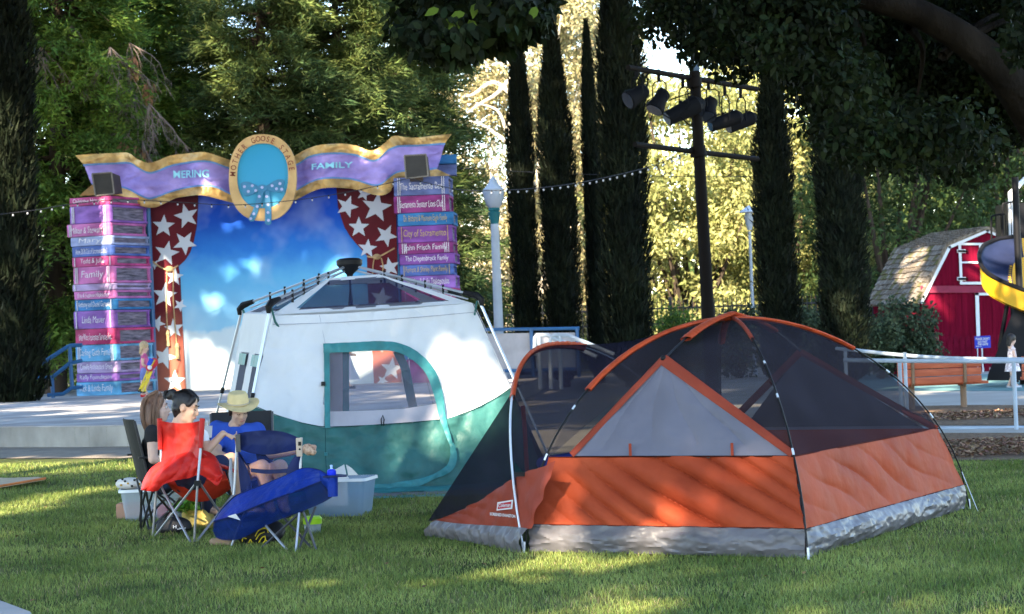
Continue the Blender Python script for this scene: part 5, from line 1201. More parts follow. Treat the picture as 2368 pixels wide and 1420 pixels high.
# ================================================================ camp chairs and picnic things
m_redf = mat('red_nylon', (.50, .012, .012), var=.2, scale=4, rough=.45, bump=.4, bscale=25, trans=.2, spec=.15, col2=(.56, .03, .02), crease=(7, .7, .02))
m_bluf = mat('blue_nylon', (.010, .035, .26), var=.25, scale=4, rough=.45, bump=.5, bscale=25, bdist=.015, trans=.1, spec=.15, crease=(7, .8, .02))
m_nvyf = mat('navy_nylon', (.010, .016, .065), var=.25, scale=4, rough=.5, bump=.4, bscale=25, spec=.12, crease=(7, .6, .02))
m_blum = mat('blue_mesh', (.012, .035, .20), var=.15, rough=.9, alpha=.70, spec=.0)
m_blum2 = mat('blue_back_mesh', (.02, .035, .15), var=.15, rough=.9, alpha=.42, spec=.0)
m_stl = mat('steel_tube', (.30, .30, .32), rough=.35, metal=.6, var=.15, spec=.5)
m_dst = mat('dark_steel_tube', (.05, .05, .055), rough=.4, metal=.4, var=.15)
m_blf = mat('black_nylon', (.012, .012, .014), var=.2, scale=5, rough=.6, bump=.4, bscale=20)
m_tan = mat('tan_bracket', (.42, .33, .25), var=.1)
def shape(mb, up, lo, Du, Dl, nu, nv, bulge=.0, wr=.0, pleat=0.0, pf=26):
    """cloth between two pixel lines at given distances, bulging towards the viewer"""
    U = resample([(a, b, 0) for a, b in smooth2(up)], nu); L_ = resample([(a, b, 0) for a, b in smooth2(lo)], nu); V = []
    fD = lambda d, t: d(t) if callable(d) else d
    def f(i, j):
        t, v = i / nu, j / nv; q = U[i].lerp(L_[i], v); D = fD(Du, t) * (1 - v) + fD(Dl, t) * v - bulge * math.sin(math.pi * v) - (fold((q.x * .05, q.y * .05, D_seed), 1.0, wr) if wr else 0) - pleat * tension(t * pf + v * 5 + 1.4 * math.sin(t * 11), 2) * (.3 + .7 * v)
        return P(q.x, q.y, D)
    D_seed = 3.3
    mb.add([f(i, j) for j in range(nv + 1) for i in range(nu + 1)], [(j * (nu + 1) + i, j * (nu + 1) + i + 1, (j + 1) * (nu + 1) + i + 1, (j + 1) * (nu + 1) + i) for j in range(nv) for i in range(nu)])
    return mb
def leg_px(par, x0, y0, D0, x1, y1, D1=None, r=.0095, m=None, name='leg'):
    a = P(x0, y0, D0); b = G(x1, y1) if D1 is None else P(x1, y1, D1); return MB().tube([a, b], r, 8).build(name, m or m_stl, par)
# ---- red chair
rch = thing('camp_chair', 'red folding camp chair with its red sun canopy flipped down behind', 'camp chair', G(402, 1240), 'camp chairs on the lawn')
shape(MB(), [(369, 972), (385, 976), (420, 979), (445, 977), (468, 972)], [(372, 1066), (400, 1078), (430, 1078), (467, 1052)], lambda t: 16.78 - .52 * t, lambda t: 16.72 - .5 * t, 24, 16, -.05, .02).build('backrest', m_redf, rch)
for x0, y0, x1, y1, D in ((369, 970, 374, 1125, 16.75), (468, 970, 457, 1118, 16.22)):
    MB().tube([P(x0, y0, D + .04), P((x0 + x1) / 2 + 1, (y0 + y1) / 2, D), P(x1, y1, D - .05)], .011, 8).build('back_post', m_stl, rch)
    MB().tube([P(x0, y0 - 2, D + .04), P(x0 + (x1 - x0) * .45, y0 + (y1 - y0) * .45, D)], .022, 8).build('post_sleeve', m_redf, rch)
can = shape(MB(), [(326, 1130), (332, 1108), (352, 1080), (392, 1058), (437, 1044), (465, 1040), (492, 1050), (508, 1072), (517, 1096)], [(327, 1134), (362, 1136), (376, 1122), (402, 1112), (436, 1106), (462, 1098), (486, 1112), (503, 1123), (515, 1100)], lambda t: 16.7 - .45 * t, lambda t: 16.55 - .45 * t, 70, 26, .07, .012, .02, 17)
can.build('folded_canopy', m_redf, rch)
shape(MB(), [(372, 1100), (420, 1088), (470, 1080), (520, 1090)], [(398, 1132), (432, 1156), (468, 1160), (505, 1150), (535, 1130)], lambda t: 16.8 + .0 * t, lambda t: 16.85, 24, 10, .10, .02).build('seat', mat('red_seat', (.42, .03, .012), var=.25, scale=4, rough=.55, bump=.4), rch)
for a in [(362, 1126, 16.72, 353, 1243), (371, 1122, 16.7, 441, 1255), (452, 1120, 16.2, 356, 1243), (457, 1116, 16.2, 449, 1254), (464, 1120, 16.22, 540, 1232)]: leg_px(rch, *a)
MB().tube([G(453, 1254), P(540, 1142, 16.75)], .0095, 8).build('leg', m_stl, rch)
for a in [(327, 1134, 17.1, 325, 1226), (337, 1136, 17.05, 354, 1214), (353, 1136, 17.0, 329, 1224), (362, 1145, 16.95, 425, 1216), (417, 1150, 17.0, 368, 1214)]: leg_px(rch, *a, m=m_dst)
MB().tube([P(466, 1050, 16.25), P(505, 1075, 16.5), P(545, 1090, 16.8)], .016, 8).build('armrest', m_redf, rch)
MB().box(P(457, 1117, 16.18), (.05, .05, .04)).build('hub', m_blk, rch); MB().box(P(366, 1122, 16.7), (.06, .05, .03)).build('hub', m_blk, rch)
MB().tube([P(371, 1119, 16.62), P(396, 1108, 16.5)], .012, 6).build('canopy_bar', m_blk, rch)
# ---- blue chair
bch = thing('camp_chair', 'empty blue folding camp chair with mesh back and blue canopy flipped down', 'camp chair', G(610, 1266), 'camp chairs on the lawn')
shape(MB(), [(549, 1003), (575, 998), (620, 995), (660, 1000), (690, 1012)], [(552, 1038), (580, 1048), (620, 1052), (660, 1046), (690, 1040)], lambda t: 16.1 - .3 * t, lambda t: 16.05 - .3 * t, 24, 8, -.03, .01).build('backrest', m_nvyf, bch)
shape(MB(), [(552, 1040), (580, 1050), (620, 1054), (660, 1048), (692, 1042)], [(556, 1150), (590, 1140), (640, 1132), (700, 1110)], lambda t: 16.05 - .3 * t, lambda t: 16.0 - .3 * t, 20, 10, -.04).build('back_mesh', m_blum2, bch)
shape(MB(), [(550, 1042), (556, 1060)], [(560, 1055), (582, 1090)], 16.02, 15.99, 4, 4).build('back_side', m_nvyf, bch)
shape(MB(), [(550, 1045), (572, 1085), (582, 1120), (584, 1148)], [(550, 1046), (552, 1095), (556, 1130), (560, 1152)], 16.0, 16.03, 16, 6, .02).build('back_side', m_nvyf, bch)
shape(MB(), [(697, 1040), (676, 1062), (662, 1092), (668, 1120)], [(698, 1042), (699, 1070), (700, 1092), (698, 1116)], 15.72, 15.74, 16, 6, .02).build('back_side', m_nvyf, bch)
shape(MB(), [(580, 1083), (620, 1086), (664, 1084)], [(580, 1092), (620, 1096), (664, 1093)], lambda t: 15.97 - .22 * t, lambda t: 15.97 - .22 * t, 10, 2).build('back_strap', m_nvyf, bch)
for x0, y0, x1, y1, D in ((549, 1006, 541, 1145, 16.08), (697, 1012, 693, 1120, 15.75)):
    MB().tube([P(x0, y0, D), P(x1, y1, D - .04)], .011, 8).build('back_post', m_stl, bch)
MB().box(P(551, 1025, 16.04), (.035, .03, .135)).build('bracket', m_dst, bch, smooth=False); MB().bbox(P(692, 1034, 15.70), (.045, .035, .14), .006).build('bracket', m_tan, bch)
MB().box(P(693, 1026, 15.68), (.022, .012, .03)).build('buckle', m_blk, bch, smooth=False); MB().ell(P(693, 1039, 15.68), (.008, .008, .008), 8, 6).build('stud', m_blk, bch)
upl = [(498, 1200), (520, 1170), (548, 1145), (600, 1125), (660, 1100), (690, 1086), (715, 1083), (740, 1088), (762, 1102)]; sml = [(494, 1206), (540, 1193), (590, 1172), (640, 1152), (690, 1134), (730, 1118), (760, 1108)]
lowl = [(493, 1228), (505, 1246), (552, 1247), (600, 1224), (650, 1200), (700, 1182), (745, 1163), (768, 1150)]; sm2 = [(493, 1208), (540, 1194), (590, 1173), (640, 1153), (690, 1135), (730, 1119), (766, 1110)]
shape(MB(), upl, sml, lambda t: 15.85 - .25 * t, lambda t: 15.55 - .25 * t, 70, 18, .02, .010, .010, 12).build('folded_canopy', m_bluf, bch)
shape(MB(), sm2, lowl, lambda t: 15.55 - .25 * t, lambda t: 15.75 - .25 * t, 60, 14, .01, .008, .006, 14).build('canopy_mesh', m_blum, bch)
shape(MB(), upl, lowl, lambda t: 15.86 - .25 * t, lambda t: 15.76 - .25 * t, 30, 6, -.10).build('canopy_underside', m_blum, bch)
shape(MB(), [(738, 1088), (757, 1098), (768, 1115)], [(740, 1112), (756, 1130), (768, 1148)], 15.3, 15.33, 8, 8, .05, .02).build('canopy_end', m_bluf, bch)
for a in [(615, 1216, 15.6, 664, 1272), (692, 1186, 15.35, 684, 1276), (702, 1184, 15.36, 731, 1272), (730, 1172, 15.5, 690, 1272), (640, 1180, 15.9, 724, 1271), (700, 1180, 15.6, 606, 1266), (572, 1170, 15.85, 535, 1263)]: leg_px(bch, *a, m=m_stl if a[0] in (615, 692, 572) else m_dst)
MB().lathe([(.036, 0), (.042, .15), (.044, .16)], P(770, 1148, 15.3), 16).build('cup_holder', m_bluf, bch)
shape(MB(), [(752, 1097), (785, 1096), (800, 1098)], [(752, 1101), (785, 1101), (803, 1103)], 15.35, 15.25, 8, 2).build('arm_table', m_nvyf, bch)
MB().box(P(775, 1101, 15.3), (.17, .10, .012)).build('arm_table', m_nvyf, bch, smooth=False)
MB().tube([P(534, 1060, 16.1), P(533, 1100, 16.05), P(540, 1145, 16.05)], [.012, .016, .010], 6).build('strap', mat('grey_webbing', (.25, .25, .27)), bch)
for ln_, dd_ in ((upl, 15.84), (sml, 15.54)):
    MB().tube(smooth_line([P(x, y, dd_ - .25 * i / (len(ln_) - 1)) for i, (x, y) in enumerate(ln_)], 3), .006, 6).build('piping', m_nvyf, bch)
# seat
MB().grid(lambda u, v: P(552 + 140 * u, 1142 - 24 * u, 15.98 - .3 * u + .45 * v) + Vector((.1 * v, 0, -.06 * math.sin(math.pi * v))), 12, 10).build('seat', m_bluf, bch)
# white tag
flat(MB(), [(526, 1194), (545, 1188), (556, 1203), (540, 1198)], plane(P(540, 1195, 15.42), P(560, 1195, 15.41), P(540, 1225, 15.45)), .0, .003).build('care_tag', m_prw, bch, smooth=False)
# ---- generic chair for the two sitters behind
def camp_chair(label, base, ang, mf, mfr):
    t = thing('camp_chair', label, 'camp chair', base, 'camp chairs on the lawn'); M = rotz(-ang)
    w = lambda x, y, z: Vector(base) + M @ Vector((x, y, z))
    for s in (-1, 1):
        MB().tube([w(s * .26, -.22, .40), w(s * .27, -.33, .92)], .011, 8).build('back_post', mfr, t)
        MB().tube([w(s * .27, .22, 0), w(s * .27, .22, .60)], .010, 8).build('arm_post', mfr, t)
        MB().box(w(s * .28, -.03, .61), (.06, .56, .015), M).build('armrest', mf, t, smooth=False)
        for a, b in (((s * .26, -.24, 0), (s * .26, .22, .40)), ((s * .26, .24, 0), (s * .26, -.22, .40))): MB().tube([w(*a), w(*b)], .0095, 8).build('leg', mfr, t)
    for yy in (-.24, .24):
        for s in (-1, 1): MB().tube([w(s * .26, yy, 0), w(-s * .26, yy, .40)], .0095, 8).build('leg', mfr, t)
    MB().grid(lambda u, v: w(-.26 + .52 * u, -.22 + .46 * v, .41 - .07 * math.sin(math.pi * u)), 12, 8).build('seat', mf, t)
    MB().grid(lambda u, v: w(-.265 + .53 * u, -.22 - .11 * v - .04 * math.sin(math.pi * u), .41 + .52 * v), 12, 12).build('backrest', mf, t)
    return t
camp_chair('black camp chair under the woman with long brown hair', (gx(378, 17.75), 17.75, 0), R(70), m_blf, m_dst)
camp_chair('black camp chair under the man in the straw hat', (gx(545, 18.0), 18.0, 0), R(175), m_blf, m_dst)

# ---- storage tubs
m_tub = mat('clear_plastic', (.48, .54, .62), rough=.35, var=.06, alpha=.42, spec=.3)
m_rimw = mat('white_plastic_rim', (.72, .75, .78), rough=.4, var=.04)
def tub_box(label, base, w, d, h, ang, tint=None):
    t = thing('storage_tub', label, 'storage tub', base, 'plastic storage tubs'); M = rotz(ang); B = Vector(base)
    def ring(s, z, n=6):
        pts = []
        for sx, sy in ((1, 1), (-1, 1), (-1, -1), (1, -1)):
            cx, cy = sx * (w / 2 * s - .05), sy * (d / 2 * s - .05); a0 = math.atan2(sy, sx) - math.pi / 4
            for k in range(n + 1):
                a = a0 + math.pi / 2 * k / n; pts.append(B + M @ Vector((cx + .05 * math.cos(a), cy + .05 * math.sin(a), z)))
        return pts
    r0, r1 = ring(.86, .004), ring(1.0, h); n = len(r0)
    MB().add(r0 + r1, [(i, (i + 1) % n, n + (i + 1) % n, n + i) for i in range(n)] + [tuple(range(n))]).build('shell', tint or m_tub, t)
    a, b = ring(1.0, h), ring(1.05, h); a2, b2 = ring(1.0, h - .025), ring(1.055, h - .025)
    MB().add(a + b + b2, [q for i in range(n) for q in ((i, (i + 1) % n, n + (i + 1) % n, n + i), (n + i, n + (i + 1) % n, 2 * n + (i + 1) % n, 2 * n + i))]).build('rim', m_rimw, t)
    return t
lt = tub_box('clear plastic storage tub under the spotted white bag', (gx(337, 18.4), 18.45, 0), .56, .42, .285, R(6))
rt_ = tub_box('clear plastic storage tub with a torn carton sticking out of it', (gx(770, 18.15), 18.15, 0), .56, .42, .33, R(-12), mat('blue_clear_plastic', (.26, .37, .52), rough=.35, var=.06, alpha=.5, spec=.2))
m_card = mat('white_card', (.62, .58, .54), var=.1); m_brn = mat('brown_paper', (.30, .19, .11), var=.25, bump=.8, bscale=18, bdist=.02)
for (x, y, D, s, c) in ((300, 1178, 18.5, (.22, .16, .14), (.32, .18, .12)), (385, 1190, 18.4, (.14, .14, .12), (.5, .05, .08)), (345, 1192, 18.5, (.16, .2, .1), (.25, .26, .34))):
    p = P(x, y, D); p.z = s[2] / 2 + .012; tag(MB().bbox(p, s, .02, rotz(random.uniform(-.5, .5))).build('food_box', mat('food_box_%d' % x, c, var=.2), base=(p.x, p.y, .012)), {300: 'brown food box inside the tub under the spotted bag', 385: 'red food box inside the tub under the spotted bag', 345: 'grey food box inside the tub under the spotted bag'}[x], 'box')
ctn = thing('carton', 'torn open white cardboard carton sticking out of the tub', 'carton', P(775, 1150, 18.15))
for q in ([(768, 1090), (795, 1075), (800, 1098), (775, 1105)], [(800, 1075), (812, 1083), (838, 1110), (833, 1120), (805, 1100)], [(752, 1105), (800, 1098), (810, 1112), (755, 1118)]):
    flat(MB(), q, plane(P(780, 1100, 18.0), P(800, 1100, 18.1 + .2 * (q[0][0] == 800)), P(780, 1120, 17.9)), .0, .006).build('flap', m_card, ctn, smooth=False)
MB().bbox(P(775, 1135, 18.15), (.2, .2, .26), .01).build('body', m_card, ctn)
bot = thing('drink_bottle', 'blue sports bottle cap standing at the blue chair cup holder', 'bottle', P(767, 1101, 15.3))
bb = P(767, 1101, 15.3); bb.z += .0
MB().lathe([(.030, -.0), (.034, .01), (.034, .035), (.026, .045), (.012, .05)], bb + Vector((0, 0, .003)), 16).build('cap', mat('bottle_blue', (.01, .03, .55), rough=.3, var=.05), bot)
MB().lathe([(.010, .05), (.008, .065), (.011, .068), (.011, .078), (.004, .08)], bb + Vector((0, 0, .003)), 12).build('spout', mat('bottle_spout', (.35, .5, .8), rough=.3), bot)
# bags
m_spot = mat('spotted_cotton', (.66, .62, .58), var=.05, bump=.5, bscale=12)
def bag(name, label, caps, ells, m, vox=.016, base=None, cat='bag'):
    me = blob(name, caps, ells, vox, 5); t = thing(name, label, cat, base); link_blob(me, m, t).name = 'body'; return t
sb_ = bag('spotted_bag', 'white cotton bag with dark and yellow spots on the tub', [(P(278, 1119, 18.4), .045, P(325, 1116, 18.4), .05)], [(P(300, 1118, 18.4), (.11, .08, .055))], m_spot, base=P(300, 1131, 18.4))
for i, (x, y, c) in enumerate([(268, 1112, 0), (283, 1108, 0), (296, 1118, 1), (311, 1110, 0), (322, 1119, 1), (280, 1122, 1), (305, 1124, 0), (318, 1106, 1), (289, 1113, 0)]):
    MB().ell(P(x, y, 18.33 - .0), (.012, .012, .010), 8, 6).build('spot', m_blk if c == 0 else mat('mustard', (.5, .28, .03)), sb_)
hb = bag('tote_bag', 'black tote bag with white lettering under the red camp chair', [], [(P(402, 1215, 17.0), (.15, .07, .075)), (P(402, 1222, 17.0), (.16, .08, .05))], m_blf, base=G(402, 1232))
fpl = plane(P(400, 1210, 16.90), P(440, 1210, 16.92), P(400, 1240, 16.90))
text_px(MB(), 'H', 400, 408, 1214, 1222, fpl, .0, 0, .02).build('lettering', m_prw, hb, smooth=False); MB().tube([fpl(410, 1224), fpl(430, 1221)], .003, 5).build('print_line', m_prw, hb); MB().tube([fpl(415, 1221), fpl(420, 1222)], .003, 5).build('print_line', m_prw, hb)
m_ybag = mat('yellow_bag', (.34, .25, .04), var=.45, scale=7, rough=.5, bump=.7, bscale=14, bdist=.02, crease=(9, 1.0, .04), col2=(.42, .30, .08))
yb = bag('grocery_bag', 'crumpled yellow grocery bag with green tops behind the red chair legs', [(P(432, 1190, 17.45), .05, P(452, 1212, 17.35), .06), (P(470, 1186, 17.42), .035, P(482, 1212, 17.4), .07), (P(450, 1182, 17.45), .03, P(466, 1210, 17.4), .07), (P(490, 1196, 17.45), .03, P(478, 1218, 17.4), .06)], [], m_ybag, base=G(462, 1225))
V_, F_, vo = [], [], 0
for x, y in ((425, 1165), (440, 1168), (450, 1164), (412, 1168)):
    n = 26; V, F = leaf_quads(np.tile(np.array(P(x, y + 8, 17.4)), (n, 1)) + RNG.normal(size=(n, 3)) * .015, unit(rnd_dirs(n) + np.array([0, 0, .8])), RNG.uniform(.04, .09, n), .03); V_.append(V); F_.append(F + vo); vo += len(V)
link_mesh('green_tops', np_mesh('green_tops', np.vstack(V_) - np.array(OFF[yb]), np.vstack(F_)), mat('salad_green', (.12, .30, .03), island=.3, trans=.3), yb)
text_px(MB(), 'TE', 418, 432, 1178, 1186, plane(P(425, 1180, 17.36), P(435, 1182, 17.36), P(425, 1190, 17.34)), .0, 0, .02).build('lettering', mat('bag_print', (.16, .2, .02)), yb, smooth=False)
pb_ = bag('patterned_bag', 'black bag with a yellow animal print below the blue canopy', [], [(P(600, 1238, 15.95), (.19, .08, .075)), (P(625, 1228, 16.0), (.12, .08, .09))], m_blf, base=G(600, 1258))
yp = plane(P(600, 1238, 15.84), P(640, 1238, 15.85), P(600, 1258, 15.85)); m_yp = mat('yellow_print', (.55, .42, .02), var=.15)
for pts in ([(590, 1240), (597, 1228), (608, 1222), (618, 1224), (620, 1232)], [(592, 1248), (600, 1236), (612, 1230)], [(598, 1255), (606, 1243), (614, 1240)], [(608, 1256), (614, 1248), (612, 1240)], [(600, 1226), (612, 1219), (622, 1222)], [(560, 1253), (562, 1244), (570, 1246)], [(575, 1256), (579, 1248), (583, 1256)], [(612, 1248), (618, 1252), (616, 1258)]):
    MB().tube(smooth_line([yp(x, y) for x, y in pts], 4), .0045, 5).build('print_mark', m_yp, pb_)
bag('paper_bag', 'crumpled brown paper bag on the grass by the blue canopy', [(P(492, 1252, 16.0), .03, P(535, 1260, 15.9), .035)], [(P(510, 1255, 15.95), (.09, .06, .045))], m_brn, base=G(510, 1264))
bag('snack_bag', 'brown paper snack bag standing behind the blue chair legs', [(P(690, 1262, 16.1), .025, P(690, 1238, 16.15), .03)], [(P(688, 1252, 16.1), (.05, .04, .04))], mat('snack_paper', (.42, .26, .12), var=.3, bump=.6), base=G(690, 1266))
lc_ = thing('food_container', 'lime green lidded food container behind the blue chair legs', 'container', G(697, 1262) + Vector((0, .9, 0)))
lb_ = OFF[lc_]; MB().lathe([(.06, .0), (.07, .075), (.072, .08)], lb_, 20).build('tub', m_tub, lc_); MB().lathe([(.075, .08), (.078, .12), (.065, .14), (.0, .14)], lb_, 20).build('lid', mat('lime', (.35, .60, .02), rough=.4, var=.05), lc_)
# drinks cup on the arm of the hat man's chair
cup = thing('paper_cup', 'white patterned paper cup with a straw beside the red backrest', 'cup', P(481, 1012, 17.05))
cb_ = P(481, 1012, 17.05); MB().lathe([(.031, 0), (.040, .092), (.042, .095)], cb_, 18).build('cup', mat('paper_cup_print', (.70, .68, .64), col2=(.5, .45, .45), var=.15, scale=55, rough=.5), cup)
MB().tube([cb_ + Vector((0, 0, .06)), cb_ + Vector((-.004, 0, .145))], .004, 6).build('straw', m_prw, cup)
MB().tube([cb_ + Vector((0, 0, -.36)), cb_ + Vector((0, 0, .01))], .02, 8).build('cup_stand', m_blk, cup)
# folded mat at the lawn edge
mt_ = thing('picnic_mat', 'tan picnic mat with an orange border lying on the grass', 'mat', G(30, 1128))
pts = [G(-140, 1130), G(0, 1137), G(105, 1120), G(88, 1113), G(20, 1116), G(-130, 1112)]
def lift(pp, z): return [Vector((p.x, p.y, z + .02 * abs(math.sin(p.x * 9)))) for p in pp]
MB().prism(lift(pts, .05), lift(pts, .03)).build('cloth', mat('mat_tan', (.45, .33, .20), var=.15, scale=4, bump=.4), mt_, smooth=False)
MB().tube(lift(pts[:3], .05), .014, 6).build('border', mat('mat_orange', (.55, .16, .04), var=.2), mt_)
# ================================================================ people
def skin_mat(name, c): return mat(name, c, var=.08, scale=6, rough=.5, spec=.35, col2=tuple(min(1, x * 1.08) for x in c))
m_sk1 = skin_mat('skin_fair', (.56, .36, .28)); m_sk2 = skin_mat('skin_warm', (.54, .32, .21)); m_sk3 = skin_mat('skin_tan', (.50, .31, .22))
def hair_mat(name, c): return mat(name, c, var=.4, scale=14, rough=.45, bump=.7, bscale=60, bdist=.01, stretch=(3, 3, .35), spec=.4)
m_eye = mat('eye_white', (.6, .58, .55), var=.02, rough=.3); m_iris = mat('eye_dark', (.02, .012, .01), rough=.2, var=.02); m_lip = mat('lips', (.40, .15, .13), var=.1, rough=.5)
def head_frame(c, yaw, pitch=0.0, roll=0.0, s=1.0):
    """x forward out of the face, y to the figure's left, z up; yaw measured from +x world"""
    M = Matrix.Rotation(yaw, 3, 'Z') @ Matrix.Rotation(pitch, 3, 'Y') @ Matrix.Rotation(roll, 3, 'X'); c = Vector(c)
    f = lambda x, y, z: c + M @ (Vector((x, y, z)) * s); f.M, f.s = M, s; return f
def head_parts(f):
    s, M = f.s, f.M; e = lambda x, y, z, a, b, c_: (f(x, y, z), (a * s, b * s, c_ * s), M)
    ells = [e(-.012, 0, .035, .095, .076, .098), e(.028, 0, -.03, .062, .060, .082), e(.045, 0, -.088, .036, .038, .026), e(.020, 0, -.075, .05, .052, .035), e(.078, 0, -.058, .016, .026, .018),
            e(.068, .034, -.022, .020, .022, .022), e(.068, -.034, -.022, .020, .022, .022), e(-.005, .077, -.008, .022, .011, .032), e(-.005, -.077, -.008, .022, .011, .032)]
    caps = [(f(.086, 0, .014), .009 * s, f(.104, 0, -.026), .013 * s), (f(.074, -.036, .030), .013 * s, f(.074, .036, .030), .013 * s), (f(-.02, 0, -.06), .052 * s, f(-.035, 0, -.17), .056 * s), (f(.096, .010, -.030), .009 * s, f(.096, -.010, -.030), .009 * s)]
    return caps, ells
def face_parts(f, t, brow, closed=False):
    s, M = f.s, f.M
    for k in (-1, 1):
        if not closed:
            o = MB().ell(f(.079, k * .032, .006), (.010 * s, .014 * s, .008 * s), 12, 8, M).build('eye', m_eye, t); MB().ell(f(.087, k * .032, .006), (.004 * s, .006 * s, .006 * s), 10, 6, M).build('iris', m_iris, o)
        else: MB().tube([f(.084, k * .018, .004), f(.087, k * .032, .000), f(.080, k * .045, .004)], .003 * s, 6).build('eyelid', m_iris, t)
        MB().tube([f(.089, k * .016, .032), f(.088, k * .034, .038), f(.078, k * .050, .032)], [.004 * s, .005 * s, .003 * s], 6).build('eyebrow', brow, t)
    MB().tube([f(.088, -.020, -.060), f(.095, 0, -.058), f(.088, .020, -.060)], [.004 * s, .006 * s, .004 * s], 6).build('lips', m_lip, t)
def hand_caps(w, d, n, side, curl=.6, s=1.0, spread=.0, thumb=None):
    """palm and five fingers; d along the hand, n out of the palm, side towards the thumb"""
    w, d, n, side = Vector(w), Vector(d).normalized(), Vector(n).normalized(), Vector(side).normalized(); C = []
    for k in range(4):
        o = (k - 1.5) * -.019 * s; C.append((w, .017 * s, w + d * .075 * s + side * o, .0105 * s))
        ln = (.072, .080, .074, .058)[k] * s; p = w + d * .078 * s + side * o; a = curl * (.5 + .12 * k); dd = d
        for j, q in enumerate((.45, .32, .23)):
            dd = (dd * math.cos(a) + n * math.sin(a)).normalized(); p2 = p + dd * ln * q; C.append((p, (.0095 - .001 * j) * s, p2, (.0088 - .001 * j) * s)); p = p2; nn = (n - dd * n.dot(dd)).normalized(); n_ = nn; d_ = dd; 
            n = n_ if n_.length > .1 else n
        n = (Vector(n) - d * Vector(n).dot(d)).normalized()
    p = w + d * .02 * s + side * .02 * s; q = p + (side * .8 + d * .8 + n * .35).normalized() * .035 * s; C.append((p, .014 * s, q, .011 * s)); C.append((q, .0105 * s, q + (d + n * .5 + side * .1).normalized() * .032 * s, .009 * s))
    return C
def limb(*a): return [(Vector(p), r_, Vector(q), s_) for (p, r_), (q, s_) in zip(a, a[1:])]

def strands(par, m, rows, n, r=.0035, jit=.008):
    """single locks laid over the hair; rows are lists of points each lock passes near"""
    mb = MB()
    for row in rows:
        for _ in range(n):
            o = Vector([random.uniform(-jit, jit) for _k in range(3)]); pts = smooth_line([Vector(p) + o + Vector([random.uniform(-jit, jit) * .6 for _k in range(3)]) for p in row], 4)
            mb.tube(pts, [r * (1 - .8 * i / len(pts)) for i in range(len(pts))], 4, False)
    o_ = mb.build('hair_locks', m, par); tag(o_, kind='stuff'); return o_
# ---- woman with the black ponytail, in the red chair, looking down to her right
w2 = thing('person', 'woman with black ponytail and white top sitting in the red chair', 'person', G(425, 1235))
f = head_frame(P(430, 944, 16.75), R(-8), R(14), R(-6), 1.04); cps, els = head_parts(f); nk = P(418, 988, 16.78)
Sh_r, Sh_l = P(466, 1008, 16.5), P(392, 1008, 16.95); pel = P(432, 1102, 16.85); ch = P(425, 1020, 16.75)
elb, wri = P(478, 1042, 16.42), P(516, 1002, 16.5); hipr, hipl = P(448, 1105, 16.75), P(425, 1105, 17.0); kner, knel = P(535, 1062, 17.0), P(552, 1078, 17.3); ankr, ankl = P(552, 1178, 17.1), P(575, 1180, 17.35)
cps += limb((nk, .055), (ch, .10), (pel, .13)) + limb((Sh_l, .058), (ch, .08), (Sh_r, .055)) + limb((Sh_r, .05), (elb, .038), (wri, .026)) + limb((Sh_l, .05), (P(378, 1060, 17.0), .04), (P(420, 1078, 17.15), .028)) + limb((hipr, .085), (kner, .058), (ankr, .038), (ankr + Vector((.13, .05, -.03)), .032)) + limb((hipl, .085), (knel, .058), (ankl, .038), (ankl + Vector((.13, .08, -.03)), .032))
cps += hand_caps(wri, P(548, 1012, 16.52) - wri, Vector((.1, .2, -1)), Vector((.3, -1, 0)), .75, 1.02) + hand_caps(P(420, 1078, 17.15), Vector((1, .1, 0)), Vector((0, 0, -1)), Vector((0, 1, 0)), .5)
link_blob(blob('body', cps, els, .0085, 5), m_sk2, w2); m_hb = hair_mat('hair_black', (.012, .009, .009)); face_parts(f, w2, m_hb, True)
hm = blob('hair', [(f(-.09, 0, .085), .026, f(-.135, .005, .095), .036), (f(-.135, .005, .095), .036, f(-.150, .0, .06), .030), (f(.055, .045, .085), .026, f(.03, .072, .03), .018), (f(.055, -.045, .085), .026, f(.035, -.070, .03), .018), (f(-.06, -.05, -.02), .035, f(-.055, -.03, -.075), .022), (f(-.06, .05, -.02), .035, f(-.055, .03, -.075), .022)], [(f(-.022, 0, .045), (.101, .084, .098), f.M), (f(-.05, 0, .0), (.07, .078, .08), f.M)], .010, 4); link_blob(hm, m_hb, w2)
strands(w2, m_hb, [[f(.06, y_, .10), f(-.02, y_ * 1.1, .140), f(-.10, y_ * .5, .10), f(-.135, 0, .10)] for y_ in (-.06, -.04, -.02, 0, .02, .04, .06)] + [[f(-.13, 0, .11), f(-.185, y_, .09), f(-.18, y_, .03)] for y_ in (-.02, 0, .02)], 8, jit=.006)
m_wtop = mat('white_cotton', (.78, .76, .75), var=.05, bump=.4, bscale=20); m_jean = mat('navy_denim', (.022, .03, .075), var=.25, scale=8, rough=.8, bump=.3, bscale=60)
link_blob(blob('top', limb((nk + Vector((0, 0, -.025)), .07), (ch, .118), (pel + Vector((0, 0, .06)), .145)) + limb((Sh_l + Vector((.01, 0, .0)), .066), (ch, .10), (Sh_r + Vector((-.02, 0, 0)), .063)) + limb((Sh_r, .06), (Sh_r.lerp(elb, .4), .052)), [], .014, 5), m_wtop, w2)
link_blob(blob('shorts', limb((pel, .148), (hipr, .10), (hipr.lerp(kner, .72), .082)) + limb((pel, .148), (hipl, .10), (hipl.lerp(knel, .72), .082)), [], .014, 5), m_jean, w2)
MB().tube([ankr + Vector((-.05, -.02, -.05)), ankr + Vector((.16, .05, -.06))], [.045, .036], 10).build('shoe', m_blf, w2); MB().tube([ankl + Vector((-.05, -.02, -.05)), ankl + Vector((.16, .08, -.06))], [.045, .036], 10).build('shoe', m_blf, w2)
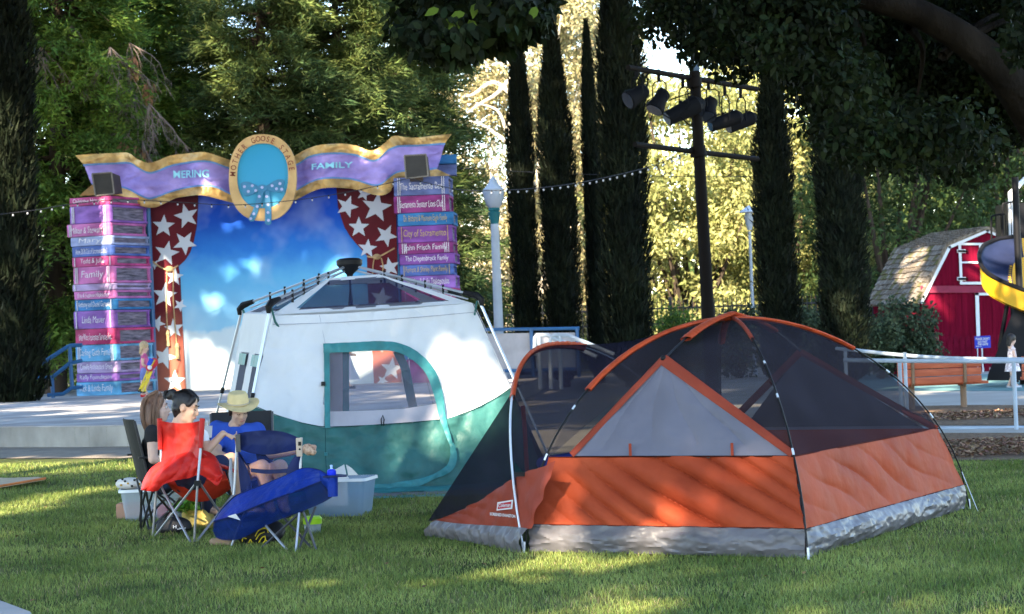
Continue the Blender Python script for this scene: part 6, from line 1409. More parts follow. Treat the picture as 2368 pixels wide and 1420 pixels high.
# ---- woman with long brown hair and a black top
w1 = thing('person', 'woman with long light brown hair and black top seen from behind', 'person', G(360, 1205))
f = head_frame(P(362, 946, 17.55), R(12), R(-4), 0, 1.02); cps, els = head_parts(f); nk = P(358, 990, 17.55); ch = P(358, 1030, 17.55); pel = P(372, 1105, 17.6)
Sr, Sl = P(352, 1000, 17.35), P(372, 1003, 17.78); er, wr_ = P(354, 1062, 17.32), P(400, 1072, 17.4); hr, hl = P(385, 1108, 17.5), P(385, 1108, 17.75); kr, kl = P(480, 1085, 17.62), P(485, 1085, 17.9); ar, al = P(478, 1178, 17.65), P(485, 1178, 17.95)
cps += limb((nk, .055), (ch, .10), (pel, .13)) + limb((Sl, .058), (ch, .08), (Sr, .058)) + limb((Sr, .052), (er, .042), (wr_, .028)) + limb((Sl, .05), (P(380, 1060, 17.85), .04), (P(430, 1070, 17.8), .028)) + limb((hr, .085), (kr, .06), (ar, .04), (ar + Vector((.14, .02, -.03)), .032)) + limb((hl, .085), (kl, .06), (al, .04), (al + Vector((.14, .04, -.03)), .032))
cps += hand_caps(wr_, Vector((1, 0, -.1)), Vector((0, 0, -1)), Vector((0, 1, 0)), .5) + hand_caps(P(430, 1070, 17.8), Vector((1, 0, -.1)), Vector((0, 0, -1)), Vector((0, -1, 0)), .5)
link_blob(blob('body', cps, els, .009, 5), m_sk1, w1); m_hbr = hair_mat('hair_light_brown', (.15, .075, .045)); face_parts(f, w1, m_hbr)
locks = []
for y_ in (-.07, -.045, -.02, .01, .04, .065): locks.append((f(-.055 - .02 * math.cos(y_ * 20), y_, .03), .04, f(-.075, y_ * 1.15, -.10), .038)); locks.append((f(-.075, y_ * 1.15, -.10), .038, f(-.055, y_ * 1.25, -.215), .02))
hm = blob('hair', locks + [(f(.045, .05, .085), .03, f(.01, .082, .0), .022), (f(.045, -.05, .085), .03, f(.0, -.082, .01), .024), (f(.0, -.082, .01), .026, f(-.01, -.085, -.12), .024), (f(.0, .082, .01), .026, f(-.01, .085, -.12), .024)], [(f(-.02, 0, .045), (.101, .086, .099), f.M)], .010, 4); link_blob(hm, m_hbr, w1)
strands(w1, hair_mat('hair_brown_light', (.24, .13, .08)), [[f(.02, y_ * .6, .142), f(-.09, y_, .09), f(-.125, y_ * 1.2, -.04), f(-.10, y_ * 1.3, -.20)] for y_ in (-.08, -.06, -.04, -.02, 0, .02, .04, .06)] + [[f(.05, -.03, .128), f(.03, -.088, .05), f(-.01, -.107, -.05), f(-.02, -.10, -.18)], [f(.02, -.03, .14), f(-.02, -.095, .06), f(-.05, -.112, -.05), f(-.05, -.10, -.20)]], 9, jit=.010)
m_btop = mat('black_cotton', (.012, .012, .014), var=.2, rough=.8)
link_blob(blob('top', limb((nk + Vector((0, 0, -.05)), .068), (ch, .118), (pel, .145)) + limb((Sl, .068), (ch, .10), (Sr, .068)) + limb((Sr, .062), (Sr.lerp(er, .28), .056)) + limb((Sl, .062), (Sl.lerp(P(380, 1060, 17.85), .28), .056)), [], .014, 5), m_btop, w1)
link_blob(blob('jeans', limb((pel, .147), (hr, .10), (kr, .076), (ar, .052)) + limb((pel, .147), (hl, .10), (kl, .076), (al, .052)), [], .016, 5), m_jean, w1)
# ---- man in the straw hat
mn = thing('person', 'man in blue t-shirt and wide straw hat looking down', 'person', G(560, 1195))
f = head_frame(P(552, 950, 17.75), R(-62), R(20), R(6), 1.0); cps, els = head_parts(f); nk = P(543, 985, 17.8); ch = P(548, 1030, 17.85); pel = P(560, 1112, 17.95)
Sr, Sl = P(502, 992, 17.85), P(594, 996, 17.85); er, wr_ = P(500, 1050, 17.6), P(540, 1066, 17.35); el_, wl_ = P(628, 1050, 17.6), P(700, 1040, 17.2); hr, hl = P(545, 1112, 17.85), P(585, 1112, 17.85); kr, kl = P(606, 1080, 17.3), P(648, 1080, 17.25); ar, al = P(622, 1168, 17.45), P(655, 1168, 17.4)
cps += limb((nk, .06), (ch, .12), (pel, .14)) + limb((Sl, .066), (ch, .09), (Sr, .066)) + limb((Sr, .056), (er, .046), (wr_, .032)) + limb((Sl, .056), (el_, .046), (wl_, .032)) + limb((hr, .09), (kr, .066), (ar, .045), (ar + Vector((.04, -.14, -.03)), .036)) + limb((hl, .09), (kl, .066), (al, .045), (al + Vector((.04, -.14, -.03)), .036))
cps += hand_caps(wr_, Vector((1, -.3, -.2)), Vector((0, 0, -1)), Vector((0, 1, .2)), .7) + hand_caps(wl_, Vector((1, -.2, .1)), Vector((.1, -.9, -.3)), Vector((0, -.2, 1)), .8)
link_blob(blob('body', cps, els, .009, 5), m_sk3, mn); m_hdb = hair_mat('hair_dark_brown', (.03, .018, .012)); face_parts(f, mn, m_hdb, True)
link_blob(blob('hair', [(f(.01, .075, .03), .022, f(.0, .079, -.03), .014), (f(.01, -.075, .03), .022, f(.0, -.079, -.03), .014)], [(f(-.03, 0, .035), (.092, .082, .09), f.M)], .010, 3), m_hdb, mn)
m_tee = mat('blue_tee', (.035, .085, .40), var=.15, scale=5, rough=.8, bump=.4, bscale=14, bdist=.015, spec=.05, crease=(5, .8, .03))
link_blob(blob('t_shirt', limb((nk + Vector((-.02, .02, -.035)), .062), (Sr, .07)) + limb((nk + Vector((.02, .02, -.035)), .062), (Sl, .07)) + limb((nk + Vector((0, 0, -.05)), .078), (ch, .148), (pel, .165)) + limb((Sl, .078), (ch, .11), (Sr, .078)) + limb((Sr, .074), (Sr.lerp(er, .62), .066)) + limb((Sl, .074), (Sl.lerp(el_, .62), .066)), [], .014, 5), m_tee, mn)
link_blob(blob('shorts', limb((pel, .167), (hr, .112), (hr.lerp(kr, .55), .092)) + limb((pel, .167), (hl, .112), (hl.lerp(kl, .55), .092)), [], .016, 5), m_jean, mn)
for a in (ar, al): MB().tube([a + Vector((-.01, .04, -.05)), a + Vector((.05, -.16, -.06))], [.048, .038], 10).build('shoe', m_blf, mn)
# hat: a thing on his head
m_straw2 = mat('straw_hat', (.62, .48, .24), var=.14, scale=9, rough=.8, bump=.5, bscale=60, bdist=.006); m_hband = mat('hat_band', (.42, .34, .24), var=.1)
ht = thing('sun_hat', 'wide brimmed pale straw sun hat on the man in blue', 'hat', f(0, 0, .07)); HM = f.M @ Matrix.Rotation(R(-8), 3, 'Y'); hc = f(-.01, 0, .062)
mb = MB(); n = 40; V = []
for r_, z in [(.094, .0), (.092, .035), (.086, .075), (.074, .098), (.045, .108), (.002, .107)]:
    for k in range(n): a = 2 * math.pi * k / n; V.append(hc + HM @ Vector((r_ * 1.10 * math.cos(a), r_ * .98 * math.sin(a), z - .010 * math.exp(-((r_) / .05) ** 2))))
mb.add(V, [(i * n + k, i * n + (k + 1) % n, (i + 1) * n + (k + 1) % n, (i + 1) * n + k) for i in range(5) for k in range(n)]); mb.build('crown', m_straw2, ht)
V = []
for r_, z in [(.092, .0), (.12, -.006), (.15, -.010), (.178, -.004), (.180, -.008), (.15, -.016), (.12, -.012), (.092, -.006)]:
    for k in range(n): a = 2 * math.pi * k / n; V.append(hc + HM @ Vector((r_ * 1.02 * math.cos(a), r_ * math.sin(a), z + .024 * (r_ / .18) ** 2 * math.cos(2 * a + math.pi))))
MB().add(V, [(i * n + k, i * n + (k + 1) % n, (i + 1) * n + (k + 1) % n, (i + 1) * n + k) for i in range(7) for k in range(n)]).build('brim', m_straw2, ht)
MB().tube([hc + HM @ Vector((.104 * math.cos(2 * math.pi * k / 24), .094 * math.sin(2 * math.pi * k / 24), .012)) for k in range(25)], .007, 6).build('band', m_hband, ht)
me = blob('snack_packet', [(wl_ + Vector((.03, -.03, .02)), .03, wl_ + Vector((.09, -.05, -.02)), .03)], [(wl_ + Vector((.055, -.045, -.01)), (.045, .02, .04))], .01, 3)
tag(link_blob(me, mat('packet_print', (.45, .22, .12), col2=(.65, .45, .3), var=.3, scale=40, rough=.35, bump=.8, bscale=30), base=wl_), 'crumpled brown snack packet in the hand of the hat man', 'snack packet')

# ---- child on the stage carrying a folded stool
def small_person(label, px, foot_y, D, z0, h, yaw, skin, hairm, topm, lowm, long_hair=True, dress=False, shoem=None, arm=None):
    b = P(px, foot_y, D); b.z = z0; t = thing('person', label, 'person', b); k = h / 1.15; c, s_ = math.cos(yaw), math.sin(yaw)
    w = lambda x, y, z: b + Vector((x * c - y * s_, x * s_ + y * c, z)) * k
    f = head_frame(w(.01, 0, 1.03), yaw, R(8), 0, .92 * k * .95); cps, els = head_parts(f)
    cps += limb((w(0, 0, .90), .04 * k), (w(0, 0, .78), .075 * k), (w(0, 0, .58), .085 * k)) + limb((w(0, .09, .84), .036 * k), (w(0, 0, .82), .06 * k), (w(0, -.09, .84), .036 * k))
    for s in (-1, 1):
        cps += limb((w(0, s * .055, .56), .06 * k), (w(.04 * s, s * .05, .30), .045 * k), (w(-.02 - .07 * s, s * .05, .05), .03 * k), (w(.07 - .07 * s, s * .05, .025), .024 * k))
        cps += limb((w(0, s * .10, .83), .034 * k), (w(.0, s * .13, .68), .028 * k), (w(.12, s * .10, .60), .022 * k), (w(.17, s * .09, .59), .024 * k))
    link_blob(blob('body', cps, els, .016, 3), skin, t)
    hc_ = [(f(-.05, y_, .03), .045 * k, f(-.07, y_ * 1.1, -.14), .03 * k) for y_ in (-.06, -.02, .02, .06)] if long_hair else []
    link_blob(blob('hair', hc_, [(f(-.02, 0, .045), (.10 * k, .088 * k, .10 * k), f.M)], .016, 2), hairm, t)
    link_blob(blob('top', limb((w(0, 0, .88), .05 * k), (w(0, 0, .76), .092 * k), (w(0, 0, .56), .105 * k)) + limb((w(0, .10, .83), .048 * k), (w(0, -.10, .83), .048 * k)), [], .016, 3), topm, t)
    if dress: MB().lathe([(.10 * k, .62 * k), (.14 * k, .5 * k), (.17 * k, .36 * k), (.165 * k, .36 * k)], b, 20).build('skirt', topm, t)
    link_blob(blob('leggings' if dress else 'shorts', [c_ for s in (-1, 1) for c_ in limb((w(0, s * .05, .56), .075 * k), (w(.03 * s, s * .055, .40 if not dress else .08), (.068 if not dress else .04) * k))], [], .016, 3), lowm, t)
    for s in (-1, 1): MB().tube([w(-.05 - .07 * s, s * .05, .03), w(.09 - .07 * s, s * .05, .025)], [.034 * k, .028 * k], 8).build('shoe', shoem or m_blf, t)
    return t, w
m_hbl = hair_mat('hair_blonde', (.42, .30, .17))
kid, kw = small_person('small blond child in pink top carrying a folded yellow stool', 338, 942, 45.6, SZ, 1.22, R(-8), m_sk1, m_hbl, mat('pink_top', (.50, .10, .25), var=.2), mat('blue_shorts', (.16, .20, .48), var=.2), shoem=mat('red_shoe', (.5, .03, .03)))
stl = thing('folding_stool', 'folded yellow stool with red and blue seat carried by the child', 'stool', P(345, 880, 45.2))
m_yl = mat('yellow_paint', (.62, .45, .02), rough=.35, var=.05)
for k, (a, b) in enumerate([((342, 855), (322, 903)), ((347, 857), (327, 905)), ((352, 858), (332, 906)), ((340, 858), (336, 905)), ((350, 860), (325, 900))]):
    MB().tube([P(a[0], a[1], 45.15), P(b[0], b[1], 45.1)], .017, 8).build('leg', m_yl, stl); MB().tube([P(b[0] - .6, b[1], 45.1), P(b[0] - 1.6, b[1] + 3, 45.1)], .022, 8).build('foot', m_blk, stl)
link_blob(blob('seat', [(P(346, 850, 45.1), .09, P(356, 838, 45.12), .10)], [], .02, 3), mat('stool_red', (.55, .03, .04), var=.1), stl)
MB().tube([P(344, 846, 45.02), P(352, 830, 45.04)], [.055, .06], 10).build('seat_pad', mat('stool_blue', (.02, .06, .45)), stl); MB().tube([P(347, 852, 45.0), P(358, 832, 45.0)], .014, 8).build('seat_piping', m_yl, stl); MB().ell(P(346, 850, 44.98), (.05, .03, .05)).build('badge', m_prw, stl)
# ---- child at the playground
m_dotd = mat('dotted_dress', (.45, .28, .30), col2=(.8, .7, .7), var=.3, scale=22, rough=.8)
small_person('dark haired child in a dotted dress walking past the slide', 2343, 891, 40.5, 0, 1.05, R(8), m_sk1, hair_mat('hair_dark', (.02, .013, .010)), m_dotd, mat('grey_leggings', (.40, .38, .42), var=.1), dress=True, shoem=mat('grey_shoe', (.45, .45, .48)))
# ---- sitter on the stage, seen through the tent
sit, sw = small_person('person in a pale skirt on the stage, seen through the tent windows', 800, 915, 46, SZ, 1.45, R(20), m_sk3, hair_mat('hair_brown', (.05, .03, .02)), mat('lilac_top', (.40, .38, .55)), mat('dark_leggings', (.04, .04, .05)))
MB().lathe([(.13, .72), (.2, .5), (.33, .2), (.32, .2)], OFF[sit], 24).build('skirt', mat('pale_skirt', (.5, .5, .56), var=.1, trans=.2), sit)
# ================================================================ rails, benches, barn, slide
m_wrail = mat('pale_blue_rail', (.34, .39, .45), rough=.45, var=.15, scale=2, spec=.3); m_grail = mat('galvanised_rail', (.36, .40, .45), rough=.4, var=.12, spec=.5)
def rails(name, label, D, tops, posts, r=.028, m=m_wrail, grp=None, base=None):
    t = thing(name, label, 'railing', base or G(posts[0][0], posts[0][2]), grp)
    for pts in tops:
        MB().tube([P(x, y, d) for x, y, d in pts], r, 10).build('rail', m, t)
    for x, y0, y1 in posts:
        b = G(x, y1); a = P(x - (y1 - y0) * .038, y0, b.y); MB().tube([a, Vector((a.x, a.y, -.02))], r * .95, 10).build('post', m, t)
    return t
rails('path_railing', 'pale blue grey tube railing in front of the orange bench', 27.2, [[(1950, 833, 27.6), (2150, 835, 27.4), (2420, 836, 27.2)], [(2080, 992, 27.4), (2420, 989, 27.2)]], [(2086, 838, 990), (2350, 838, 994)], grp='tube railings by the path')
rails('path_railing', 'white topped curved tube railing behind the pale blue grey one', 30, [smooth_line([(1935, 806, 33), (1990, 811, 32), (2060, 819, 31), (2150, 826, 30.3), (2260, 830, 30), (2440, 831, 29.8)], 4), [(2040, 968, 30.8), (2200, 970, 30.2), (2440, 969, 29.8)]], [(2098, 815, 972), (1960, 808, 955)], grp='tube railings by the path')
m_slat = mat('orange_plastic_wood', (.40, .085, .035), rough=.55, var=.18, scale=3, stretch=(1, 6, 6), bump=.2, bscale=20, col2=(.44, .11, .045)); m_bmet = mat('brown_bench_metal', (.20, .12, .07), rough=.5, var=.1)
def bench(label, x0, x1, D, gy):
    g = G((x0 + x1) / 2, gy); D = g.y; t = thing('park_bench', label, 'bench', g, 'park benches on the plaza')
    a, b = gx(x0, D), gx(x1, D); w = b - a; cx = (a + b) / 2
    for k in range(3): MB().bbox((cx, D - .02 - .03 * (2 - k) * 0, .46 + .125 * k), (w, .04, .115), .01).build('back_slat', m_slat, t)
    for k in range(3): MB().bbox((cx + .1, D + .10 + .13 * k, .40), (w + .05, .12, .045), .01).build('seat_slat', m_slat, t)
    for s in (-.32, .30):
        x = cx + w * s; MB().tube([(x, D + .12, -.02), (x, D + .12, .36)], .05, 10).build('leg', m_bmet, t)
        MB().tube([(x, D + .42, .37), (x, D + .02, .36), (x, D - .06, .42), (x, D - .06, .76)], .028, 8).build('bracket', m_bmet, t)
    return t
bench('orange slatted park bench standing on mulch behind the railing', 2068, 2262, 32, 946)
bench('orange slatted park bench beside the girl in the dotted dress', 2356, 2550, 34, 930)

# ---- barn
m_barn = mat('barn_red', (.135, .004, .018), var=.22, scale=2, rough=.85, spec=.03, bump=.35, bscale=10, stretch=(6, 6, .4)); m_trim = mat('white_trim', (.66, .68, .72), var=.06, rough=.6); m_reds = mat('barn_band', (.22, .02, .05), var=.15)
bD = 55.0; bf = ywall(bD); dv = P(2011, 683, 58.2) - P(2123, 697, bD); dv.z = 0
brn = thing('barn', 'small red barn with gambrel shingle roof and white trim', 'barn', bf(2280, 858))
fpx = [(2142, 862), (2130, 697), (2190, 573), (2281, 533), (2374, 573), (2432, 697), (2436, 862)]
fr3 = [bf(x, y) for x, y in fpx]; bk3 = [p + dv for p in fr3]
MB().prism(fr3, bk3).build('wall', m_barn, brn, smooth=False)
gxs, gys = [2130, 2190, 2281, 2374, 2432], [700, 576, 536, 576, 700]
for i in range(21):                               # vertical siding boards
    xa, xb = 2143 + 14 * i, 2156.2 + 14 * i; xm = 2281
    top_ = [(xa - 6, interp(xa - 6, gxs, gys) + 3), (xb - 6, interp(xb - 6, gxs, gys) + 3)] if not (xa - 6 < xm < xb - 6) else [(xa - 6, interp(xa - 6, gxs, gys) + 3), (xm, 539), (xb - 6, interp(xb - 6, gxs, gys) + 3)]
    flat(MB(), [(xa, 860)] + top_ + [(xb, 860)], bf, .002, .012).build('siding_board', m_barn, brn, smooth=False)
# white barge boards
rp = [bf(2121, 698, .12), bf(2188, 566, .12), bf(2281, 525, .12), bf(2376, 566, .12), bf(2442, 698, .12)]
for a, b in zip(rp, rp[1:]):
    d = (b - a).normalized(); n_ = Vector((-d.z, 0, d.x)); n_ = n_ if n_.z > 0 else -n_; w = .13
    V = [a, b, b - n_ * w, a - n_ * w]; MB().prism(V, [v + Vector((0, .06, 0)) for v in V]).build('barge_board', m_trim, brn, smooth=False)
# roof decks and shingles
m_shin = mat('cedar_shingle', (.14, .105, .075), var=.4, scale=5, rough=.95, bump=.6, bscale=25, stretch=(4, 4, 1), col2=(.22, .18, .14)); m_moss = mat('mossy_shingle', (.13, .12, .05), var=.4, scale=5, rough=1)
m_shin2 = mat('pale_shingle', (.26, .22, .18), var=.3, scale=6, rough=.95)
bvec = dv * 1.04
shm = MB().add([(-.5, 0, 0), (.5, 0, 0), (.5, 1, 0), (-.5, 1, 0), (-.5, 0, .10), (.5, 0, .10), (.5, 1, .012), (-.5, 1, .012)], [(0, 3, 2, 1), (4, 5, 6, 7), (0, 1, 5, 4), (1, 2, 6, 5), (2, 3, 7, 6), (3, 0, 4, 7)]).mesh('shingle', smooth=False)
shv = []
for m_ in (m_shin, m_moss, m_shin2):
    c = shm.copy(); c.materials.append(m_); shv.append(c)
rs = random.Random(3)
def slope(a, b, rows, cols, single, nm):
    """a lower front edge, b upper front edge"""
    off = Vector((0, -.14, .03)); a, b = a + off, b + off; L = dv.length * 1.06; dd = dv.normalized(); up = (b - a); n_ = dd.cross(up).normalized(); n_ = n_ if n_.z > 0 else -n_
    deck = MB().prism([a - n_ * .02, a + dd * L - n_ * .02, b + dd * L - n_ * .02, b - n_ * .02], [a - n_ * .07, a + dd * L - n_ * .07, b + dd * L - n_ * .07, b - n_ * .07]).build('roof', m_shin, brn, smooth=False)
    rh = up.length / rows; ud = up.normalized(); J = MB()
    for r_ in range(rows):
        x = -.02; 
        while x < L:
            w = L / cols * rs.uniform(.7, 1.3); w = min(w, L - x + .02); p = a + ud * (r_ * rh + rs.uniform(-.03, .02)) + dd * (x + w / 2) - n_ * .01
            M = Matrix((( -dd.x * w * .94, ud.x * rh * 1.25, n_.x * .5), (-dd.y * w * .94, ud.y * rh * 1.25, n_.y * .5), (-dd.z * w * .94, ud.z * rh * 1.25, n_.z * .5)))
            if single:
                o = bpy.data.objects.new('shingle', shv[rs.choice([0, 0, 1, 2, 2])]); COL.objects.link(o); o.parent = deck; OFF[o] = OFF[deck]
                M4 = M.to_4x4(); M4.translation = p - OFF[deck]; o.matrix_local = M4
            else: J.add([p + M @ Vector(v) for v in [(-.5, 0, 0), (.5, 0, 0), (.5, 1, 0), (-.5, 1, 0), (-.5, 0, .10), (.5, 0, .10), (.5, 1, .012), (-.5, 1, .012)]], [(0, 3, 2, 1), (4, 5, 6, 7), (0, 1, 5, 4), (1, 2, 6, 5), (2, 3, 7, 6), (3, 0, 4, 7)])
            x += w
    if not single: tag(J.build('shingles', m_shin, deck, smooth=False), kind='stuff')
slope(bf(2118, 704), bf(2187, 567), 11, 22, True, 'l'); slope(bf(2187, 567), bf(2281, 527), 7, 24, False, 'u'); slope(bf(2376, 567), bf(2281, 527), 7, 12, False, 'v'); slope(bf(2444, 704), bf(2376, 567), 10, 12, False, 'w')
def bar(x0, y0, x1, y1, m, name, off=.04, th=.03): return flat(MB(), [(x0, y0), (x1, y0), (x1 + (y1 - y0) * .038, y1), (x0 + (y1 - y0) * .038, y1)], bf, off, th).build(name, m, brn, smooth=False)
ldr = bar(2216, 562, 2330, 658, m_barn, 'loft_door', .018, .014)
for a in ((2216, 562, 2330, 567), (2220, 652, 2333, 658), (2218, 605, 2330, 609)): bar(*a, m_trim, 'door_rail')
for x in (2215, 2263, 2268, 2322): flat(MB(), [(x, 562), (x + 6, 562), (x + 10, 658), (x + 4, 658)], bf, .042, .03).build('door_stile', m_trim, brn, smooth=False)
for y in (577, 641): bar(2212, y, 2232, y + 8, m_trim, 'hinge_plate', .03, .05); MB().tube([bf(2214, y + 4, .1), bf(2236, y + 4, .1)], .03, 6).build('hinge', m_black, brn)
bar(2128, 661, 2440, 677, m_reds, 'band', .03, .05)
for a in ((2254, 677, 2330, 683),): bar(*a, m_trim, 'door_rail')
flat(MB(), [(2254, 677), (2262, 677), (2268, 860), (2260, 860)], bf, .04, .03).build('door_stile', m_trim, brn, smooth=False)
# picket fence
m_pick = mat('picket_red', (.15, .006, .022), var=.25, scale=4, rough=.85, spec=.03)
pf = thing('picket_fence', 'red picket fence in front of the barn', 'fence', P(2180, 860, 51.5)); pfp = ywall(51.5); x = 2050; k = 0
pkx = []
while x < 2330:
    yb = 868; yt = 776 + rs.uniform(-3, 3)
    mb = MB(); o = [(x, yb), (x + 11, yb), (x + 9, yt + 4), (x + 4, yt), (x - 1, yt + 4)]; mb.prism([pfp(a, b) for a, b in o], [pfp(a, b, -.03) for a, b in o]); mb.build('picket', m_pick, pf, smooth=False); x += 14.2
for y in (795, 845): MB().prism([pfp(2048, y, -.03), pfp(2334, y - 8, -.03), pfp(2334, y, -.03), pfp(2048, y + 8, -.03)], [pfp(2048, y, -.08), pfp(2334, y - 8, -.08), pfp(2334, y, -.08), pfp(2048, y + 8, -.08)]).build('rail', m_pick, pf, smooth=False)
# sign
m_sblue = mat('sign_blue', (.012, .03, .42), rough=.5, var=.05); sg = thing('notice_sign', 'small blue notice sign with white lettering on a thin white post', 'sign', P(2272, 868, 50.8)); sp_ = ywall(50.8)
flat(MB(), [(2253, 778), (2290, 776), (2291, 804), (2254, 806)], sp_, .0, .02).build('board', m_sblue, sg, smooth=False)
for y0, y1, x0, x1, tx in ((781, 786.5, 2256, 2288, "PLEASE DON'T"), (788, 793, 2261, 2283, 'GO PAST'), (794, 799, 2260, 2284, 'THE GATE'), (800.5, 803, 2256, 2270, 'Thank you')):
    text_px(MB(), tx, x0, x1, y0, y1, sp_, .025, 0, .03, -.03).build('lettering', m_prw, sg, smooth=False)
MB().tube([sp_(2271, 805, -.02), sp_(2274, 870, -.02)], .02, 6).build('post', m_trim, sg)

# ---- spiral slide
m_syel = mat('slide_yellow', (.62, .33, .012), rough=.4, var=.1, scale=2); m_sblk = mat('slide_black', (.008, .008, .010), rough=.5, var=.2, spec=.1); m_sin = mat('slide_chute', (.015, .02, .05), rough=.35, var=.15, spec=.2)
sc_ = Vector((gx(2376, 42), 42, 0)); sl = thing('spiral_slide', 'yellow and black spiral slide turning around its tower', 'slide', sc_)
phis = [80, 110, 140, 165, 185, 205, 230, 255, 280]; ry = [548, 552, 566, 590, 614, 634, 655, 675, 700]
def rimpt(ph, dz=0.0, rr=.92):
    y = interp(ph, phis, ry); c = sc_ + Vector((math.cos(R(ph)), math.sin(R(ph)), 0)) * rr; q = P(2300, y, c.y); return Vector((c.x, c.y, q.z + dz))
N_ = 40
def sw_(f, name, m, nv=6): return MB().grid(lambda u, v: f(80 + 200 * u, v), N_, nv).build(name, m, sl)
sw_(lambda p, v: rimpt(p, -.02 - .40 * v, .92 - .02 * v), 'outer_wall', m_syel); sw_(lambda p, v: rimpt(p, -.01 - .42 * math.sin(v * math.pi / 2), .90 - .62 * (1 - math.cos(v * math.pi / 2))), 'chute', m_sin, 8)
MB().tube([rimpt(80 + 200 * i / N_, .0, .915) for i in range(N_ + 1)], .045, 8).build('rim', m_sblk, sl)
sw_(lambda p, v: rimpt(p, -.43 - .02 * v, .30 + .6 * v), 'underside', m_syel, 3)
MB().tube([sc_ + Vector((-.15, 0, -.02)), sc_ + Vector((-.15, 0, 4.2))], .07, 10).build('mast', m_sblk, sl)
MB().tube([P(2330, 700, 41.5), P(2312, 800, 41.6), P(2318, 872, 41.7)], .045, 8).build('support', m_sblk, sl)
MB().prism([P(2348, 706, 41.3), P(2400, 700, 41.3), P(2400, 880, 41.3), P(2282, 880, 41.3), P(2285, 865, 41.3)], [P(2348, 706, 41.8), P(2400, 700, 41.8), P(2400, 880, 41.8), P(2282, 880, 41.8), P(2285, 865, 41.8)]).build('exit_chute', m_sblk, sl, smooth=False)
# tower
tw_ = thing('play_tower', 'dark play tower with yellow panel and white roof edge above the slide', 'play tower', (gx(2385, 43.4), 43.4, 0)); tp = ywall(43.2)
MB().prism([tp(x, y) for x, y in [(2338, 552), (2420, 548), (2424, 690), (2342, 690)]], [tp(x, y, -.06) for x, y in [(2338, 552), (2420, 548), (2424, 690), (2342, 690)]]).build('panel', m_syel, tw_, smooth=False)
MB().prism([tp(x, y) for x, y in [(2332, 470), (2420, 466), (2424, 548), (2336, 552)]], [tp(x, y, -1.2) for x, y in [(2332, 470), (2420, 466), (2424, 548), (2336, 552)]]).build('cabin', m_sblk, tw_, smooth=False)
MB().prism([tp(x, y, .1) for x, y in [(2330, 445), (2368, 408), (2420, 372), (2420, 384), (2372, 418), (2340, 452), (2340, 545), (2332, 545)]], [tp(x, y, .02) for x, y in [(2330, 445), (2368, 408), (2420, 372), (2420, 384), (2372, 418), (2340, 452), (2340, 545), (2332, 545)]]).build('roof_trim', m_trim, tw_, smooth=False)
for x in (2345, 2400):
    MB().tube([tp(x, 690, -.1), Vector((tp(x, 690).x + .0, 43.3, -.02))], .06, 8).build('post', m_sblk, tw_)
for xs in ((2286, 2296, 2308, 2318), (2312, 2322, 2331, 2340)):
    top = 500 if xs[0] == 2286 else 472
    MB().tube(smooth_line([tp(xs[0] + 1, 560, .25), tp(xs[0], top + 10, .25), tp(xs[0] + 6, top, .25), tp(xs[-1], top - 4, .25)], 4), .022, 6).build('guard_rail', m_sblk, tw_)
    for x in xs[1:]: MB().tube([tp(x, top - 2, .25), tp(x + 2, 556, .25)], .012, 6).build('guard_bar', m_sblk, tw_)
# ================================================================ lamps, light pole, fences, string lights
m_wp = mat('white_lamp_paint', (.58, .62, .68), rough=.5, var=.06); m_tl = mat('teal_lamp_paint', (.03, .20, .22), rough=.45, var=.15); m_glb = mat('lamp_globe', (.62, .66, .74), rough=.25, var=.03, trans=.2)
lD = 51.5; u = lD / FPX; lb = Vector((gx(1151, lD), lD, 0)); lp = thing('lamp_post', 'white fluted lamp post with acorn globe and teal collar', 'lamp post', lb)
zz = lambda y: P(1140, y, lD).z
MB().lathe([(.17, 0), (.17, .5), (.13, .6), (11 * u, .7), (11 * u, 1.0), (9.5 * u, zz(520)), (9 * u, zz(517))], lb, 40, flute=.07).build('post', m_wp, lp, ang=20)
MB().lathe([(9 * u, zz(518)), (10 * u, zz(512)), (13 * u, zz(498)), (14 * u, zz(492)), (11 * u, zz(489)), (14 * u, zz(486)), (12 * u, zz(480)), (9 * u, zz(479))], lb, 24).build('collar', m_tl, lp)
MB().lathe([(12 * u, zz(481)), (18 * u, zz(474)), (23 * u, zz(458)), (24 * u, zz(446)), (22 * u, zz(441))], lb, 24).build('globe', m_glb, lp)
MB().lathe([(24.5 * u, zz(446)), (24.5 * u, zz(438)), (20 * u, zz(434)), (11 * u, zz(424)), (9 * u, zz(416)), (6 * u, zz(414)), (4 * u, zz(409)), (.5 * u, zz(407))], lb, 24).build('cap', m_wp, lp)
for k in range(6):
    a = k * math.pi / 3 + .2; MB().tube([lb + Vector((math.cos(a) * 12 * u, math.sin(a) * 12 * u, zz(480))), lb + Vector((math.cos(a) * 23 * u, math.sin(a) * 23 * u, zz(456))), lb + Vector((math.cos(a) * 24.4 * u, math.sin(a) * 24.4 * u, zz(444)))], .012, 5).build('globe_rib', m_wp, lp)
hD = 56; u = hD / FPX; hb_ = Vector((gx(1740, hD), hD, 0)); hl_ = thing('hooded_lamp', 'slim grey lamp post with a flat cone hood', 'lamp post', hb_); zz2 = lambda y: P(1730, y, hD).z
MB().lathe([(.09, 0), (4 * u, .3), (3.4 * u, zz2(535))], hb_, 14).build('post', m_grail, hl_)
MB().lathe([(5 * u, zz2(532)), (8 * u, zz2(520)), (10.5 * u, zz2(500)), (10.5 * u, zz2(497))], hb_, 18).build('body', m_grail, hl_); MB().lathe([(9.5 * u, zz2(499)), (9.5 * u, zz2(491))], hb_, 18).build('lens', m_glb, hl_)
MB().lathe([(23 * u, zz2(491.5)), (23 * u, zz2(490)), (2 * u, zz2(476)), (.3 * u, zz2(475))], hb_, 24).build('hood', m_wp, hl_)
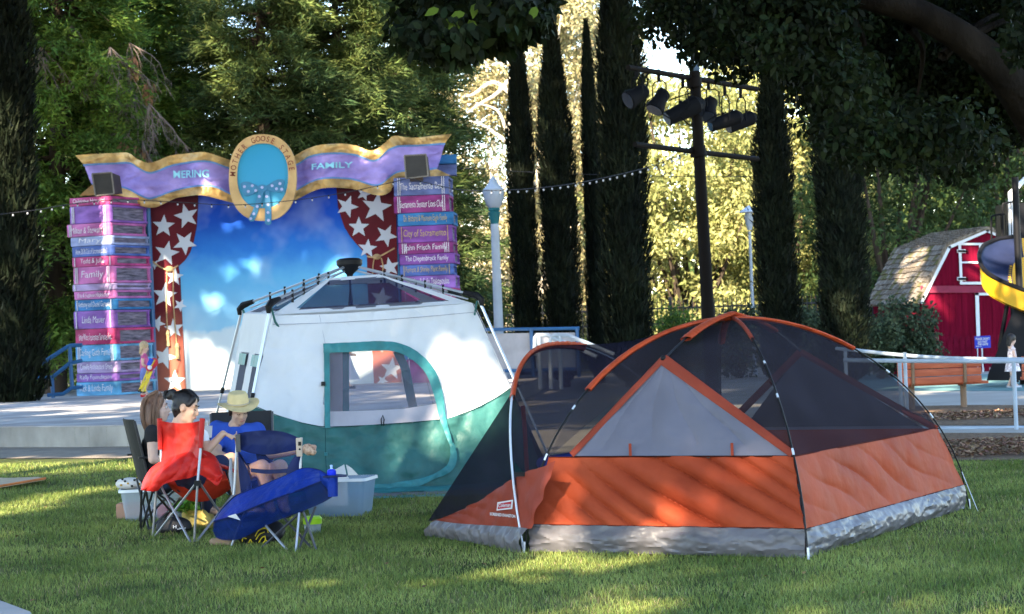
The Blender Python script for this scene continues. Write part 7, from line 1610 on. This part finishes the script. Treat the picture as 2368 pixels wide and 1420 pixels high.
# ---- dark pole with stage lights
m_brz = mat('dark_bronze', (.006, .0045, .004), rough=.6, var=.15, spec=.05)
pD = 38; pb0 = Vector((gx(1640, pD), pD, 0)); lpz = thing('light_pole', 'dark bronze pole with two cross bars of stage lights', 'light pole', pb0); top = P(1606, 165, pD)
MB().tube([pb0 + Vector((0, 0, -.05)), Vector((top.x, top.y, top.z))], [.125, .10], 20).build('pole', m_brz, lpz); MB().ell(top + Vector((0, 0, .05)), (.10, .10, .12)).build('pole_cap', mat('blue_grey_cap', (.05, .08, .12)), lpz)
barU = (P(1452, 156, 36.2), P(1750, 206, 40.0)); barL = (P(1468, 334, 36.2), P(1752, 368, 40.0))
for b in (barU, barL): MB().tube([b[0], b[1]], .05, 10).build('cross_bar', m_brz, lpz)
MB().tube([P(1612, 338, 37.95), P(1616, 362, 37.95)], .15, 12).build('clamp', m_brz, lpz); MB().tube([P(1604, 182, 37.95), P(1606, 202, 37.95)], .14, 12).build('clamp', m_brz, lpz)
def spot(t_, drop, ln, r0, r1, dirv, label, x=None):
    a = barU[0].lerp(barU[1], t_); c = a + Vector((0, -.02, -drop)); d = Vector(dirv).normalized(); t = thing('stage_light', label, 'stage light', c, 'stage lights on the dark pole')
    b0, b1 = c - d * ln * .5, c + d * ln * .5
    MB().tube([b0, b0 + d * ln * .12, b0 + d * ln * .5, b1 - d * ln * .12, b1], [r0 * .6, r0, r0 * .95, r1, r1 * 1.02], 16).build('body', m_black, t)
    MB().tube([b1 - d * .01, b1 + d * .02], r1 * .9, 16).build('lens', mat('stage_lens', (.015, .018, .025), rough=.2, spec=.3, var=.05), t)
    s = d.cross(Vector((0, 0, 1))).normalized() * (max(r0, r1) + .03)
    MB().tube([c + s, c + s + Vector((0, 0, drop * .55)), a + Vector((0, 0, -drop * .32)) + s * .6, a + Vector((0, 0, -drop * .32)) - s * .6, c - s + Vector((0, 0, drop * .55)), c - s], .013, 6).build('yoke', m_black, t)
    MB().tube([a + Vector((0, 0, .06)), a + Vector((0, 0, -drop * .33))], .032, 8).build('clamp', m_black, t)
    for k in (.3, .6): MB().tube([b0 + d * ln * k + Vector((0, 0, r0 * .9)), b0 + d * ln * k + Vector((0, 0, r0 * 1.25))], .03, 8).build('knob', m_black, t)
    return t
spot(.06, .46, .42, .13, .17, (-.75, -.35, -.42), 'stage light at the free end of the bar beside the tallest cypress')
spot(.22, .50, .42, .13, .17, (-.45, -.3, -.75), 'stage light hanging second from the tallest cypress')
spot(.40, .62, .72, .17, .14, (-.9, -.3, -.42), 'long stage spotlight just left of the pole aimed at the stage')
spot(.60, .50, .42, .13, .17, (-.25, -.5, -.8), 'stage light hanging tight against the pole')
spot(.73, .70, .66, .14, .12, (-.9, -.3, -.28), 'long stage spotlight on the side towards the hooded lamp')
spot(.86, .68, .60, .14, .12, (-.85, -.35, -.35), 'long stage spotlight beside the black cypress')
spot(.50, .52, .40, .15, .16, (-.2, -.8, -.5), 'boxy stage light mounted in front of the pole')
for pts in ([(1530, 262), (1560, 275), (1598, 240)], [(1575, 270), (1595, 290), (1602, 280)], [(1628, 285), (1655, 268), (1680, 260)], [(1548, 232), (1575, 222), (1605, 212)]):
    MB().tube(smooth_line([P(x, y, 37.3) for x, y in pts], 5), .012, 5).build('cable', m_black, lpz)
# ---- iron fence
m_iron = mat('fence_iron', (.012, .014, .02), rough=.5, var=.1)
fe = thing('iron_fence', 'black iron picket fence with pointed tops behind the trees', 'fence', (gx(1600, 64), 64, 0)); fD = 64; ztop, zbt = P(1600, 690, fD).z, .15
pk = MB().tube([(0, 0, zbt), (0, 0, ztop - .08), (0, 0, ztop)], [.016, .016, .004], 5).mesh('picket')
x0, x1 = gx(1080, fD), gx(2020, fD); n = 92
for i in range(n + 1):
    o = link_mesh('picket', pk, m_iron, fe); o.location = (x0 + (x1 - x0) * i / n - OFF[fe].x, 0, 0)
for z in (ztop - .28, ztop - .75, .35): MB().box(((x0 + x1) / 2, fD, z), (x1 - x0, .04, .05)).build('rail', m_iron, fe, smooth=False)
for i in range(0, n + 1, 23): MB().box((x0 + (x1 - x0) * i / n, fD, ztop / 2 + .02), (.09, .09, ztop + .1)).build('post', m_iron, fe, smooth=False)
fe2 = thing('iron_fence', 'black iron picket fence behind the blue stair rail', 'fence', (gx(110, 66), 66, 0)); zt2 = P(110, 758, 66).z; pk2 = MB().tube([(0, 0, .1), (0, 0, zt2)], .016, 5).mesh('picket'); xa, xb = gx(-20, 66), gx(330, 66)
for i in range(30): o = link_mesh('picket', pk2, m_iron, fe2); o.location = (xa + (xb - xa) * i / 29 - OFF[fe2].x, 0, 0)
for z in (zt2 - .15, .3): MB().box(((xa + xb) / 2, 66, z), (xb - xa, .04, .05)).build('rail', m_iron, fe2, smooth=False)
# ---- grey barrier panels on the stage side
m_pan = mat('grey_panel', (.40, .39, .42), var=.14, scale=2.5, rough=.8, bump=.3, bscale=6); bp2 = ywall(49.5)
ba = thing('barrier', 'grey cloth panel barrier in a dark blue tube frame', 'barrier', bp2(1180, 868))
for ol in ([(1095, 772), (1226, 770), (1232, 852), (1100, 855)], [(1236, 770), (1330, 769), (1332, 850), (1240, 852)]):
    mb = MB(); patch(mb, [ol[0], ol[1]], [ol[3], ol[2]], bp2, 16, 10, lambda p, u, v: fold(p, 1.2, .04)); mb.build('panel', m_pan, ba)
for pts in ([(1085, 763), (1226, 761), (1340, 759)], [(1090, 859), (1232, 856), (1342, 853)]): MB().tube([bp2(x, y, .03) for x, y in pts], .04, 8).build('rail', m_bluepaint, ba)
for x in (1090, 1230, 1336): MB().tube([bp2(x - 2, 760, .05), bp2(x + 3, 872, .05)], .045, 8).build('post', m_bluepaint, ba)
ha = thing('ramp_handrail', 'pair of grey tube handrails beside the porch hoop of the orange tent', 'railing', P(1275, 900, 41))
for pts in ([(1250, 900), (1246, 778)], [(1236, 818), (1237, 780), (1242, 775), (1266, 775), (1274, 780), (1312, 795), (1380, 825)], [(1236, 818), (1247, 820)], [(1274, 900), (1272, 790), (1275, 780), (1281, 776), (1312, 776), (1320, 779), (1354, 792), (1420, 820)], [(1294, 778), (1298, 900)]):
    MB().tube([P(x, y, 41) for x, y in pts], .04, 8).build('tube', m_grail, ha)
# ---- blue stair rail left
m_brl = mat('blue_rail_paint', (.035, .13, .30), rough=.45, var=.15)
sr = thing('stair_railing', 'blue tube stair railing beside the pink book stack', 'railing', P(120, 918, 47.2))
for pts in ([(60, 862), (100, 838), (156, 802), (163, 799), (190, 798)], [(64, 874), (120, 873), (160, 841), (190, 834)], [(110, 914), (146, 911), (166, 897), (192, 895)], [(161, 800), (163, 838)], [(163, 838), (167, 898)], [(120, 873), (123, 920)]):
    MB().tube([P(x, y, 47.2) for x, y in pts], .045, 8).build('tube', m_brl, sr)
# ---- string lights
m_wire = mat('wire_black', (.03, .03, .035), rough=.6); m_bulb = mat('clear_bulb', (.45, .45, .48), rough=.15, var=.03, spec=.7)
bulb = MB().ell((0, 0, -.05), (.020, .020, .026), 10, 8).mesh('bulb'); cap_ = MB().tube([(0, 0, .0), (0, 0, -.03)], .016, 6).mesh('socket')
def string(label, pts, step):
    q = [P(*p) for p in pts]; q = smooth_line(q, 8); t = thing('string_lights', label, 'string lights', q[0], 'string lights'); MB().tube(q, .009, 5, False).build('wire', m_wire, t)
    L = [0]
    for a, b in zip(q, q[1:]): L.append(L[-1] + (b - a).length)
    n = int(L[-1] / step)
    for p in resample(q, n)[1:-1]:
        o = link_mesh('bulb', bulb, m_bulb, t); o.location = p - OFF[t]; s = link_mesh('socket', cap_, m_black, o)
string('string of clear bulbs running in front of the purple banner', [(-40, 500, 44), (80, 486, 45), (165, 472, 46), (280, 462, 46.5), (400, 467, 47), (530, 474, 47.2), (620, 469, 47.3), (720, 458, 47.4), (840, 437, 47.5), (945, 412, 47.8)], .38)
string('string of clear bulbs from the slate blue books to the dark pole', [(945, 412, 47.8), (1000, 426, 47.4), (1060, 438, 46.8), (1130, 441, 46), (1230, 436, 44.6), (1330, 424, 43), (1430, 404, 41), (1510, 383, 39.6), (1590, 352, 38.2)], .34)
MB_ = MB().tube([P(1060, 389, 52), P(1300, 402, 52), P(1600, 409, 50), P(1900, 407, 48)], .008, 4, False); tag(MB_.build('overhead_wire', m_wire, base=P(1060, 389, 52)), 'thin dark wire spanning from the stage to the cypresses', 'wire')
# hedge row that closes the ground behind the iron fence
V_, F_, vo = [], [], 0; rg = random.Random(77)
for i in range(420):
    D = rg.uniform(80, 95); x = (rg.uniform(-.34, .36) if i < 240 else rg.uniform(.11, .30)) * D; n = 60; Pt, d = in_ball(n, (x, D, rg.uniform(.2, 2.6 if x < 9 else 8.5)), 1.5, (1.2, 1, .9), .4); V, F = leaf_quads(Pt, unit(rnd_dirs(n)), RNG.uniform(.4, .8, n), .34); V_.append(V); F_.append(F + vo); vo += len(V)
tag(link_mesh('far_hedge', np_mesh('far_hedge', np.vstack(V_), np.vstack(F_)), m_mid), 'leafy undergrowth far behind the iron fence', 'undergrowth', kind='stuff')
